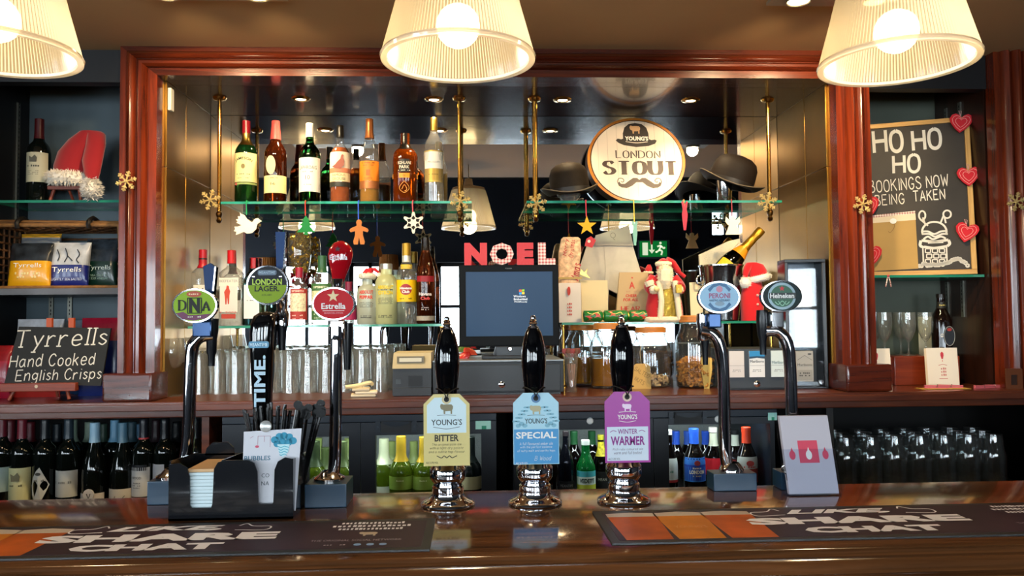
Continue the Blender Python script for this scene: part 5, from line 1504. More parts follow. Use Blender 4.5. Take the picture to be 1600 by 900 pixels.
for px, shp, top, cm, lbs, lb in front:
    b = bottle('wine_bottle', lb, px, 790, top, 36 if shp == 'burgundy' else 33, 2.80, ZW, shp, VDG, (top, top + 30, cm), lbs, group=WN, seg=24)
    sb = 2.8 / FPX
    zb_ = lambda py: P(px, py, 2.8).z - ZW
    Rb = b['R'] + .0014
    if px == 33:
        prism('stag_picture', [(-6 * sb, -5 * sb), (6 * sb, -5 * sb), (7 * sb, 2 * sb), (3 * sb, 8 * sb), (-2 * sb, 3 * sb), (-7 * sb, 6 * sb)], -Rb - .0006, -Rb, M('#6a6a52', .5), b, (0, zb_(744)))
        small_print(0, zb_(756), 3 * sb, 20 * sb, 7, M('#4a4a3a', .5), b, R=Rb)
    elif px == 69:
        v = []
        for a, z in ((-17, 0), (-7, -27), (0, -29), (17, 2), (0, 29), (-9, 16)): v.append((Rb * math.sin(a * sb / Rb), -Rb * math.cos(a * sb / Rb), zb_(756) + z * sb))
        mm = [(Rb * math.sin(a * sb / Rb), -Rb * math.cos(a * sb / Rb), zb_(756) + z * sb) for a, z in ((-12, -14), (-5, -27), (3, -24), (9, -12), (15, 1), (9, 12), (1, 27), (-4, 22), (-10, 12), (-14, 0), (0, 0))]
        mesh('diamond_label', mm, [(10, k, (k + 1) % 10) for k in range(10)], M('#c4c4bc', .55), b)
        small_print(0, zb_(748), 3 * sb, 16 * sb, 7, M('#6a6a62', .5), b, R=Rb + .0006)
        prism('label_bird', ell(4 * sb, 2.4 * sb, 10), -Rb - .0012, -Rb, M('#3a3a34', .5), b, (-1 * sb, zb_(738)))
    elif px == 106:
        small_print(0, zb_(751), 4 * sb, 26 * sb, 9, M('#7a7e7e', .5), b, R=Rb)
    elif px == 147:
        prism('label_arch', ell(8 * sb, 8 * sb, 20), -Rb - .0003, -Rb + .004, M('#c9c4c0', .55), b, (0, zb_(769)))
        hand('V', 0, zb_(772), 8 * sb, 7 * sb, INK, b, -Rb - .0008, pen=(.4, 1), serif=.8)
    elif px == 191:
        hand('W', 2 * sb, zb_(777), 11 * sb, 18 * sb, INK, b, R=Rb, weight=.35, slant=.4)
    elif px == 224:
        text('WOOD', -5 * sb, zb_(744), 4 * sb, 16 * sb, M('#26303a', .5), b, R=Rb, off=0)
        small_print(-4 * sb, zb_(752), 2 * sb, 14 * sb, 5, M('#7a7e82', .5), b, R=Rb, rows=3)
        lathe('cap_ring', [(.0175, 0), (.0175, .006)], M('#b03a3a', .4), b, 16, (0, 0, zb_(686)))
backr = [(15, '#5c1822'), (46, '#5c1822'), (88, '#1e262c'), (112, '#93a894'), (138, '#93a894'), (160, '#3c5448'), (178, '#6d9fbf'), (205, '#42606e'), (218, '#5a86a8'), (243, '#2a1a20'), (275, '#14181c')]
for i, (px, c) in enumerate(backr):
    bottle('wine_bottle', 'dark wine bottle in the second row, %s' % ('its top red, far end', 'its top red, behind the stag label', 'dark top, behind the diamond label', 'pale green top, behind the silver label', 'pale green top, behind the V label', 'sage green top', 'bright blue top between the slope-shouldered bottles', 'slate blue top', 'mid blue top behind the WOOD label', 'plum top', 'black top near the divider')[i], px, 785, 657 + (i % 3) * 3, 31, 2.915 + .085 * (i % 3), ZW, 'bordeaux', VDG, (657, 690, M(c, .35)), group=WN, seg=20)
ORD = ['first', 'second', 'third', 'fourth', 'fifth', 'sixth', 'seventh', 'eighth', 'ninth', 'tenth', 'eleventh', 'twelfth', 'thirteenth', 'fourteenth']
# ------------------------------------------------------------------ upper right shelf: sign and hats
SB = 3.08 / FPX
p = P(998, 316, 3.165)
t = thing('round_sign', 'round cream Stout pub sign with bowler hat and moustache on the shelf', 'sign', (p.x, 3.165, Z_SH1 + .0088), (math.radians(-9), 0, math.radians(2)))
s = 3.165 / FPX
rx, rz = 79.5 * s, 72 * s
zc_ = rz
q = lambda px: (px - 998.5) * s
z = lambda py: zc_ + (250 - py) * s
prism('drum_edge', ell(rx, rz, 72), .002, .05, M('#2a1208', .3), t, (0, zc_), smooth=True)
prism('orange_rim', ell(rx, rz, 72), -.004, .002, M('#b06a1e', .3, coat=.4), t, (0, zc_), smooth=True)
DKB = M('#2c1610', .4)
prism('brown_ring', ell(rx * .945, rz * .945, 72), -.0055, -.004, DKB, t, (0, zc_))
prism('sign_face', ell(rx * .925, rz * .925, 72), -.007, -.0055, M('#d8c8b4', .3, coat=.25), t, (0, zc_))
yf = -.0074
for k in range(-4, 5):
    x = k * 15.5 * s
    hh = rz * .92 * math.sqrt(max(0, 1 - (x / (rx * .92)) ** 2))
    box('board_line', x - .0006, x + .0006, yf, -.007, zc_ - hh, zc_ + hh, M('#a89684', .5), t)
HAT = [(-33, 0), (-30, 3), (-24, 2), (-21, 3), (-21, 12), (-18, 22), (-11, 28), (0, 30), (11, 28), (18, 22), (21, 12), (21, 3), (25, 1), (31, 2), (34, 0), (31, -5), (20, -9), (0, -11), (-20, -8), (-29, -4)]
prism('hat_emblem', [(a * s, b * s) for a, b in HAT], yf - .0004, -.007, M('#1c1210', .35), t, (q(999), z(217)))
sheep(17 * s, q(999), z(200), M('#b08a62', .5), t, yf - .0008)
text("YOUNG'S", q(1000), z(213.5), 7.5 * s, 38 * s, M('#f0e8dc', .4), t, yf - .0008, bold=.04)
strokes('hat_band', [[(q(982), z(219)), (q(1000), z(221)), (q(1018), z(219))]], 1.0 * s, M('#e0d0c0', .4), t, yf - .0008)
hand('LONDON', q(1001), z(240.5), 13 * s, 74 * s, DKB, t, yf - .0004, pen=(.42, .95), serif=.6, space=1.5)
hand('STOUT', q(1002), z(263), 24 * s, 120 * s, DKB, t, yf - .0004, pen=(.55, 1.95), serif=1.1, space=1.9)
for sx in (-1, 1):
    prism('moustache', [(sx * a * s, b * s) for a, b in [(0, 4), (4, 7), (10, 7), (16, 3), (24, -3), (30, -3), (33, 1), (35, -2), (34, -6), (29, -9), (21, -10), (12, -6), (5, 0), (0, 0)]], yf - .0004, -.007, DKB, t, (q(1001), z(287)))
    strokes('moustache_curl', [[(sx * a, b) for a, b in [(34, -4), (35.5, 1), (33, 6), (28, 6), (25, 3), (27, 0), (30, 1)]]], 1.3 * s, DKB, t, yf - .0004, s, (q(1001), z(287)))


def bowler(px, py, Y, r, label, rot, support):
    s = Y / FPX
    p = P(px, py, Y)
    t = thing('bowler_hat', label, 'hat', p, rot)
    FELT = M('#20170c' if support == 'glass' else '#160e09', .7, spec=.25, noise=.15, scale=60)
    R = r
    crown = [(R * .70, -.002), (R * .69, .014), (R * .685, .045), (R * .66, .078), (R * .58, .100), (R * .42, .114), (R * .2, .121), (0, .122)]
    lathe('crown', crown, FELT, t, 36, ys=1.1)
    v, f = [], []
    n = 48
    for j in range(5):
        u = j / 4
        for k in range(n):
            a = 2 * math.pi * k / n
            rr = R * (.69 + .31 * u)
            lift = .030 * u * u * math.cos(a) ** 2
            v.append((rr * math.cos(a), rr * math.sin(a) * 1.12, lift - .002 * math.sin(a) ** 2 * u))
    for j in range(4):
        for k in range(n): f.append((j * n + k, j * n + (k + 1) % n, (j + 1) * n + (k + 1) % n, (j + 1) * n + k))
    mesh('brim', v, f, FELT, t, True)
    rim = [(R * math.cos(a), R * 1.12 * math.sin(a), .030 * math.cos(a) ** 2 - .002 * math.sin(a) ** 2) for a in [2 * math.pi * k / n for k in range(n + 1)]]
    tube('brim_binding', rim, .0022, M('#5c5040', .6), t, 6)
    lathe('hat_band', [(R * .705, .001), (R * .70, .022)], M('#191512', .5), t, 36, ys=1.1)
    return t


ZB_ = P(890, 302, 3.09).z
bowler(891, 303, 3.09, .112, 'grey-brown bowler hat perched on a glass beside the brass rod', (math.radians(4), math.radians(-6), 0), 'glass')
t = thing('dessert_glass', 'low clear glass bowl holding up the first bowler hat', 'glass', (P(889, 311, 3.09).x, 3.09, Z_SH1 + .0006))
hgl = ZB_ - Z_SH1 - .004
lathe('bowl', [(0, .003), (.022, 0), (.024, .004), (.045, hgl * .8), (.047, hgl), (.045, hgl), (.02, .008), (0, .007)], TUMBLER, t, 24)
bowler(1140, 290, 3.12, .130, 'dark brown bowler hat tipped over a steel tumbler', (math.radians(6), math.radians(19), math.radians(-8)), 'steel')
t = thing('steel_tumbler', 'polished steel cocktail tin under the tipped bowler hat', 'tumbler', (P(1132, 312, 3.10).x, 3.10, Z_SH1 + .0006))
hh = P(1132, 280, 3.1).z - Z_SH1
lathe('cup', [(0, .002), (.024, 0), (.026, .003), (.032, hh), (.030, hh), (.022, .006), (0, .006)], STEEL, t, 28)

# ------------------------------------------------------------------ hanging decorations
def hang(name, label, cat, px, py, poly, mat, ribbon_mat, half, th=.004, Y=YS - .008, extra=None, group='christmas ornaments hung from the upper shelves', rot=0.0, top=None):
    p = P(px, py, Y)
    t = thing(name, label, cat, p, (0, 0, rot), group)
    s = Y / FPX
    prism('body', [(a * s, b * s) for a, b in poly], -th / 2, th / 2, mat, t)
    tp = (top if top is not None else half)
    zt = Z_SH1 - p.z + .0015
    tube('ribbon', [(-.002, 0, tp * s), (-.003, 0, zt - .010), (-.002, .002, zt), (-.002, .022, zt)], .0022, ribbon_mat, t, 6)
    if extra: extra(t, s)
    return t


CARDW = M('#eee6d2', .7)
DOVE = [(20, 3), (23, 4.5), (20, 6), (17, 9), (12, 8), (8, 3), (5, 4), (0, 8), (-4, 14), (-9, 16), (-11, 18), (-10, 12), (-14, 12), (-13, 8), (-17, 7), (-14, 4), (-16, 2), (-12, 0), (-8, -2), (-14, -4), (-19, -4), (-18, -8), (-20, -11), (-16, -12), (-17, -17), (-9, -14), (-5, -12), (0, -15), (8, -14), (14, -8), (16, 0)]
hang('dove_ornament', 'white cut-out dove hanging on a green ribbon', 'ornament', 386, 350, DOVE, CARDW, M('#1c9a5a', .5), 14)
TREE = [(0, 15), (6, 7), (3.5, 7), (10, -1), (6, -1), (14, -11), (3, -11), (3, -15), (-3, -15), (-3, -11), (-14, -11), (-6, -1), (-10, -1), (-3.5, 7), (-6, 7)]
hang('tree_ornament', 'green felt christmas tree hanging on a red ribbon', 'ornament', 478, 352, TREE, M('#0f7a3c', .8), M('#d03a2c', .5), 15)
GING = [(0, 20)] + [(4.5 * math.cos(a), 15 + 5 * math.sin(a)) for a in (1.2, .6, 0, -.6)] + [(4, 10), (13, 6), (15, 3), (13, 0), (6, 2), (6, -4), (9, -15), (8, -19), (2, -19), (0, -8), (-2, -19), (-8, -19), (-9, -15), (-6, -4), (-6, 2), (-13, 0), (-15, 3), (-13, 6), (-4, 10)] + [(-4.5 * math.cos(a), 15 + 5 * math.sin(a)) for a in (-.6, 0, .6, 1.2)]
hang('gingerbread_ornament', 'felt gingerbread man hanging on a blue ribbon', 'ornament', 561, 363, GING, M('#b5713a', .85), M('#1c4fc8', .4), 20)


def flake(n=6, R=17, r1=10, r2=5):
    out = []
    for k in range(n):
        a = 2 * math.pi * k / n
        for da, r in ((-.20, R * .80), (-.08, R), (.08, R), (.20, R * .80), (.30, r1), (.52, r1 * .95), (.74, r1)):
            out.append((r * math.cos(a + da + .52), r * math.sin(a + da + .52)))
    return out


def flake_holes(t, s):
    for k in range(6):
        a = 2 * math.pi * k / 6 + .52
        prism('cut_out', [(8 * s * math.cos(a) + 3.6 * s * math.cos(a + b), 8 * s * math.sin(a) + 3.6 * s * math.sin(a + b)) for b in (0, 1.9, 3.14, 4.4)], -.0024, .0024, M('#1a1712', .8), t)


hang('snowflake_ornament', 'cream cut-out snowflake hanging on a red ribbon', 'ornament', 646, 348, flake(), CARDW, M('#d03a4c', .5), 15, extra=flake_holes)
hang('star_ornament', 'yellow felt star hanging on a red ribbon', 'ornament', 917, 353, star(16, 6.5), M('#e3a81c', .7), M('#c8324c', .5), 15)
PEG = [(-3, 24), (0, 18), (3, 24), (5, 23), (3, 12), (3.4, 8), (4.4, 4), (4, -2), (1.4, -22), (-2, -22), (-4, -2), (-4.4, 4), (-3.4, 8), (-3, 12), (-5, 23)]
hang('peg_ornament', 'turquoise glitter peg hanging on a yellow ribbon', 'ornament', 992, 365, [(a, b * .85) for a, b in PEG], M('#7fb8b0', .6), M('#e0c23c', .5), 18, rot=.4)
hang('peg_ornament', 'red wooden peg hanging on an orange ribbon', 'ornament', 1070, 338, PEG, M('#d01c3c', .45), M('#e8a060', .5), 20, top=16)
ANG = [(0, 15), (4, 13), (4, 9), (6, 9), (11, 14), (12, 6), (8, 1), (6, 0), (12, -15), (-12, -15), (-6, 0), (-8, 1), (-12, 6), (-11, 14), (-6, 9), (-4, 9), (-4, 13)]
hang('angel_ornament', 'white cut-out angel hanging near the end of the hat shelf', 'ornament', 1145, 352, ANG, CARDW, M('#8c2a34', .5), 15)


def gold_flake(px, py, Y, label, r=15):
    s = Y / FPX
    p = P(px, py, Y)
    t = thing('gold_snowflake', label, 'snowflake', p, group='gold glitter snowflakes pinned round the back bar')
    v, f = [], []
    for k in range(6):
        a = math.pi * k / 3 + .26
        d = Vector((math.cos(a), 0, math.sin(a)))
        tube_data([(0, 0, 0), d * r * s], 1.2 * s, 6, True, v, f)
        for rr, ln in ((.5, .30), (.78, .26)):
            for da in (-.9, .9):
                e = Vector((math.cos(a + da), 0, math.sin(a + da)))
                tube_data([d * r * s * rr, d * r * s * rr + e * r * s * ln], 1.1 * s, 6, True, v, f)
    mesh('branches', v, f, GLITTER, t)
    ball('centre_bead', 2.4 * s, (0, -.002, 0), GLITTER, t, 10)
    for k in range(6):
        a = math.pi * k / 3 + .26
        ball('tip_bead', 1.7 * s, (r * s * math.cos(a), 0, r * s * math.sin(a)), GLITTER, t, 8)
    return t


for a in ((197, 283, 2.742, 'gold glitter snowflake pinned on the wooden pillar beside the santa hat'), (328, 312, 3.0, 'gold glitter snowflake at the gin end of the whisky shelf'), (719, 314, 3.0, 'gold glitter snowflake under the brass rod beside the last whisky bottle'), (839, 318, 3.0, 'gold glitter snowflake at the start of the hat shelf'), (1199, 315, 3.0, 'gold glitter snowflake at the far end of the hat shelf'), (1348, 319, 2.742, 'gold glitter snowflake pinned on the pillar beside the big chalkboard'), (1588, 315, 2.742, 'gold glitter snowflake on the wooden panel at the far right')):
    gold_flake(*a)

# ------------------------------------------------------------------ till: drawer, screen, printer, NOEL
YD = 2.79
x0, x1 = P(676, 590, YD).x, P(881, 590, YD).x
zt_ = P(780, 565, YD).z
GR = M('#23282e', .45)
t = thing('cash_drawer', 'dark grey metal cash drawer under the till screen', 'cash drawer', ((x0 + x1) / 2, YD, Z_BACK + .0005))
w = (x1 - x0) / 2; h = zt_ - Z_BACK
box('body', -w, w, .004, .40, .006, h, GR, t, .003)
box('drawer_front', -w + .008, w - .012, 0, .006, .012, h - .012, M('#2b3138', .4), t, .002)
box('top_plate', -w, w, .0, .40, h, h + .004, M('#8f9498', .35, .5), t)
box('foot_strip', -w + .01, w - .01, .01, .39, 0, .006, BLACKPLAST, t)
lathe('lock', [(0, .004), (.007, .004), (.0115, .002), (.0115, 0)], CHROME, t, 20, (P(784, 600, YD).x - t.location.x, 0, P(784, 601, YD).z - Z_BACK), ax='y')
YM = 2.90
p = P(795, 478, YM); s = YM / FPX
t = thing('till_screen', 'black touch screen till showing a blue desktop with small logo', 'monitor', (p.x, YM, zt_ + .005))
zm = lambda py: P(795, py, YM).z - (zt_ + .005)
q = lambda px: (px - 795) * s
prism('casing', rrect(q(717), q(873.5), zm(541), zm(414), .006), 0, .035, M('#0b0e12', .6, spec=.15), t)
prism('bezel', rrect(q(719), q(872), zm(539), zm(416), .005), -.003, 0, M('#10151b', .6, spec=.15), t, hole=[(q(728), zm(525)), (q(864), zm(525)), (q(864), zm(424.5)), (q(728), zm(424.5))])
scr = box('screen', q(728), q(864), -.001, .002, zm(525), zm(424.5), M('#1c3a5c', .35, emit=.25, spec=.25), t)
LOGO = M('#dfe8f0', .5, emit=.8)
text('Windows', q(812), zm(463), 3.4 * s, 19 * s, LOGO, t, -.0014, name='screen_lettering')
text('Embedded', q(813.5), zm(467.5), 3.6 * s, 21 * s, LOGO, t, -.0014, name='screen_lettering')
text('POSReady', q(814), zm(472), 3.0 * s, 20 * s, LOGO, t, -.0014, name='screen_lettering')
for i, (c, dx, dz) in enumerate((('#e0552c', -2.2, 2), ('#7ab82c', 2.2, 2.4), ('#2c8ad8', -2.2, -2.2), ('#f0c02c', 2.2, -1.8))):
    prism('logo_pane', [(-1.9 * s, -1.7 * s), (1.9 * s, -1.4 * s), (1.9 * s, 1.9 * s), (-1.9 * s, 1.6 * s)], -.0016, -.001, M(c, .5, emit=.8), t, (q(815.5 + dx), zm(456.5 - dz)))
text('TOSHIBA', q(795), zm(419.5), 1.8 * s, 11 * s, M('#8a929a', .4), t, -.0034)
prism('stand_neck', [(q(770), .0125), (q(822), .0125), (q(816), zm(535)), (q(776), zm(535))], .006, .05, M('#12161b', .35), t)
box('stand_base', q(752), q(838), -.03, .12, 0, .012, M('#161b21', .4), t, .003)
box('card_reader', q(774), q(815), -.012, .006, zm(558), zm(541), M('#1c232b', .35), t, .003)
lathe('lock', [(0, .003), (.006, .003), (.009, 0)], CHROME, t, 16, (q(796), -.012, zm(545)), ax='y')
# NOEL
for ch, c0, c1, mat, lb in (('N', 725.5, 761, check_mat('reddots', '#c81424', '#e88a90', 190, True), 'red spotted wooden letter N standing on the till screen'), ('O', 765.5, 803, check_mat('gingham', '#f0e4dc', '#c0101c', 85), 'red gingham wooden letter O standing on the till screen'), ('E', 808, 834, check_mat('reddots', '#c81424', '#e88a90', 190, True), 'red spotted wooden letter E standing on the till screen'), ('L', 841, 868, check_mat('gingham', '#f0e4dc', '#c0101c', 85), 'red gingham wooden letter L standing on the till screen')):
    YN = YM + .008
    sN = YN / FPX
    pz = zt_ + .005 + zm(414)
    hN = 35 * sN
    t = thing('letter_%s' % ch.lower(), lb, 'letter', (P((c0 + c1) / 2, 400, YN).x, YN, pz + .0005), group='red NOEL letters on the till')
    text(ch, 0, hN / 2, hN, (c1 - c0) * sN, mat, t, 0, bold=.075 if ch != 'O' else .05, ext=.018, name='letter_body')
# printer
YP = 2.79
x0, x1 = P(613, 590, YP).x, P(674, 590, YP).x
sp_ = YP / FPX
t = thing('receipt_printer', 'beige-topped dark receipt printer beside the till', 'printer', ((x0 + x1) / 2, YP, Z_BACK + .0005))
w = (x1 - x0) / 2
zp = lambda py: P(645, py, YP).z - Z_BACK
v = [(-w, 0, .004), (w, 0, .004), (w, .18, .004), (-w, .18, .004), (-w * .98, .004, zp(576)), (w, .004, zp(576)), (w, .18, zp(571)), (-w * .98, .18, zp(571))]
mesh('body', v, BOXF, M('#20242a', .4), t)
box('lower_skirt', -w * .97, w, -.004, .18, 0, zp(606), M('#2c3138', .4), t, .002)
box('paper_slot', -.012, .035, -.0015, .0, zp(604), zp(587), M('#0a0c0f', .4), t)
box('button_panel', -w + .012, -w + .03, -.002, 0, zp(600), zp(593), M('#3c444c', .3), t)
v = [(-w, -.002, zp(576)), (w, -.002, zp(576)), (w, .18, zp(576)), (-w, .18, zp(576)), (-w * .96, .02, zp(552)), (w * .98, .02, zp(552)), (w, .17, zp(551)), (-w * .95, .17, zp(551))]
mesh('lid', v, BOXF, M('#b5a988', .45), t)
box('lid_window', -w + .016, w * .62, .002, .02, zp(567), zp(557), M('#6f6852', .3), t)
box('lid_screen', -w + .024, w * .5, .0, .003, zp(565.5), zp(559.5), M('#d8d4c0', .3), t)
# decoration bags behind the drawer
t = thing('red_foil_bag', 'crumpled red and orange foil packet between printer and till', 'packet', (P(727, 562, 2.95).x, 2.95, zt_ + .005))
rd = random.Random(8)
for k, c in enumerate(('#c8241c', '#d84a2c', '#4a6a2a', '#c8241c')):
    loft('crumpled_fold', [((rd.uniform(-.012, .012) + .014 * (k % 2) - .006, .01 * k, .0 + .012 * k), .026, .012, 1), ((.014 * (k % 2), .01 * k, .014 + .014 * k), .022, .010, .5), ((.006, .01 * k, .024 + .015 * k), .010, .006, 0)], M(c, .25, coat=.4), t, 10)

# ------------------------------------------------------------------ glasses
def tumbler_at(i, x, y, r, h, label, proto=[None]):
    if proto[0] is None:
        t = thing('highball_glass', label, 'glass', (x, y, Z_BACK + .0005), group='upturned glasses by the mirror')
        n = 20
        v, f = [], []
        rows = [(r, 0), (r * .985, h * .05), (r * .92, h * .55), (r * .86, h * .93), (r * .80, h), (0, h)]
        lathe('wall', [(r, 0), (r * .99, .004), (r * .92, h * .55), (r * .87, h * .94), (r * .82, h), (0, h), ], TUMBLER, t, 20)
        lathe('inner_wall', [(0, h * .93), (r * .78, h * .92), (r * .86, h * .5), (r * .96, .001)], TUMBLER, t, 20)
        lathe('thick_base', [(0, h * .94), (r * .80, h * .935), (r * .80, h * .995), (0, h * .995)], M('#e4e8e2', .05, trans=1, ior=1.4), t, 20)
        proto[0] = t
        return t
    o = copytree(proto[0], (x, y, Z_BACK + .0005), label, RND.uniform(0, 1))
    return o


hgt = P(480, 545, 3.02).z - Z_BACK
k = 0
for row, y in enumerate((2.98, 3.055, 3.13)):
    x = P(312, 600, 2.98).x + (.018 if row % 2 else 0); col_ = 0
    while x < P(618, 600, 2.98).x:
        tumbler_at(k, x, y + RND.uniform(-.003, .003), .031, hgt, 'upturned highball glass, %s in the %s row counting from the bronze panel' % (ORD[col_], ('front', 'middle', 'back')[row]))
        x += .0655; k += 1; col_ += 1
# upright stem glasses at the bronze panel
for px, Y, lb in ((268, 2.92, 'round wine goblet standing by the bronze panel, nearer the room'), (288, 3.08, 'round wine goblet behind, next to the massed tumblers')):
    t = thing('wine_goblet', lb, 'wine glass', (P(px, 612, Y).x, Y, Z_BACK + .0005))
    hh = .205
    lathe('foot_and_stem', [(0, 0), (.036, 0), (.036, .002), (.008, .008), (.004, .02), (.004, .085), (.008, .095)], TUMBLER, t, 24)
    lathe('bowl', [(.006, .094), (.03, .105), (.047, .13), (.050, .155), (.045, .185), (.040, .205), (.0388, .205), (.0435, .185), (.0485, .155), (.045, .13), (.029, .108), (0, .098)], TUMBLER, t, 28)
# folded cloth on the counter
t = thing('folded_cloth', 'folded cream bar cloth and papers lying before the glasses', 'cloth', (P(568, 618, 2.80).x, 2.80, Z_BACK + .0005), (0, 0, .1))
for k, (w_, x_, c) in enumerate(((.085, 0, '#d8cdb4'), (.075, .01, '#e6dcc4'), (.06, -.008, '#d2c6ac'))):
    box('fold', x_ - w_ / 2, x_ + w_ / 2, -.03, .04, .010 * k, .010 * k + .0095, M(c, .8), t, .004)
tube('rolled_edge', smooth_pts([(-.06, -.02, .034), (-.02, -.01, .038), (.02, 0, .046), (.03, .01, .04)], 5), .007, M('#ecdcae', .8), t, 8)
# ------------------------------------------------------------------ jars
LID = M('#c07a34', .45)


def jar(px, base, top, w, Y, label, content):
    s = Y / FPX
    p = P(px, base, Y)
    R = w / 2 * s
    h = P(px, top, Y).z - Z_BACK
    t = thing('storage_jar', label, 'jar', (p.x, Y, Z_BACK + .0005), group='clip-top jars on the back counter')
    lathe('glass', [(0, .003), (R * .85, .001), (R * .97, .006), (R, .02), (R, h * .62), (R * .95, h * .70), (R * .78, h * .80), (R * .74, h * .84), (R * .74, h * .92)], PINTG, t, 32)
    lathe('glass_inner', [(0, .008), (R * .9, .010), (R * .96, .022), (R * .96, h * .62), (R * .91, h * .70), (R * .74, h * .80), (R * .70, h * .91)], PINTG, t, 32)
    lathe('lid', [(R * .76, h * .925), (R * .78, h * .93), (R * .78, h * .985), (R * .70, h), (0, h)], LID, t, 32)
    lathe('rubber_seal', [(R * .76, h * .905), (R * .80, h * .912), (R * .80, h * .925), (R * .76, h * .93)], M('#d8863a', .6), t, 32)
    tube('wire_clip', smooth_pts([(-R * .8, 0, h * .84), (-R * .8, -R * .3, h * .9), (-R * .3, -R * .82, h * .86), (R * .3, -R * .82, h * .86), (R * .8, -R * .3, h * .9), (R * .8, 0, h * .84)], 4), .0012, STEEL, t, 6)
    return t, R, h


def liquid(px, Y, R, h, z1, col, lbl, nm='liquid'):
    return None


t, R, h = jar(913, 604, 507, 62, 3.16, 'clip-top jar of yellow liquid standing behind the other jars', 0)
lathe('liquid', [(0, .009), (R * .93, .011), (R * .94, .024), (R * .94, h * .48), (0, h * .48)], M('#d89000', .08, trans=.6, ior=1.33), t, 28)
t, R, h = jar(952, 612, 505, 60, 3.02, 'clip-top jar of yellow infusion with dark fruit at the bottom', 0)
lathe('liquid', [(0, .009), (R * .93, .011), (R * .94, .024), (R * .94, h * .46), (0, h * .46)], M('#e09200', .08, trans=.6, ior=1.33), t, 28)
rd = random.Random(4)
v, f = [], []
for k in range(70):
    a, r_ = rd.uniform(0, 6.28), R * .86 * math.sqrt(rd.random())
    c = Vector((r_ * math.cos(a), r_ * math.sin(a), .016 + rd.random() ** 2 * h * .25)); rr = rd.uniform(.004, .008)
    i = len(v)
    v += [c + Vector(d) * rr for d in ((1, 0, 0), (-1, 0, 0), (0, 1, 0), (0, -1, 0), (0, 0, 1), (0, 0, -1))]
    f += [(i + a_, i + b_, i + c_) for a_, b_, c_ in ((0, 2, 4), (2, 1, 4), (1, 3, 4), (3, 0, 4), (2, 0, 5), (1, 2, 5), (3, 1, 5), (0, 3, 5))]
mesh('steeped_fruit', v, f, M('#4a3208', .5), t)


def nuts(jt, R, z1, label, col, n, seed, size=.0085):
    rd = random.Random(seed)
    v, f = [], []
    for k in range(n):
        a, r_ = rd.uniform(0, 6.28), R * .88 * math.sqrt(rd.random())
        zz = .012 + rd.random() * (z1 + .012 * (1 - (r_ / R) ** 2))
        c = Vector((r_ * math.cos(a), r_ * math.sin(a), zz))
        e = Matrix.Rotation(rd.uniform(0, 6.28), 3, Vector((rd.gauss(0, 1), rd.gauss(0, 1), rd.gauss(0, 1))).normalized())
        pts = [c + e @ Vector((size * math.cos(b), size * math.sin(b), 0)) for b in (-.3, .6, 1.6, 2.6, 3.4)]
        tube_data(pts, [size * .3, size * .5, size * .5, size * .5, size * .3], 6, True, v, f)
    o = mesh('nuts', v, f, M(col, .55, noise=.2, scale=90), None, True)
    o.location = jt.location
    tag(o, label, 'nuts', kind='stuff')


t, R, h = jar(1018, 612, 511, 62, 3.02, 'clip-top jar with a few pale nuts and a paper tag', 0)
nuts(t, R, .024, 'pale salted nuts at the bottom of the tagged jar', '#d8b888', 90, 3)
tg = thing('paper_tag', 'brown paper tag lettered SALTED NUTS hanging on the jar', 'tag', (P(1002, 590, 2.96).x, 2.955, P(1002, 590, 2.96).z))
sj = 2.96 / FPX
prism('tag', [(a * sj, b * sj) for a, b in [(-16, -20), (15, -22), (14, 18), (8, 22), (-8, 22), (-17, 16)]], 0, .001, M('#c8a25c', .7), tg)
hand('SALTED', 1 * sj, 8 * sj, 7 * sj, 26 * sj, M('#4a3a1c', .6), tg, -PAD, weight=.5, rot=-.55)
hand('NUTS', -3 * sj, -5 * sj, 7 * sj, 17 * sj, M('#4a3a1c', .6), tg, -PAD, weight=.5, rot=-.55)
tube('string', [(0, 0, 20 * sj), (-.004, .004, 40 * sj), (.008, .02, 56 * sj)], .0008, M('#c8b48c', .7), tg, 5)
t, R, h = jar(1087, 612, 493, 60, 2.99, 'clip-top jar half full of golden roasted nuts with orange lid', 0)
nuts(t, R, .088, 'golden roasted nuts filling the lower half of the clip-top jar', '#d08a30', 420, 6, .0078)
tg = thing('paper_tag', 'plain pale yellow pointed tag on the roasted nut jar', 'tag', (P(1105, 590, 2.93).x, 2.93, P(1105, 590, 2.93).z))
prism('tag', [(a * sj, b * sj) for a, b in [(-5, -17), (3, -17), (8, 12), (8, 30), (-9, 32), (-9, 10)]], 0, .001, M('#e0bd66', .7), tg)
# shot glass of cocktail sticks, in front of the drawer end
t = thing('stick_glass', 'fluted tall glass holding pink cocktail sticks and a paper rose', 'glass', (P(893, 614, 2.86).x, 2.86, Z_BACK + .0005))
hh = P(893, 552, 2.86).z - Z_BACK
lathe('glass', [(0, .004), (.019, 0), (.021, .004), (.017, .02), (.024, hh * .7), (.027, hh), (.0255, hh), (.022, hh * .7), (.014, .022), (0, .018)], TUMBLER, t, 20)
for k in range(9):
    a = k * .7
    tube('cocktail_stick', [(.006 * math.cos(a), .006 * math.sin(a), .02), (.014 * math.cos(a), .014 * math.sin(a), hh * .72)], .0016, M('#d8a890', .6), t, 6)
for k in range(9):
    a = k * 2.4
    loft('paper_petal', [((.014 * math.cos(a), .014 * math.sin(a), hh * .9), .004, .004, 0), ((.022 * math.cos(a), .018 * math.sin(a), hh * 1.02 + .003 * k % .01), .012, .008, 0), ((.026 * math.cos(a), .02 * math.sin(a), hh * 1.12), .006, .004, 0)], M('#6a4030' if k % 2 else '#8a3a3c', .6), t, 8)
# ------------------------------------------------------------------ gift shelf, lower right
YX = 3.08; BX = 503; sx_ = YX / FPX


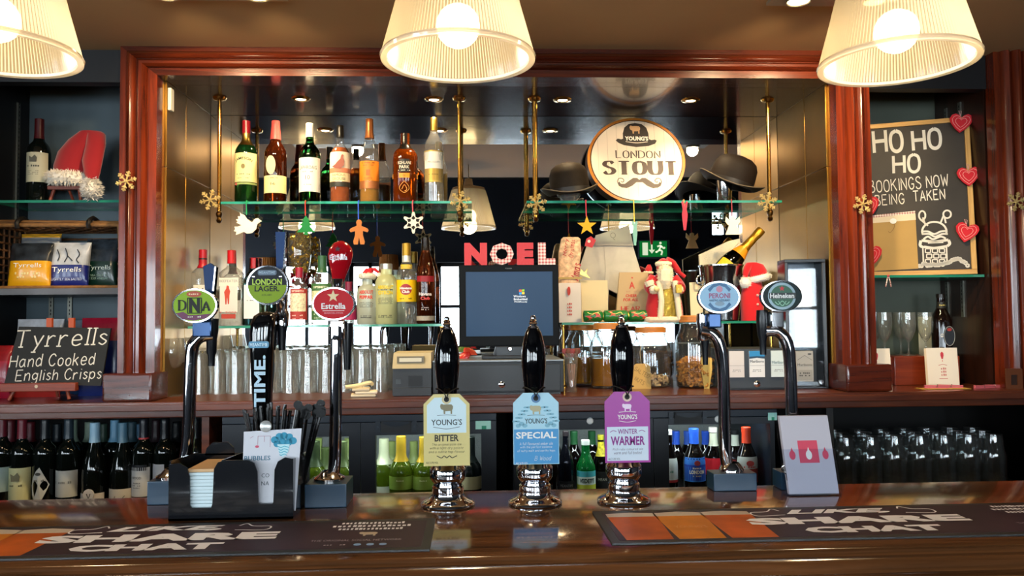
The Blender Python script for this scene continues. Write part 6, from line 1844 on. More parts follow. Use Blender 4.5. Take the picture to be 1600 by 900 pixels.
def bag(name, label, cat, px0, px1, top, mat, Y=YX, lean=-4, z0=Z_SH2, base=503, d=.03, skew=0, cut=None):
    p = P((px0 + px1) / 2, base, Y)
    s = Y / FPX
    w = (px1 - px0) / 2 * s
    h = P((px0 + px1) / 2, top, Y).z - z0
    t = thing(name, label, cat, (p.x, Y, z0 + .0005), (math.radians(lean), 0, 0))
    v = [(-w, 0, 0), (w, 0, 0), (w, d, 0), (-w, d, 0), (-w + skew * s, d * .35, h), (w + skew * s * .6, d * .35, h), (w + skew * s * .6, d * .55, h), (-w + skew * s, d * .55, h)]
    mesh('paper_bag', v, BOXF, mat, t)
    return t, w, h, s


KRAFT = M('#b49a72', .75)
CH = M('#c0392c', .6)
t, w, h, s = bag('gift_bag', 'white paper gift bag printed with a red bauble beside the till', 'gift bag', 874, 909, 442, M('#d9d2cc', .7), lean=0)
prism('bauble_print', ell(2.6 * s, 7 * s, 16), -.0008, .004, CH, t, (-2 * s, h - 13 * s))
for k in range(4):
    small_print(-2 * s, h - (33 + 5.5 * k) * s, 3 * s, 11 * s, 4, CH, t, y=-.0008)
t, w, h, s = bag('gift_bag', 'kraft paper gift bag printed CHEER FOR ALL in red', 'gift bag', 962, 1012, 424, KRAFT, lean=-6, skew=9)
yb_ = lambda z_: z_ / h * .0105 - .0012
text('A', 3 * s, h - 21 * s, 11 * s, 9 * s, CH, t, yb_(h - 26 * s), bold=.02)
prism('star_print', star(2 * s), yb_(h - 8 * s), yb_(h - 8 * s) + .0004, CH, t, (4 * s, h - 9 * s))
small_print(2 * s, h - 31 * s, 3 * s, 17 * s, 7, M('#b08a6a', .6), t, y=yb_(h - 33 * s))
text('CHEER', 1 * s, h - 38 * s, 4.6 * s, 18 * s, CH, t, yb_(h - 41 * s), bold=.03, shear=.15)
text('FOR ALL', 0, h - 44.5 * s, 4.8 * s, 24 * s, CH, t, yb_(h - 48 * s), bold=.03, shear=.15)
text('TO', 0, h - 51 * s, 3 * s, 5 * s, M('#b08a6a', .6), t, yb_(h - 53 * s))
hand('HEAR', -1 * s, h - 59 * s, 8 * s, 31 * s, CH, t, yb_(h - 65 * s), pen=(.4, 1.2), serif=.7)
t, w, h, s = bag('gift_bag', 'plain cream paper bag standing behind the christmas cracker', 'gift bag', 909, 951, 438, M('#d9c9a0', .75), Y=3.14, lean=0)
# large grey envelope leaning at the back
p = P(955, 440, 3.22)
t = thing('paper_envelope', 'large crumpled grey-white paper envelope leaning above the gift bags', 'envelope', p, (math.radians(-8), 0, 0))
se = 3.22 / FPX
pts = [(-50, -3), (-40, -22), (-40, -60), (-8, -60), (-5, -12), (20, -25), (48, -12), (49, 10), (37, 58), (32, 90), (-22, 73), (-36, 60), (-50, 22)]
v = [(a * se, RND.uniform(-.003, .003), b * se) for a, b in pts] + [(-2 * se, -.008, 20 * se)] + [(a * se, .012, b * se) for a, b in pts]
n = len(pts)
f = [(i, (i + 1) % n, n) for i in range(n)] + [tuple(range(2 * n, n, -1))] + [(i, n + 1 + i, n + 1 + (i + 1) % n, (i + 1) % n) for i in range(n)]
mesh('paper', v, f, M('#b9b3a6', .8, noise=.08, scale=20), t)
prism('flap', [(-24 * se, 58 * se), (37 * se, 57 * se), (31.5 * se, 91 * se), (-23 * se, 74 * se)], -.010, -.0085, M('#aaa294', .8, noise=.06, scale=20), t)
strokes('crest_print', [[(a * 4 + 5, b * 4 + 74) for a, b in [(math.cos(q_), math.sin(q_)) for q_ in [k * .7 for k in range(10)]]], [(5, 69), (8, 66)]], .6 * se, M('#5a564e', .6), t, -.0106, se)
strokes('fold_line', [[(-10, 57), (-9, 20), (-12, -8)]], .5 * se, M('#8e887c', .8), t, -.0085, se)
# wrapped present tube
p = P(890, 503, 3.17)
t = thing('wrapped_parcel', 'parcel in red and cream Merry Christmas wrapping behind the white gift bag', 'parcel', (p.x, 3.165, Z_SH2 + .0005))
sv = 3.17 / FPX
WRAP = M('#d9b490', .6, noise=.4, scale=70)
zv = lambda py: P(890, py, 3.17).z - Z_SH2
loft('parcel', [((-.002, 0, 0), .040, .03, 2), ((-.002, 0, zv(440)), .042, .03, 2), ((0, 0, zv(412)), .042, .028, 2), ((.004, 0, zv(395)), .045, .024, 2), ((.008, 0, zv(374)), .038, .012, 3), ((.008, 0, zv(371)), .030, .004, 3)], WRAP, t, 20)
for wd, cx_, py, h_, ro in (('Merry', -6, 388, 8, 1.45), ('Christmas', 3, 390, 8, 1.45), ('Xmas', 9, 426, 13, 1.4)):
    hand(wd, cx_ * sv, zv(py), h_ * sv, 28 * sv, M('#b8303c', .6), t, -.034, weight=.8, rot=ro, slant=.2)
prism('gift_tag', [(-8 * sv, -6 * sv), (4 * sv, -9 * sv), (10 * sv, 3 * sv), (2 * sv, 9 * sv), (-5 * sv, 5 * sv)], -.036, -.034, M('#b82c34', .6), t, (31 * sv, zv(380)))
prism('tag_dot', ell(2.4 * sv, 2.4 * sv, 12), -.0368, -.036, M('#e8d0c0', .6), t, (30 * sv, zv(379)))
box('twine', -.0462, .0462, -.0345, -.033, zv(437), zv(434), M('#b09a60', .8), t)
prism('gold_bow', [(-5 * sv, 6 * sv), (0, 1 * sv), (5 * sv, 7 * sv), (3 * sv, -1 * sv), (9 * sv, -8 * sv), (-2 * sv, -4 * sv), (-7 * sv, -2 * sv)], -.036, -.032, GOLD, t, (22 * sv, zv(428)))
# christmas cracker lying in front
p = P(962, 493, 3.04)
t = thing('christmas_cracker', 'green christmas cracker with red holly pattern lying on the glass shelf', 'cracker', (p.x, 3.045, Z_SH2 + .0235))
sk = 3.04 / FPX
GRN = M('#14702e', .3, coat=.3); RDK = M('#c04a3a', .35)
r_ = .022
lathe('barrel', [(r_ * .6, -20 * sk), (r_, -17 * sk), (r_, 17 * sk), (r_ * .6, 20 * sk)], GRN, t, 24, ax='x')
lathe('end', [(r_ * .6, 20 * sk), (r_, 24 * sk), (r_, 50 * sk), (r_ * .9, 50 * sk)], GRN, t, 24, ax='x')
lathe('end', [(r_ * .9, -50 * sk), (r_, -50 * sk), (r_, -24 * sk), (r_ * .6, -20 * sk)], GRN, t, 24, ax='x')
for xx in (-20, 20): lathe('gold_tie', [(r_ * .66, (xx - 2) * sk), (r_ * .66, (xx + 2) * sk)], GOLD, t, 16, ax='x')
lathe('frilled_lip', [(r_ * .92, 50 * sk), (r_ * 1.02, 54 * sk), (r_ * 1.02, 57 * sk)], M('#d8c8a0', .6), t, 24, ax='x')
for a, b in ((-30, 2), (-42, -3), (-6, 4), (8, -3), (30, 3), (43, -2)):
    pts = [(a + dx, b + dz) for dx, dz in ((-7, 3), (0, 4), (6, 6), (4, 0), (6, -5), (0, -3), (-5, -5))]
    v = [(x * sk, -math.sqrt(max(1e-6, (r_ + .0006) ** 2 - (zz * sk) ** 2)), zz * sk) for x, zz in pts] + [(a * sk, -math.sqrt((r_ + .0008) ** 2 - (b * sk) ** 2), b * sk)]
    mesh('holly_print', v, [(i, (i + 1) % 7, 7) for i in range(7)], RDK, t)
for b0 in (-38, -2, 34):
    strokes('gold_curl', [[(b0 - 8, 6), (b0, 3), (b0 + 8, 6), (b0 + 12, 2)]], .0012, GOLD, t, -r_ - .0008, sk)

# santa figure
YSa = 3.04
p = P(1038, 505, YSa)
t = thing('santa_figure', 'small robed santa figurine with white beard, red coat and gold robe', 'figurine', (p.x, YSa, Z_SH2 + .0005))
ss = YSa / FPX
zs = lambda py: (503 - py) * ss
RC = M('#b8101e', .85, sheen=.4)
FURM = M('#efe2c4', .9)
body = loft('body', [((0, 0, 0), 30 * ss, 20 * ss, .5), ((0, 0, zs(480)), 29 * ss, 18 * ss, .3), ((0, 0, zs(455)), 24 * ss, 15 * ss, 0), ((0, 0, zs(438)), 20 * ss, 13 * ss, 0), ((0, 0, zs(430)), 13 * ss, 11 * ss, 0), ((0, 0, zs(426)), 8 * ss, 8 * ss, 0), ((0, 0, zs(421)), 11 * ss, 10 * ss, 0), ((0, 0, zs(413)), 10.5 * ss, 11 * ss, 0), ((0, 0, zs(406)), 7 * ss, 8 * ss, 0), ((0, 0, zs(403)), 2 * ss, 2 * ss, 0)], RC, t, 28)
for sx in (-1, 1):
    tube('sleeve', smooth_pts([(sx * 15 * ss, 0, zs(434)), (sx * 23 * ss, -.008, zs(446)), (sx * 21 * ss, -.034, zs(452))], 5), [9 * ss, 9 * ss, 9 * ss, 9 * ss, 9 * ss, 9 * ss, 9.5 * ss, 10 * ss, 10 * ss, 10 * ss, 10 * ss], RC, t, 12)
    furball('cuff', 7 * ss, (sx * 20 * ss, -.040, zs(453)), FURM, t, 160, .005, 9)
    ball('mitten', 4.5 * ss, (sx * 17 * ss, -.056, zs(453)), M('#e0c890', .8), t, 10)
loft('gold_robe', [((4 * ss, -.020, 0), 17 * ss, 12 * ss, 1), ((3 * ss, -.018, zs(470)), 13 * ss, 11 * ss, 1), ((2 * ss, -.014, zs(440)), 7 * ss, 9 * ss, .5)], M('#a8913c', .28, .8, bump=.8, scale=70), t, 18)
for a, b, c, d in ((-11, -5, 455, 500), (14, 20, 455, 500)):
    fur('fur_trim', [(a * ss, -.032, zs(440)), ((a + b) / 2 * ss, -.044, zs(470)), (b * ss if a > 0 else a * ss, -.046, zs(500))], 4.5 * ss, FURM, t, 300, .005, 7)
fur('hem', [(29 * ss * math.cos(x_), 20 * ss * math.sin(x_), .008) for x_ in [math.pi * k / 10 + math.pi for k in range(11)]], 4.5 * ss, FURM, t, 420, .005, 8)
fur('beard', [(0, -.018, zs(418)), (0, -.028, zs(426)), (-1 * ss, -.032, zs(440)), (0, -.030, zs(452))], [8 * ss, 12 * ss, 11 * ss, 5 * ss], FURM, t, 900, .007, 11)
fur('hair', [(10 * ss * math.cos(x_), -9 * ss * math.sin(x_), zs(412)) for x_ in [math.pi * k / 8 for k in range(9)]], 3.6 * ss, FURM, t, 300, .004, 12)
ball('face', 6.5 * ss, (0, -.012, zs(415.5)), M('#d89a78', .6), t, 14)
ball('nose', 1.7 * ss, (0, -.029, zs(416)), M('#cf7a60', .6), t, 8)
for sx in (-1, 1): ball('eye', .9 * ss, (sx * 2.6 * ss, -.0265, zs(413.5)), INK, t, 8)
tube('hat_tail', smooth_pts([(5 * ss, 0, zs(406)), (16 * ss, .004, zs(412)), (24 * ss, 0, zs(424)), (34 * ss, -.004, zs(433))], 5), [6 * ss] * 6 + [5 * ss] * 5 + [3 * ss] * 5, RC, t, 10)
box('lantern', 13 * ss, 22 * ss, -.066, -.052, zs(459), zs(446), M('#b08a30', .3, .7), t, .001)
fur('sack_top', [(-26 * ss, -.03, zs(440)), (-24 * ss, -.034, zs(448))], 7 * ss, M('#e0d4bc', .9), t, 160, .004, 13)
# small red-hatted companion behind the santa
t = thing('small_santa', 'smaller red-capped santa peeping out beside the larger figurine', 'figurine', (P(1014, 503, 3.16).x, 3.16, Z_SH2 + .0005))
zs2 = lambda py: P(1014, py, 3.1).z - Z_SH2
loft('body', [((0, 0, 0), .026, .02, .3), ((0, 0, zs2(450)), .022, .018, 0), ((0, 0, zs2(434)), .012, .012, 0), ((0, 0, zs2(428)), .015, .014, 0), ((.002, 0, zs2(418)), .014, .013, 0), ((.004, 0, zs2(412)), .006, .006, 0)], RC, t, 18)
fur('cap_fur', [(.016 * math.cos(x_), -.015 * math.sin(x_), zs2(425)) for x_ in [math.pi * k / 6 for k in range(7)]], .005, FURM, t, 160, .004, 15)
ball('ribbon_knot', .009, (.012, -.016, zs2(432)), M('#d0702c', .5), t, 10)
# white card between santa and bucket
t = thing('standing_card', 'plain cream card standing between santa figurine and ice bucket', 'card', (P(1090, 503, 3.12).x, 3.12, Z_SH2 + .0005), (math.radians(-6), 0, 0))
box('front_leaf', -.026, .024, 0, .001, 0, .155, M('#e6d8b4', .7), t)
v = [(-.026, .001, 0), (.024, .03, 0), (.024, .03, .15), (-.026, .001, .15)]
mesh('back_leaf', v, [(0, 1, 2, 3)], M('#e6d8b4', .7), t)
# ice bucket with champagne and towel
YI = 3.12
p = P(1128, 505, YI); si = YI / FPX
t = thing('ice_bucket', 'polished steel ice bucket behind the pale blue badge', 'bucket', (p.x, YI, Z_SH2 + .0005))
hb = P(1128, 416, YI).z - Z_SH2
lathe('bucket', [(0, .003), (.062, 0), (.066, .004), (.083, hb * .96), (.087, hb), (.082, hb), (.079, hb * .95), (.062, .008), (0, .008)], STEEL, t, 40)
lathe('rim_roll', [(.083, hb - .004), (.088, hb - .002), (.088, hb + .003), (.083, hb + .002)], STEEL, t, 40)
for sx in (-1, 1): tube('handle', smooth_pts([(sx * .083, -.01, hb * .82), (sx * .098, -.012, hb * .80), (sx * .098, -.012, hb * .68), (sx * .080, -.01, hb * .66)], 4), .004, STEEL, t, 8)
t2 = thing('champagne_bottle', 'green champagne bottle with gold foil neck leaning in the ice bucket', 'bottle', P(1124, 430, YI - .01), (0, math.radians(44), 0))
prf = [(0, -.02), (.040, -.02), (.043, 0), (.043, .06), (.040, .085), (.030, .115), (.020, .145), (.0165, .165)]
lathe('glass', prf + [(.0155, .20), (0, .20)], G('#122a12'), t2, 28)
lathe('gold_foil', [(.0215, .141), (.0178, .166), (.0162, .215), (.0185, .222), (.0185, .230), (.0175, .248), (0, .250)], M('#c8922c', .28, .8, bump=.4, scale=90), t2, 24)
lathe('orange_collar', [(.0335, .108), (.0222, .141), (.0218, .144)], M('#e8941c', .4), t2, 24)
patch('yellow_label', .0436, -.015, .06, 2.4, M('#e8b41c', .5), t2)
t3 = thing('folded_towel', 'folded cream towel draped in the ice bucket behind the champagne', 'towel', (p.x, YI + .048, Z_SH2 + hb - .03))
v, f = [], []
pts = [(-28, -8), (-29, 24), (20, 46), (38, 50), (40, 30), (30, -8)]
prism('towel_fold', [(a * si, b * si + .02) for a, b in pts], 0, .012, M('#dcd0b4', .9, bump=.5, scale=200), t3)
prism('towel_fold', [(a * si + .004, b * si + .012) for a, b in [(10, -8), (18, 30), (34, 46), (44, 44), (42, 10), (36, -8)]], -.014, -.003, M('#e4d8be', .9, bump=.5, scale=200), t3)
# red bottle cosy with santa hat
YH = 3.06
p = P(1180, 505, YH); sh = YH / FPX
t = thing('bottle_cosy', 'red felt bottle cosy shaped like a santa suit at the shelf end', 'bottle cosy', (p.x - .008, YH, Z_SH2 + .0005))
zh = lambda py: P(1178, py, YH).z - Z_SH2
loft('felt_sleeve', [((-.003, 0, 0), .042, .038, .4), ((-.003, 0, zh(470)), .044, .038, .2), ((0, 0, zh(450)), .040, .034, 0), ((.004, 0, zh(440)), .032, .028, 0)], M('#cc0c1a', .85, sheen=.4), t, 26)
for k in range(3): ball('button', .005, (.006, -.038, zh(490 - 14 * k)), M('#e8b8a8', .5), t, 10)
h = thing('santa_hat', 'red santa hat with white fur over the red bottle cosy', 'santa hat', (p.x + .012, YH, Z_SH2 + zh(437)))
fur('fur_brim', smooth_pts([(-.030, -.012, -.004), (-.012, -.030, .000), (.014, -.030, .006), (.036, -.014, .012), (.040, .012, .014), (0, .028, .006), (-.030, .010, -.002), (-.030, -.012, -.004)], 4), .013, M('#f0ece2', .9), h, 900, .006, 21)
loft('felt', [((.004, 0, .004), .036, .030, 0), ((.002, 0, .035), .036, .028, 0), ((-.006, 0, .058), .030, .024, 0), ((-.020, 0, .066), .022, .02, 0), ((-.036, -.004, .052), .016, .016, 0), ((-.048, -.010, .028), .013, .012, 0), ((-.052, -.014, .004), .009, .009, 0)], M('#cc0c1a', .85, sheen=.4), h, 24)
furball('pompom', .0215, (-.054, -.018, -.012), M('#f0ece2', .9), h, 700, .006, 22)
# cigarette drawer and dispenser
YK = 2.84
x0, x1 = P(1139, 590, YK).x, P(1230, 590, YK).x
zk = lambda py: P(1190, py, YK).z - Z_BACK
t = thing('cigarette_cabinet', 'dark grey steel drawer with cigarette packets in its front', 'drawer unit', ((x0 + x1) / 2, YK, Z_BACK + .0005))
w = (x1 - x0) / 2; sk2 = YK / FPX
box('body', -w, w, 0, .22, .006, zk(545), M('#3a4046', .4, .3), t, .002)
box('foot', -w + .004, w - .004, .004, .21, 0, .006, BLACKPLAST, t)
lathe('lock', [(0, .004), (.008, .004), (.012, .001), (.012, 0)], CHROME, t, 20, (P(1183, 600, YK).x - t.location.x, 0, zk(600)), ax='y')
q = lambda px: P(px, 570, YK).x
MARL = [(1139, 1162, '#d9d6d8', 'pale'), (1170, 1194, '#dfe4ea', 'blue'), (1204, 1228, '#cfe0e6', 'light')]
for a, b, c, nm in MARL:
    pk = thing('cigarette_packet', {'pale': 'plain white cigarette packet in the drawer front, nearest the jars', 'blue': 'white cigarette packet with blue chevron top in the drawer front', 'light': 'pale cigarette packet in the drawer front nearest the pillar'}[nm], 'cigarette packet', ((q(a) + q(b)) / 2, YK - .006, Z_BACK + zk(589)), group='cigarette packets')
    pw, ph = (q(b) - q(a)) / 2, zk(548) - zk(589)
    box('carton', -pw, pw, 0, .0055, 0, ph, M(c, .4), pk)
    if nm == 'blue':
        prism('blue_top', [(-pw, ph), (-pw, ph * .78), (0, ph * .95 - .016), (pw, ph * .78), (pw, ph)], -.0005, 0, M('#2c8ac8', .4), pk)
        prism('dark_roof', [(-pw, ph * .78), (0, ph * .80), (pw, ph * .78), (pw, ph * .70), (0, ph * .74), (-pw, ph * .70)], -.0007, 0, M('#23405a', .4), pk)
        text('Marlboro', 0, ph * .60, .010, pw * 1.8, M('#2a3036', .4), pk, -.0007)
    elif nm == 'light':
        text('Marlboro', 0, ph * .56, .010, pw * 1.8, M('#5a7a86', .4), pk, -.0007)
    box('lid_line', -pw, pw, -.0004, 0, ph * .44, ph * .45, M('#8a8f94', .4), pk)
    small_print(0, ph * .28, .003, pw * 1.2, 5, M('#8a8f94', .5), pk, y=-.0007, rows=2)
YE = 2.86
x0, x1 = P(1229, 500, YE).x, P(1291, 500, YE).x
ze = lambda py: P(1260, py, YE).z - Z_BACK
t = thing('packet_dispenser', 'tall clear acrylic cigarette dispenser with dark frame beside the pillar', 'dispenser', ((x0 + x1) / 2, YE, Z_BACK + .0005), (0, 0, math.radians(-6)))
w = (x1 - x0) / 2; hE = ze(405)
DKF = M('#14181e', .25)
for a, b, c, d in ((-w, -w + .012, .008, hE - .012), (w - .014, w, .008, hE - .012), (-w, w, hE - .012, hE), (-w, w, 0, .008)):
    box('frame_bar', a, b, 0, .10, c, d, DKF, t, .002)
box('back_panel', -w + .012, w - .014, .09, .095, .008, hE - .012, M('#5a5f62', .3, .4), t)
box('clear_front', -w + .012, w - .014, .006, .009, .008, hE - .012, ACRYL, t)
box('divider', -w + .012, w - .014, .01, .09, ze(540), ze(536), ACRYL, t)
lathe('lock', [(0, .006), (.008, .006), (.009, 0)], CHROME, t, 16, (w - .026, .004, ze(597)), ax='y')
base = t.location
for k, (y0, y1, c, lbl) in enumerate(((597, 549, '#c8c0b0', 'bottom'), (532, 484, '#d8d8d2', 'middle'), (480, 432, '#e4e6e4', 'upper'))):
    pk = thing('cigarette_packet', 'cigarette packet in the clear dispenser, the %s one' % lbl, 'cigarette packet', base + Vector((-.002, .02, ze(y0))), (0, 0, math.radians(-6)), group='cigarette packets')
    ph = ze(y1) - ze(y0)
    box('carton', -.031, .031, 0, .045, 0, ph, M(c, .45), pk, .001)
    text('Marlboro', 0, ph * .55, .010, .052, M('#6a655a', .5), pk, -.0008)
    strokes('chevron', [[(-.026, ph * .70), (0, ph * .86)], [(0, ph * .86), (.026, ph * .70)]], .0012, M('#6a655a', .5), pk, -.0008)
    box('dark_mark', .012, .024, -.0008, 0, ph * .88, ph * .92, M('#3a3a38', .5), pk)
    box('warning_panel', -.027, .027, -.0008, 0, .006, ph * .38, M('#b4ac9c', .5), pk)
    small_print(0, ph * .28, .005, .044, 6, M('#4a463e', .5), pk, y=-.0014, rows=2)
# ------------------------------------------------------------------ fridges under the back counter
YFR = 2.735
FZ1 = Z_BACK - .058
FRM = M('#141b26', .35)
FRM2 = M('#1b2430', .3)
GASK = M('#0b0d11', .5)
ZFS = P(800, 792, 2.85).z


def fridge(label, px0, px1, doors, sticker, dial):
    x0, x1 = P(px0, 700, YFR).x, P(px1, 700, YFR).x
    t = thing('bottle_fridge', label, 'fridge', (0, 0, .0005))
    ztop = FZ1
    zd = P(800, 672, YFR).z
    box('side', x0, x0 + .02, YFR + .03, 3.30, .05, ztop, FRM, t)
    box('side', x1 - .02, x1, YFR + .03, 3.30, .05, ztop, FRM, t)
    box('top_rail', x0, x1, YFR + .005, YFR + .06, P(800, 657, YFR).z, ztop, FRM2, t, .002)
    box('roof', x0 + .02, x1 - .02, YFR + .06, 3.30, ztop - .02, ztop - .001, FRM, t)
    box('plinth', x0, x1, YFR + .02, 3.30, 0, .05, FRM, t)
    box('floor', x0 + .02, x1 - .02, YFR + .03, 3.28, .05, .07, FRM, t)
    box('back_wall', x0 + .02, x1 - .02, 3.27, 3.30, .07, ztop - .02, M('#a9b0ac', .4, .3, bump=.6, scale=260), t)
    box('shelf', x0 + .021, x1 - .021, YFR + .05, 3.26, ZFS - .012, ZFS - .001, M('#8a9090', .4, .6), t)
    for a, b, wa, wb, wt, hp in doors:
        dx0, dx1 = P(a, 700, YFR).x, P(b, 700, YFR).x
        gx0, gx1 = P(wa, 700, YFR).x, P(wb, 700, YFR).x
        gz = P(800, wt, YFR).z
        dz1 = P(800, 657.5, YFR).z
        d = prism('door_frame', [(dx0, .06), (dx1, .06), (dx1, dz1), (dx0, dz1)], YFR, YFR + .028, FRM, t, hole=[(gx0, .12), (gx1, .12), (gx1, gz), (gx0, gz)])
        box('door_glass', gx0 - .004, gx1 + .004, YFR + .012, YFR + .016, .116, gz + .004, ACRYL, d)
        if hp:
            h0, h1 = P(hp[0], 665, YFR).x, P(hp[1], 665, YFR).x
            hz1, hz0 = P(800, hp[2], YFR).z, P(800, hp[3], YFR).z
            hc = (h0 + h1) / 2
            prism('handle_recess', [(h0, hz0), (h1, hz0), (h1, hz1), (h0, hz1)], YFR - .002, YFR, GASK, d)
            pts = [(h0 + .004, hz1 - .002), (h1 - .004, hz1 - .002)] + [(h1 - .004 - (h1 - h0 - .008) * k / 10, hz1 - .008 - .010 * math.sin(math.pi * k / 10)) for k in range(11)]
            prism('handle', pts, YFR - .010, YFR - .002, M('#1c2530', .25), d)
            for hx_ in (h0 - .012, h1 + .012):
                box('handle_plate', hx_ - .008, hx_ + .008, YFR - .003, YFR, hz0, hz1, FRM2, d)
                lathe('screw', [(0, .0015), (.003, .0015), (.003, 0)], M('#3a444e', .3, .6), d, 10, (hx_, YFR - .003, (hz0 + hz1) / 2), ax='y')
    if sticker:
        sx0, sx1 = P(sticker[0], 662, YFR).x, P(sticker[1], 662, YFR).x
        z0, z1 = P(800, sticker[3], YFR).z, P(800, sticker[2], YFR).z
        box('door_sticker', sx0, sx1, YFR - .0016, YFR - .001, z0, z1, M('#9fd8cc', .4), t)
        box('sticker_mark', sx0 * .6 + sx1 * .4, sx0 * .3 + sx1 * .7, YFR - .002, YFR - .0016, z0, z0 * .6 + z1 * .4, M('#1c8a6a', .4), t)
    for dpx, dpy in dial:
        lathe('lock_dial', [(0, .004), (.009, .004), (.012, 0)], M('#d8e0e4', .3), t, 20, (P(dpx, dpy, YFR).x, YFR - .001 if False else YFR, P(dpx, dpy, YFR).z), ax='y')
    l = light('fridge_strip_light', 'AREA', ((x0 + x1) / 2, YFR + .10, ztop - .03), 2.2, (.9, 1, .95), shape='RECTANGLE', size=(x1 - x0) * .9, size_y=.02, dir=(0, .35, -1))
    l.parent = t
    return t


fridge('dark blue bottle fridge with green wine bottles behind the cream pump clip', 346, 776, [(347, 470, 380, 452, 679, None), (471, 563, 482, 545, 678, None), (564, 775, 587, 752, 677, (596, 642, 655, 673))], (743, 767, 657, 670), [])
fridge('dark blue bottle fridge with beer bottles behind the magenta pump clip', 802, 1216, [(803, 1021, 845, 975, 673, None), (1022, 1211, 1045, 1204, 668, (1054, 1096, 648, 666))], (1200, 1214, 651, 663), [(922, 658), (1122, 655)])
FG = 'green wine bottles in the fridge'
GLG = M('#66801a', .05, trans=.6, ior=1.33, coat=.3)
YB1 = 2.87
for px, top, cap, lb in ((492, 690, '#3a4a2c', 'green wine bottle with dark top, furthest along in the fridge'), (510, 700, '#4a5a30', 'green wine bottle with olive top beside the chrome column with red badge'), (535, 690, '#56663c', 'green wine bottle right behind the chrome column with red badge'), (600, 686, '#c8cfa8', 'wine bottle with white foil top in the fridge'), (627, 682, '#c8a42c', 'green wine bottle with gold foil top standing clear in the fridge'), (663, 683, '#c8a42c', 'green wine bottle with gold foil top behind the cream pump clip'), (690, 683, '#9aa45c', 'green wine bottle hidden mostly by the cream pump clip'), (735, 683, '#1c2420', 'dark wine bottle with pale label beside the cream pump clip')):
    dk = px == 735
    b = bottle('white_wine_bottle', lb, px, 790, top, 37, YB1 + (.095 if px in (510, 600, 690) else 0), ZFS, 'hock', VDG if dk else GLG, (top, top + 38, M(cap, .35, .2)), [(742, 762, 2.4, M('#b9b48a', .5) if dk else M('#7f9a3a', .5))] if px in (627, 663, 735) else ([(757, 785, 2.2, M('#c4cab0', .5))] if px == 600 else []), [('#5', 748, 2, 12, M('#d8e0a8', .5))] if px in (627, 663) else [], group=FG, seg=22)
for i, (px, top) in enumerate(((497, 685), (545, 685), (612, 690), (647, 690), (682, 690), (717, 688))):
    bottle('white_wine_bottle', 'back-row green wine bottle in the fridge, %s from the red-badged column' % ORD[i], px, 785, top, 31, 3.07, ZFS, 'hock', GLG, (top, top + 32, M('#8a9a58', .35)), group=FG, seg=18)
BGp = 'beer bottles in the fridge'
BRN = M('#0c0806', .05, trans=.25, coat=.3)
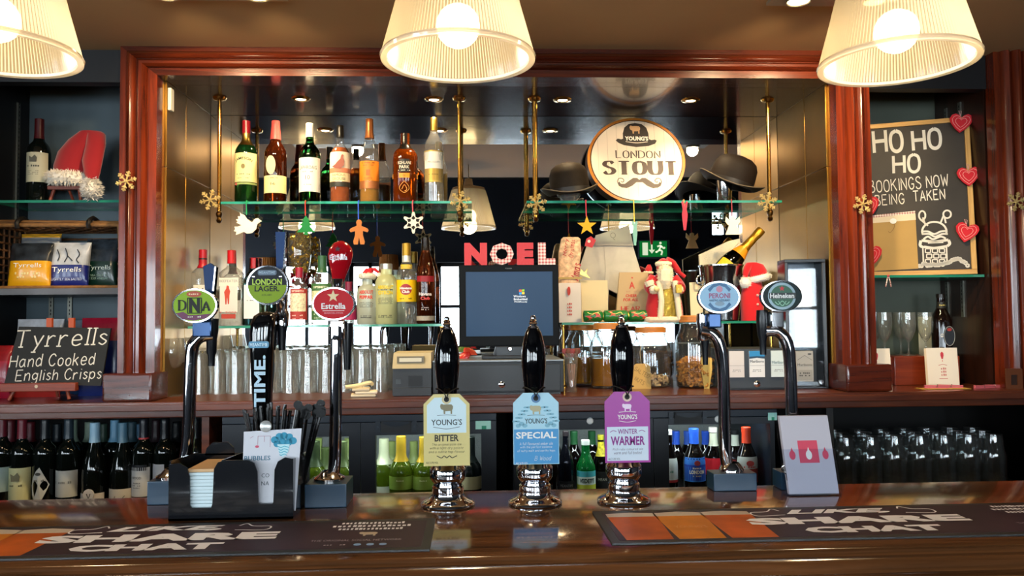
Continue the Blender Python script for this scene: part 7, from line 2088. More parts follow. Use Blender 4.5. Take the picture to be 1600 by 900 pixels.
for px, top, w, gm, cap, lbs, tx, lb in (
 (861, 690, 26, BRN, '#1a1a1c', [], [], 'dark unlabelled beer bottle behind the blue pump clip'),
 (885, 674, 25, M('#0a0c12', .06, coat=.3), '#2a2426', [(750, 775, 2.4, M('#15161a', .4))], [('MEANTIME', 757, 4, 22, M('#8a8a8a', .5))], 'dark beer bottle with long neck in the fridge'),
 (916, 688, 30, M('#14803a', .05, trans=.6, ior=1.33), '#e4e8dc', [(734, 743, 2.5, M('#3fa0a8', .5), 0, 'label_top'), (743, 755, 2.5, M('#c9dcd0', .5)), (755, 775, 2.5, M('#b8c43c', .5), 0, 'label_base')], [('VEDETT', 749, 7, 25, M('#16302c', .5), dict(bold=.04))], 'green beer bottle with white cap in the fridge'),
 (940, 680, 26, BRN, '#b8b030', [(735, 775, 2.4, M('#1a1a18', .4)), (690, 712, 2.6, M('#c8b82c', .5, noise=.6, scale=90), 0, 'neck_label')], [('MEAN', 747, 4, 14, M('#a0a090', .5))], 'brown bottle with yellow patterned neck beside the magenta pump clip'),
 (1047, 672, 26, BRN, '#d8d8d4', [(715, 748, 2.2, M('#c8d0cc', .5), .3), (748, 752, 2.2, M('#a83030', .5), .3, 'label_base')], [('#4', 735, 4, 8, M('#4a8a7a', .5))], 'brown bottle with white and green label at the fridge door edge'),
 (1086, 670, 34, M('#0d0906', .05, coat=.3), '#2a5ad0', [(670, 693, 3.0, M('#2a62d8', .4), 0, 'neck_label'), (713, 750, 2.7, M('#2f6fc4', .45)), (724, 748, 2.65, M('#1c3a9c', .45), 0, 'label_wave')], [('LONDON', 735, 6, 25, M('#f0e8d0', .5), dict(bold=.05)), ('#5', 729, 2.6, 14, M('#e8e0d0', .5)), ('#6', 741, 2, 14, M('#d8c8a0', .5))], 'large brown beer bottle with bright blue label'),
 (1116, 668, 30, BRN, '#e8e4d8', [(714, 740, 2.7, M('#c8202c', .45)), (676, 696, 2.4, M('#c4c8b0', .5), 0, 'neck_label')], [], 'brown beer bottle with plain red label behind the chrome column with pale blue badge'),
 (1150, 672, 28, BRN, '#1c1c1e', [(678, 696, 2.6, M('#b8bcae', .5), 0, 'neck_label'), (716, 745, 2.6, M('#8c2a26', .45))], [], 'brown beer bottle with grey neck label beside the chrome column with pale blue badge'),
 (1168, 668, 33, M('#0d0906', .05, coat=.3), '#c83a1c', [(668, 692, 3.0, M('#d8401c', .4), 0, 'neck_label'), (712, 730, 2.7, M('#a9aea6', .5)), (730, 752, 2.7, M('#8c2c24', .45), 0, 'label_base')], [('#6', 727, 3, 20, M('#a8302c', .5))], 'large brown beer bottle with red neck and grey and red label'),
):
    b = bottle('beer_bottle', lb, px, 788, top, w, YB1 + {861: .08, 940: .08, 1116: .085, 1150: .10, 1168: -.02}.get(px, 0), ZFS, 'beer' if w > 27 else 'slope', gm, (top, top + 7, M(cap, .3)), lbs, tx, group=BGp, seg=22)
    if px == 1086:
        prism('label_crest', ell(.011, .009, 14), -b['R'] - .0022, -b['R'] - .0012, M('#a83a3c', .5), b, (0, P(px, 721, YB1).z - ZFS))
    if px == 1168:
        prism('label_crest', ell(.014, .010, 14), -b['R'] - .0022, -b['R'] - .0012, M('#a83a34', .5), b, (0, P(px, 720, YB1).z - ZFS))
for k, (px, c) in enumerate(((1058, '#2a5ad0'), (1076, '#3a6ad8'), (1104, '#2a5ad0'), (1108, '#c8401c'), (1132, '#d84a2c'), (868, '#3c4a3c'), (898, '#2a6a3c'), (926, '#2a6a3c'))):
    bottle('beer_bottle', 'back-row beer bottle in the fridge, the %s' % ('first blue neck from the door edge', 'second blue neck from the door edge', 'third blue neck from the door edge', 'first red neck', 'red neck nearest the fridge side', 'dark green neck', 'first green neck beside the pale blue clip', 'second green neck')[k], px, 783, 674, 26, 3.06 + .08 * (k % 2), ZFS, 'beer', BRN, (674, 682, M(c, .35)), [(674, 694, 3.0, M(c, .4), 0, 'neck_label')], group=BGp, seg=18)
# ------------------------------------------------------------------ pint glasses on the dark shelf at the right
ZP = P(1440, 756, 2.85).z
tag(box('pint_shelf', P(1300, 760, 2.76).x, XP3 + .1, 2.74, 3.34, ZP - .03, ZP, M('#0f0d0d', .4)), 'dark shelf under the pint glasses', 'shelf')
pt = None
hP = .180
for row, y in enumerate((2.82, 2.91, 3.0)):
    x = P(1322, 740, 2.82).x + .02 * row; pc = -1
    while x < P(1572, 740, 2.82).x:
        pc += 1
        if pt is None:
            pt = thing('pint_glass', 'upturned pint glass, first in the front row counting from the fridge', 'glass', (x, y, ZP + .0005), group='pint glasses under the back counter')
            lathe('outer', [(.043, 0), (.0435, .004), (.042, .06), (.0435, .105), (.036, .128), (.031, hP), (.028, hP + .002), (0, hP + .002)], PINTG, pt, 24)
            lathe('inner', [(0, hP - .008), (.028, hP - .008), (.033, .128), (.0405, .105), (.039, .06), (.041, .001)], PINTG, pt, 24)
            ptd = [x, y]
        else:
            copytree(pt, (x, y + RND.uniform(-.003, .003), ZP + .0005), 'upturned pint glass, %s in the %s row counting from the fridge' % (ORD[pc], ('front', 'middle', 'back')[row]))
        x += .0905
# ------------------------------------------------------------------ left alcove
p = P(60, 312, 3.02)
b = bottle('wine_bottle', 'dark wine bottle with cream stag label on the alcove glass shelf', 60, 314, 187, 33, 3.02, ZAL, 'bordeaux', VDG, (187, 218, M('#4a1014', .35)), [(241, 287, 2.6, M('#c8c0a0', .55))], [('#6', 262, 3, 19, M('#4a4a40', .5)), ('#7', 270, 1.4, 18, M('#8a8570', .5), dict(rows=3))])
prism('stag_picture', [(-.012, -.01), (.012, -.01), (.014, .006), (.006, .016), (-.004, .006), (-.014, .012)], -b['R'] - .0022, -b['R'] - .0008, M('#5a5648', .5), b, (0, P(60, 252, 3.02).z - ZAL))
# little easel
t = thing('small_easel', 'small red-brown wooden easel on the alcove shelf under the santa hat', 'easel', (P(104, 312, 3.0).x, 3.0, ZAL + .0005))
box('ledge', -.065, .062, -.01, .012, .048, .062, EASELWOOD, t, .002)
for xx, tilt in ((-.045, -.012), (.045, .010)):
    tube('leg', [(xx + tilt, -.006, .004), (xx, 0, .05)], .006, EASELWOOD, t, 8)
tube('rear_leg', [(0, .06, .004), (0, .01, .06), (0, .006, .14)], .005, EASELWOOD, t, 8)
h = thing('santa_hat', 'large red santa hat with white fur brim drooping over the small easel', 'santa hat', (P(117, 285, 3.0).x, 3.0, ZAL + .066))
sH = 3.0 / FPX
HR = M('#960812', .85, sheen=.4)
fur('fur_brim', smooth_pts([(-.075, -.01, .028), (-.05, -.050, .020), (0, -.060, .020), (.05, -.045, .014), (.065, -.01, .008), (.04, .035, .012), (-.03, .045, .022), (-.075, -.01, .028)], 4), .021, M('#e6dccb', .9), h, 1500, .012, 31)
loft('felt', [((-.005, 0, .02), .070, .05, 0), ((-.008, 0, .07), .066, .05, 0), ((.004, 0, .12), .062, .046, .2), ((.03, 0, .165), .052, .04, .2), ((.062, -.006, .195), .040, .034, .3), ((.084, -.018, .185), .03, .028, .3), ((.09, -.036, .14), .034, .024, .2), ((.090, -.060, .08), .036, .02, 0), ((.098, -.078, .03), .028, .016, 0), ((.104, -.086, -.002), .016, .012, 0)], HR, h, 30)
furball('pompom', .033, (.106, -.098, -.030), M('#dcd6cc', .9), h, 1300, .012, 33)
# hamper with crisp packets
YHm = 2.93
sW = YHm / FPX
cx_ = P(90, 400, YHm).x
WK = M('#5a3a20', .6, noise=.3, scale=60)
WK2 = M('#845c32', .6, noise=.3, scale=60)
t = thing('wicker_hamper', 'dark open wicker hamper lying on its side full of crisp packets', 'hamper', (cx_, YHm, ZBS + .0005))
zw = lambda py: P(90, py, YHm).z - ZBS
w, hW, dW = 93 * sW, zw(352), .20
for z0, nm in ((.006, 'lower_rim'), (hW, 'upper_rim')):
    tube(nm, [(-w, 0, z0), (w, 0, z0)], .007, WK2, t, 8)
for sx in (-1, 1):
    tube('side_rim', smooth_pts([(sx * w, 0, .006), (sx * w * 1.01, 0, hW * .5), (sx * w * .98, 0, hW)], 5), .007, WK2, t, 8)
    v, f = [], []
    for k in range(9):
        zz = .008 + (hW - .012) * k / 8
        pts = [(sx * (w - .002) + .004 * math.cos(math.pi * (j + k)), dW * j / 10, zz) for j in range(11)]
        tube_data(smooth_pts(pts, 2), .0045, 6, True, v, f)
    for j in range(6):
        tube_data([(sx * (w - .002), dW * (j + .5) / 6, 0.004), (sx * (w - .002), dW * (j + .5) / 6, hW)], .004, 6, True, v, f)
    mesh('woven_side', v, f, WK, t, True)
v, f = [], []
for k in range(8):
    yy = .01 + (dW - .02) * k / 7
    tube_data(smooth_pts([(-w + 2 * w * j / 16, yy, hW + .004 * math.cos(math.pi * (j + k))) for j in range(17)], 2), .0045, 6, True, v, f)
mesh('woven_top', v, f, WK, t, True)
v, f = [], []
for k in range(9):
    zz = .008 + (hW - .012) * k / 8
    tube_data(smooth_pts([(-w + 2 * w * j / 16, dW + .004 * math.cos(math.pi * (j + k)), zz) for j in range(17)], 2), .005, 6, True, v, f)
mesh('woven_back', v, f, WK, t, True)
box('woven_base', -w, w, 0, dW, 0, .008, WK, t)
lid_z = zw(345)
tube('lid_edge', [(-w * 1.04, .02, hW + .014), (w, .02, hW + .008)], .009, wood('cane', '#4a2e16', '#8a6236', 'x', .5, 0, 4), t, 8)
for xx in (-w * .62, w * .52):
    tube('leather_strap', smooth_pts([(xx, -.012, hW - .012), (xx, -.014, hW + .010), (xx, .02, hW + .028), (xx, .06, hW + .02)], 4), .008, M('#120d0a', .5), t, 6)
for k in range(7):
    a = -w * .97 + .02 * k
    tube('loose_cane', smooth_pts([(-w * 1.02 + .004 * k, -.012, .004), (-w * 1.0, -.016, hW * (.2 + .1 * k)), (-w * (1.02 - .012 * k), -.006, hW * .62)], 4), .0032, WK2, t, 6)


def crisp_bag(name, label, px, base, top, w, Y, zb, colors, lettering, lean=-8, rot=0.0, group='packets of crisps'):
    s = Y / FPX
    p = P(px, base, Y)
    hh = P(px, top, Y).z - zb
    t = thing(name, label, 'crisp packet', (p.x, Y, zb + .0015), (math.radians(lean), 0, rot), group)
    W2 = w / 2 * s
    lo, hi, split = colors
    def part(nm, z0, z1, mat):
        secs = []
        n = 7
        for k in range(n + 1):
            u = z0 + (z1 - z0) * k / n
            fat = .022 * math.sin(math.pi * min(1, max(0, u))) ** .6 + .0015
            pinch = 1 - .06 * math.sin(math.pi * u)
            secs.append(((0, .022, hh * u), W2 * pinch, fat, 1.6))
        return loft(nm, secs, mat, t, 26)
    part('lower_packet', 0.0, split, lo)
    part('upper_packet', split, 1.0, hi)
    yf_ = lambda u: .022 - (.022 * math.sin(math.pi * u) ** .6 + .0028)
    for st, u, h_, w_, m in lettering:
        if st.startswith('#'): small_print(0, hh * u, h_ * s, w_ * s, int(st[1:]), m, t, y=yf_(u))
        else: text(st, 0, hh * u, h_ * s, w_ * s, m, t, yf_(u))
    return t, hh, s, yf_


CW = M('#e8e6e0', .4)
PHOTO = M('#8d9096', .3, noise=.8, scale=22, coat=.3)
DPHOTO = M('#23282e', .3, noise=.9, scale=24, coat=.3)
t, hh, s, yf_ = crisp_bag('crisp_packet', 'yellow crisp packet in the hamper', 40, 449, 377, 64, 2.915, ZBS + .008, (M('#e0a010', .3, coat=.3), DPHOTO, .58), [('Tyrrells', .46, 9, 42, WHITE), ('#8', .30, 4, 36, M('#f0d890', .5)), ('#7', .22, 3, 30, M('#f0d890', .5))])
t, hh, s, yf_ = crisp_bag('crisp_packet', 'blue and silver crisp packet with dancing figures in the hamper', 102, 448, 376, 60, 2.935, ZBS + .008, (M('#16206a', .3, coat=.3), M('#b9bcc0', .25, noise=.25, scale=20, coat=.3), .48), [('Tyrrells', .36, 10, 44, WHITE), ('LIGHTLY SEA SALTED', .17, 4, 46, M('#c8d0e8', .5))])
DA = M('#2a2c30', .5)
strokes('bathers_print', [[(-16, 58), (-12, 48), (-14, 40)], [(-4, 60), (0, 48), (-4, 38)], [(0, 48), (8, 40)], [(14, 58), (18, 50), (14, 42), (18, 36)]], .004, DA, t, .022 - .0255, s)
t, hh, s, yf_ = crisp_bag('crisp_packet', 'dark green crisp packet in the hamper', 152, 448, 370, 50, 2.985, ZBS + .008, (M('#0c2c22', .3, coat=.3), M('#2c343c', .25, noise=.7, scale=22, coat=.3), .52), [('Tyrrells', .38, 9, 36, M('#c8d4cc', .5)), ('SEA SALT &', .24, 3.4, 24, M('#8aa89a', .5)), ('CIDER VINEGAR', .18, 3.4, 28, M('#8aa89a', .5))])
crisp_bag('crisp_packet', 'crisp packet with gold top edge at the back of the hamper', 56, 446, 364, 60, 3.02, ZBS + .008, (M('#6a7078', .3, coat=.3), M('#c8962c', .3, coat=.3), .93), [], lean=-4)
# chalk sign on its easel
YCk = 2.80
p = P(88, 633, YCk)
t = thing('easel_sign', 'black chalk sign lettered Hand Cooked English Crisps on a wooden easel', 'sign', (p.x, YCk, Z_BACK + .0005))
sC = YCk / FPX
zc2 = lambda py: P(88, py, YCk).z - Z_BACK
qc = lambda px, py=560: P(px, py, YCk).x - p.x
LN = math.radians(-10)
def leanpt(x, z, y=0): return (x, y + (z - zc2(600)) * .17, z)
pts = [(7, 599), (158, 604), (166, 514), (20, 510)]
v = [leanpt(qc(a), zc2(b)) for a, b in pts] + [leanpt(qc(a), zc2(b), .008) for a, b in pts]
bd = mesh('slate', v, [(0, 1, 2, 3), (7, 6, 5, 4), (0, 4, 5, 1), (1, 5, 6, 2), (2, 6, 7, 3), (3, 7, 4, 0)], M('#1b1c1d', .7, noise=.25, scale=20), t)
for tx, px, py, h_, w_, seed, wt in (('Tyrrells', 91, 532, 36, 136, 3, .45), ('Hand Cooked', 79, 563, 20, 128, 4, .55), ('English Crisps', 91, 588, 23, 128, 5, .55)):
    o = hand(tx, qc(px), zc2(py), h_ * sC, w_ * sC, CHALK, bd, 0, weight=wt, jitter=.15, seed=seed, rot=.02, slant=.1, serif=.7 if seed == 3 else 0)
    for v_ in o.data.vertices: v_.co.y = leanpt(0, v_.co.z)[1] - .001
box('ledge', qc(6), qc(123), -.022, .006, zc2(611), zc2(598), EASELWOOD, t, .003)
lathe('ledge_screw', [(0, .0015), (.0055, .0015), (.0055, 0)], M('#c8b49a', .4), t, 12, (qc(63), -.022, zc2(603)), ax='y')
for a, b in ((25, 18), (107, 112)):
    tube('leg', [(qc(b), -.012, .0045), (qc(a), -.006, zc2(609))], .006, EASELWOOD, t, 8)
tube('rear_leg', [(qc(67), .10, .0045), (qc(67), .055, zc2(560)), (qc(67), .05, zc2(520))], .005, EASELWOOD, t, 8)
for k, (px, c) in enumerate(((66, 0), (101, 0))):
    o = box('wooden_prong', qc(px) - .009, qc(px) + .009, .040, .052, zc2(515), zc2(497), M('#b04a1c', .5), t)
for px, top, w_, c1, c2, lb, Y in ((52, 498, 70, '#a8241c', '#b8bcc4', 'red and silver crisp packet behind the chalk sign', 2.93), (150, 496, 62, '#1c2a6a', '#9c1830', 'blue and red crisp packet behind the chalk sign', 2.95), (110, 500, 60, '#22406a', '#8a98a8', 'blue-grey crisp packet behind the middle of the chalk sign', 3.04), (-16, 540, 50, '#a81c34', '#8c1820', 'red crisp packet at the far left behind the chalk sign', 2.90)):
    crisp_bag('crisp_packet', lb, px, 622, top, w_, Y, Z_BACK, (M(c1, .3, coat=.3), M(c2, .3, noise=.3, scale=24, coat=.3), .70), [], lean=-5)
# ------------------------------------------------------------------ right alcove: big chalkboard
BL_, BR_, TL_ = P(1346, 433, 3.03), P(1527, 423, 2.88), P(1340, 208, 3.08)
BR_.z = BL_.z = ZRS + .001
X_ = (BR_ - BL_); bw = X_.length; X_.normalize()
Z_ = (TL_ - BL_); Z_ = (Z_ - X_ * Z_.dot(X_)); Z_.normalize()
Yv = Z_.cross(X_)
bh = 1.0 * (P(1503, 182, 2.93) - BR_).length
t = thing('chalkboard', 'tall framed chalkboard lettered HO HO HO Bookings Now Being Taken', 'chalkboard', (0, 0, 0))
t.matrix_world = Matrix(((X_.x, Yv.x, Z_.x, BL_.x), (X_.y, Yv.y, Z_.y, BL_.y), (X_.z, Yv.z, Z_.z, BL_.z + .001), (0, 0, 0, 1)))


def on_board(px, py):
    """where the line of sight through a pixel meets the board, in board coordinates"""
    d = FW * FPX + RT * (px - 800) - UP * (py - 450)
    k = (BL_ - CAM).dot(Yv) / d.dot(Yv)
    r = CAM + d * k - BL_
    return r.dot(X_), r.dot(Z_)


box('slate', .006, bw - .006, .002, .010, .006, bh - .006, M('#2a251f', .55, noise=.45, scale=5), t)
fw = .018
box('frame_bottom', 0, bw, -.006, .012, 0, fw, PINE, t, .002)
box('frame_top', 0, bw, -.006, .012, bh - fw, bh, PINE, t, .002)
box('frame_left', 0, fw, -.006, .012, fw, bh - fw, PINE_Z, t, .002)
box('frame_right', bw - fw, bw, -.006, .012, fw, bh - fw, PINE_Z, t, .002)


def board_text(s, x0, x1, yc, hpx, wt, slope, seed, **k):
    a, za = on_board(x0, yc + slope * (x0 - (x0 + x1) / 2))
    b_, zb = on_board(x1, yc + slope * (x1 - (x0 + x1) / 2))
    u0, u1 = on_board((x0 + x1) / 2, yc - hpx / 2)[1], on_board((x0 + x1) / 2, yc + hpx / 2)[1]
    return hand(s, (a + b_) / 2, (za + zb) / 2, abs(u0 - u1), math.hypot(b_ - a, zb - za), CHALK, t, .0014, weight=wt, jitter=.12, seed=seed, rot=math.atan2(zb - za, b_ - a), **k)


board_text('HO', 1363, 1412, 222, 38, 1.05, -.10, 2)
board_text('HO', 1424, 1472, 218, 36, 1.05, -.10, 4)
board_text('HO', 1394, 1439, 256, 32, 1.05, -.06, 5)
board_text('BOOKINGS NOW', 1358, 1482, 287, 21, .62, -.09, 6)
board_text('BEING', 1367, 1413, 312, 18, .62, -.08, 7)
board_text('TAKEN', 1427, 1477, 305, 18, .75, -.08, 8)


def board_lines(name, lines, w_):
    ls = [[on_board(*p_) for p_ in l] for l in lines]
    return strokes(name, ls, w_, CHALK, t, .0013)


circ = lambda cx, cy, rx, ry, a0=0, a1=360, n=14: [(cx + rx * math.cos(math.radians(a0 + (a1 - a0) * k / n)), cy + ry * math.sin(math.radians(a0 + (a1 - a0) * k / n))) for k in range(n + 1)]
board_lines('boots_drawing', [circ(1441, 337, 5, 7), circ(1480, 335, 6, 6), [(1442, 340), (1446, 352)], [(1438, 343), (1450, 353)], [(1474, 338), (1470, 348)], [(1476, 340), (1478, 349)]], .006)
board_lines('body_drawing', [circ(1460, 362, 19, 15, 160, 380), [(1441, 362), (1450, 362), (1460, 366), (1470, 362), (1480, 361)], [(1441, 366), (1452, 366), (1461, 370), (1472, 366), (1481, 366)], [(1443, 374), (1450, 370), (1458, 374), (1470, 370), (1478, 373)]], .007)
board_lines('chimney_cap_drawing', [[(1439, 376), (1438, 384), (1444, 387)], [(1440, 376), (1460, 378), (1482, 375)], [(1444, 386), (1460, 388), (1480, 385)], [(1482, 375), (1484, 381), (1480, 385)], [(1450, 379), (1474, 378)]], .010)
br = []
for r_ in range(3):
    for c_ in range(3):
        x_, y_ = 1446 + 11 * c_ + (2 if r_ % 2 else 0), 389 + 8.4 * r_
        br += [[(x_, y_), (x_ + 8, y_)], [(x_ + 8, y_), (x_ + 8, y_ + 6)], [(x_ + 8, y_ + 6), (x_, y_ + 6)], [(x_, y_ + 6), (x_, y_)]]
board_lines('chimney_bricks_drawing', br, .004)
board_lines('chimney_sides_drawing', [[(1442, 388), (1443, 412)], [(1479, 386), (1480, 411)]], .005)
rd = random.Random(2)
snow = []
for k in range(26):
    x_ = 1437 + 75 * k / 25; y_ = 414 - 8 * math.sin(max(0, (k - 12) / 13) * 3.1) * (k > 12) + rd.uniform(-2, 2)
    snow.append(circ(x_, y_, 2.4, 2.2, 0, 360, 6))
board_lines('snow_drawing', snow, .006)
KR = [on_board(*a) for a in ((1366, 424), (1435, 420), (1430, 331), (1362, 338))]
prism('kraft_card', KR, -.0005, .002, M('#b08f52', .7, noise=.06, scale=8), t)
KT = [on_board(*a) for a in ((1363.5, 349), (1431, 344), (1430, 332), (1362, 339))]
prism('card_top', KT, -.0012, 0, M('#d9cbb0', .7), t)
KS = [on_board(*a) for a in ((1362.3, 341), (1430, 334), (1430, 330), (1362, 337))]
prism('candy_stripe', KS, -.0018, 0, check_mat('candy', '#e8dcd0', '#8c2a30', 110), t)
strokes('card_thread', [[on_board(*a) for a in ((1397, 350), (1397, 356), (1391, 364), (1388, 362))]], .0016, M('#7a5a30', .7), t, -.0012)
prism('card_rosette', [(on_board(1395.5, 346)[0] + .012 * math.cos(a), on_board(1395.5, 346)[1] + .011 * math.sin(a)) for a in [k * .628 for k in range(10)]], -.003, 0, WHITE, t)
# hearts on the board
HEART = [(0, -15), (7, -9), (13, -1), (15, 6), (12.5, 11), (8, 13), (3, 11), (0, 7), (-3, 11), (-8, 13), (-12.5, 11), (-15, 6), (-13, -1), (-7, -9)]
hearts = [(1500, 194, -.15, 'red felt heart hung at the top corner of the big chalkboard'), (1512, 277, 0, 'red felt heart hung half way up the chalkboard frame'), (1509, 364, -.25, 'red felt heart hung at the lower right of the chalkboard'), (1361, 400, .1, 'red felt heart peeping out beside the pillar at the kraft card'), (1357, 324, .2, 'red felt heart behind the gold snowflake at the pillar')]
for px, py, ro, lb in hearts:
    u, z_ = on_board(px, py)
    pos = BL_ + X_ * u + Z_ * z_ - Yv * .016
    h = thing('felt_heart', lb, 'heart ornament', pos, group='red felt hearts round the big chalkboard')
    h.rotation_euler = Matrix((X_, Yv, Z_)).transposed().to_euler()
    sc2 = 2.92 / FPX * 1.12
    def rot2(pl, k=1.0): return [((a * math.cos(ro) - b * math.sin(ro)) * sc2 * k, (a * math.sin(ro) + b * math.cos(ro)) * sc2 * k) for a, b in pl]
    prism('felt', smooth2(rot2(HEART)) if False else rot2(HEART), -.004, .004, M('#c8202e', .85), h)
    for kk in (.78, .50):
        pl = rot2(HEART, kk); pl.append(pl[0])
        co, fc = ribbon([[(a, b) for a, b in pl]], .0011)
        mesh('stitching', [(a, -.0045, b) for a, b in co], fc, M('#ecc0b8', .7), h)
    tube('ribbon', [(0, 0, .026), (.004, 0, .045), (-.004, .004, .05), (0, 0, .026)], .0012, M('#d8a8a0', .6), h, 5)
p = P(1386, 436, 2.86)
t = thing('bow_peg', 'small striped red and white bow clipped under the chalkboard shelf', 'bow', (p.x, 2.852, ZRS - .012))
for sx in (-1, 1):
    tube('ribbon_tail', smooth_pts([(0, 0, .010), (sx * .006, -.002, -.012), (sx * .010, 0, -.032)], 4), .0022, check_mat('candy', '#e8dcd0', '#8c2a30', 110), t, 6)
ball('knot', .005, (0, -.002, .008), M('#b84a50', .6), t, 8)
# flutes on the wooden box
ZBX = P(1424, 556, 2.98).z
t = tag(box('wooden_box', P(1398, 580, 2.95).x, P(1500, 580, 2.95).x, 2.95, 3.10, Z_BACK + .0005, ZBX, wood('redbox', '#6a2410', '#8c3818', 'x', .35, .3), None, .003), 'low red-brown wooden box under the champagne flutes and ale bottle', 'box')
tag(box('wooden_box', XRO + .01, P(1396, 580, 2.97).x, 2.97, 3.10, Z_BACK + .0005, ZBX - .004, wood('redbox', '#6a2410', '#8c3818', 'x', .35, .3), None, .003), 'second red-brown wooden box half hidden behind the pillar plinth', 'box')
fl = None
for px, Y, base, top, lb in ((1366, 3.06, 0, 488, 'champagne flute half hidden beside the pillar'), (1382, 3.0, 0, 488, 'champagne flute standing behind the bauble card by the pillar'), (1407, 3.07, 0, 488, 'champagne flute behind the middle of the flute row'), (1419, 3.0, 0, 488, 'champagne flute in the middle of the flute row'), (1446, 2.99, 0, 488, 'champagne flute next to the dark ale bottle')):
    zb_ = (ZBX if px > 1397 else ZBX - .004) + .0005
    t = thing('champagne_flute', lb, 'champagne flute', (P(px, 520, Y).x, Y, zb_), group='champagne flutes in the right alcove')
    hf = P(px, top, Y).z - zb_
    lathe('foot', [(0, 0), (.027, 0), (.027, .002), (.006, .006), (.0035, .016), (.0035, hf * .30), (.006, hf * .33)], TUMBLER, t, 20)
    lathe('bowl', [(.004, hf * .32), (.015, hf * .40), (.025, hf * .55), (.029, hf * .72), (.0275, hf), (.0262, hf), (.0277, hf * .72), (.0235, hf * .55), (.013, hf * .41), (0, hf * .36)], TUMBLER, t, 24)
b = bottle('ale_bottle', 'dark brown ale bottle with oval label on the wooden box', 1472.5, 556, 460, 30, 2.99, ZBX, 'beer', M('#120806', .06, coat=.3), (460, 466, M('#1a1512', .3)), [(472, 482, 2.8, M('#2a2620', .4), 0, 'neck_label')], [('#5', 477, 2.4, 12, M('#c8b060', .5)), ('CRABBIES', 524, 5.5, 20, M('#e8e4dc', .5), dict(bold=.03))])
zq2 = lambda py: P(1472, py, 2.99).z - ZBX
prism('oval_label', ell(.022, .038, 24), -b['R'] - .0014, -b['R'] * .8, M('#2a3038', .4), b, (.008, zq2(525)))
strokes('label_ring', [[(.008 + .0205 * math.cos(k * .3), zq2(525) + .036 * math.sin(k * .3)) for k in range(22)]], .0016, M('#b8b8b0', .4), b, -b['R'] - .0018)
prism('label_elephant', ell(.009, .006, 14), -b['R'] - .0020, -b['R'] - .0014, M('#a83a34', .5), b, (.008, zq2(515)))
t = thing('curved_card', 'curved white card standing behind flute and ale bottle', 'card', (P(1462, 556, 3.08).x, 3.075, ZBX + .0005))
n = 10
v = [(.085 * math.sin(-.85 + 1.7 * k / n), .03 - .03 * math.cos(-.85 + 1.7 * k / n) * 1.0, z0) for k in range(n + 1) for z0 in (0, .148)]
mesh('card', v, [(2 * k, 2 * k + 2, 2 * k + 3, 2 * k + 1) for k in range(n)], M('#d8d0b8', .7), t, True)


def greet_card(px0, px1, top, base, Y, label, cx):
    p = P((px0 + px1) / 2, base, Y)
    s = Y / FPX
    w = (px1 - px0) / 2 * s
    hh = P(px0, top, Y).z - Z_BACK
    t = thing('christmas_card', label, 'card', (p.x, Y, Z_BACK + .0006), (math.radians(-4), 0, 0), 'white christmas cards on the back counter')
    box('front_leaf', -w, w, 0, .0008, 0, hh, M('#f0e8d8', .6), t)
    mesh('back_leaf', [(w, .0008, 0), (-w * .7, .045, 0), (-w * .7, .045, hh), (w, .0008, hh)], [(0, 1, 2, 3)], M('#e6dccb', .6), t)
    prism('bauble_print', [(cx * s + a * s, hh - 12 * s + b * s) for a, b in [(0, 6), (2.4, 3.5), (2.6, 0), (1, -6), (-1, -6), (-2.6, 0), (-2.4, 3.5)]], -.0004, 0, M('#c8404c', .5), t)
    box('bauble_tip', cx * s - .001, cx * s + .001, -.0004, 0, hh - 22 * s, hh - 19.5 * s, CH, t)
    PINK = M('#c87a74', .5)
    for k in range(3): small_print(cx * s, hh - (33 + 5 * k) * s, 3.4 * s, 13 * s, 4, PINK, t, y=-.0004)
    strokes('print_rules', [[((cx - 7) * s, hh - 28 * s), (cx * s, hh - 26.5 * s), ((cx + 7) * s, hh - 28 * s)], [((cx - 7) * s, hh - 49 * s), ((cx + 7) * s, hh - 49 * s)]], .8 * s, PINK, t, -.0004)
    return t


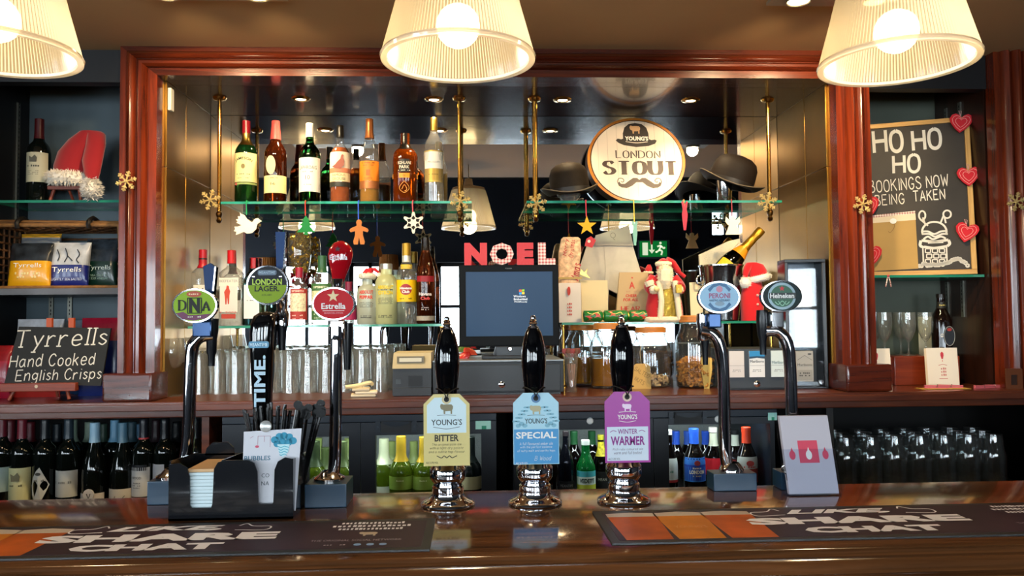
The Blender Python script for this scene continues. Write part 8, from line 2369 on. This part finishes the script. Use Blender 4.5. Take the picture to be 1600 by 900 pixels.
greet_card(1362, 1395, 545, 611, 2.84, 'white christmas card with red bauble beside the pillar plinth', -6)
greet_card(1450, 1501, 544, 609, 2.86, 'white christmas card with red bauble in front of the ale bottle', 0)
t = thing('gold_envelope', 'gold paper strip lying on the counter under pink pegs', 'paper', (P(1470, 610, 2.80).x, 2.80, Z_BACK + .0006))
box('sheet', -.085, .09, -.035, .02, 0, .0012, M('#b8923c', .5), t)
box('folded_sheet', -.06, .085, -.03, .015, .0012, .0022, M('#c49e48', .5), t)
for px, dy, lb, z0 in ((1462, 0, 'pink wooden peg lying on the gold paper, nearer the card front', .0024), (1484, .01, 'pink wooden peg lying on the gold paper, second one', .0024), (1535, 0, 'pink wooden peg lying alone beside the gold paper', 0), (1552, .02, 'red paper heart tag lying at the end of the counter', 0)):
    p = P(px, 609, 2.79 + dy)
    h = thing('craft_peg', lb, 'peg', (p.x, 2.785 + dy, Z_BACK + .0006 + z0), (0, 0, RND.uniform(-.3, .3)), 'pink craft pegs on the back counter')
    for zz in (0, .006):
        v = [(-.04, -.005, zz), (.04, -.004, zz), (.04, .004, zz), (-.04, .005, zz), (-.04, -.005, zz + .005), (.04, -.004, zz + .005 - zz * .3), (.04, .004, zz + .005 - zz * .3), (-.04, .005, zz + .005)]
        mesh('jaw', v, BOXF, M('#c8606a', .6), h)
    tube('spring', smooth_pts([(.0, -.006, .003), (.004, 0, .012), (0, .006, .003)], 4), .0016, STEEL, h, 6)
p = P(1570, 592, 2.80)
t = thing('wall_socket', 'small brown recessed plate on the wooden end panel', 'socket', (p.x, Y_FR - .052, p.z))
prism('plate', rrect(-.03, .03, -.04, .04, .004), 0, .006, M('#5a3018', .4), t, hole=rrect(-.012, .012, -.018, .018, .002))
box('recess', -.012, .012, .004, .006, -.018, .018, M('#2a140a', .5), t)
t = tag(box('alarm_sensor', XL + .008, XL + .020, 2.74 + .10, 2.74 + .13, P(253, 173, 2.85).z, P(253, 138, 2.85).z, M('#d8d4c8', .4), None, .003), 'small white sensor strip on the inside of the left pillar', 'sensor')
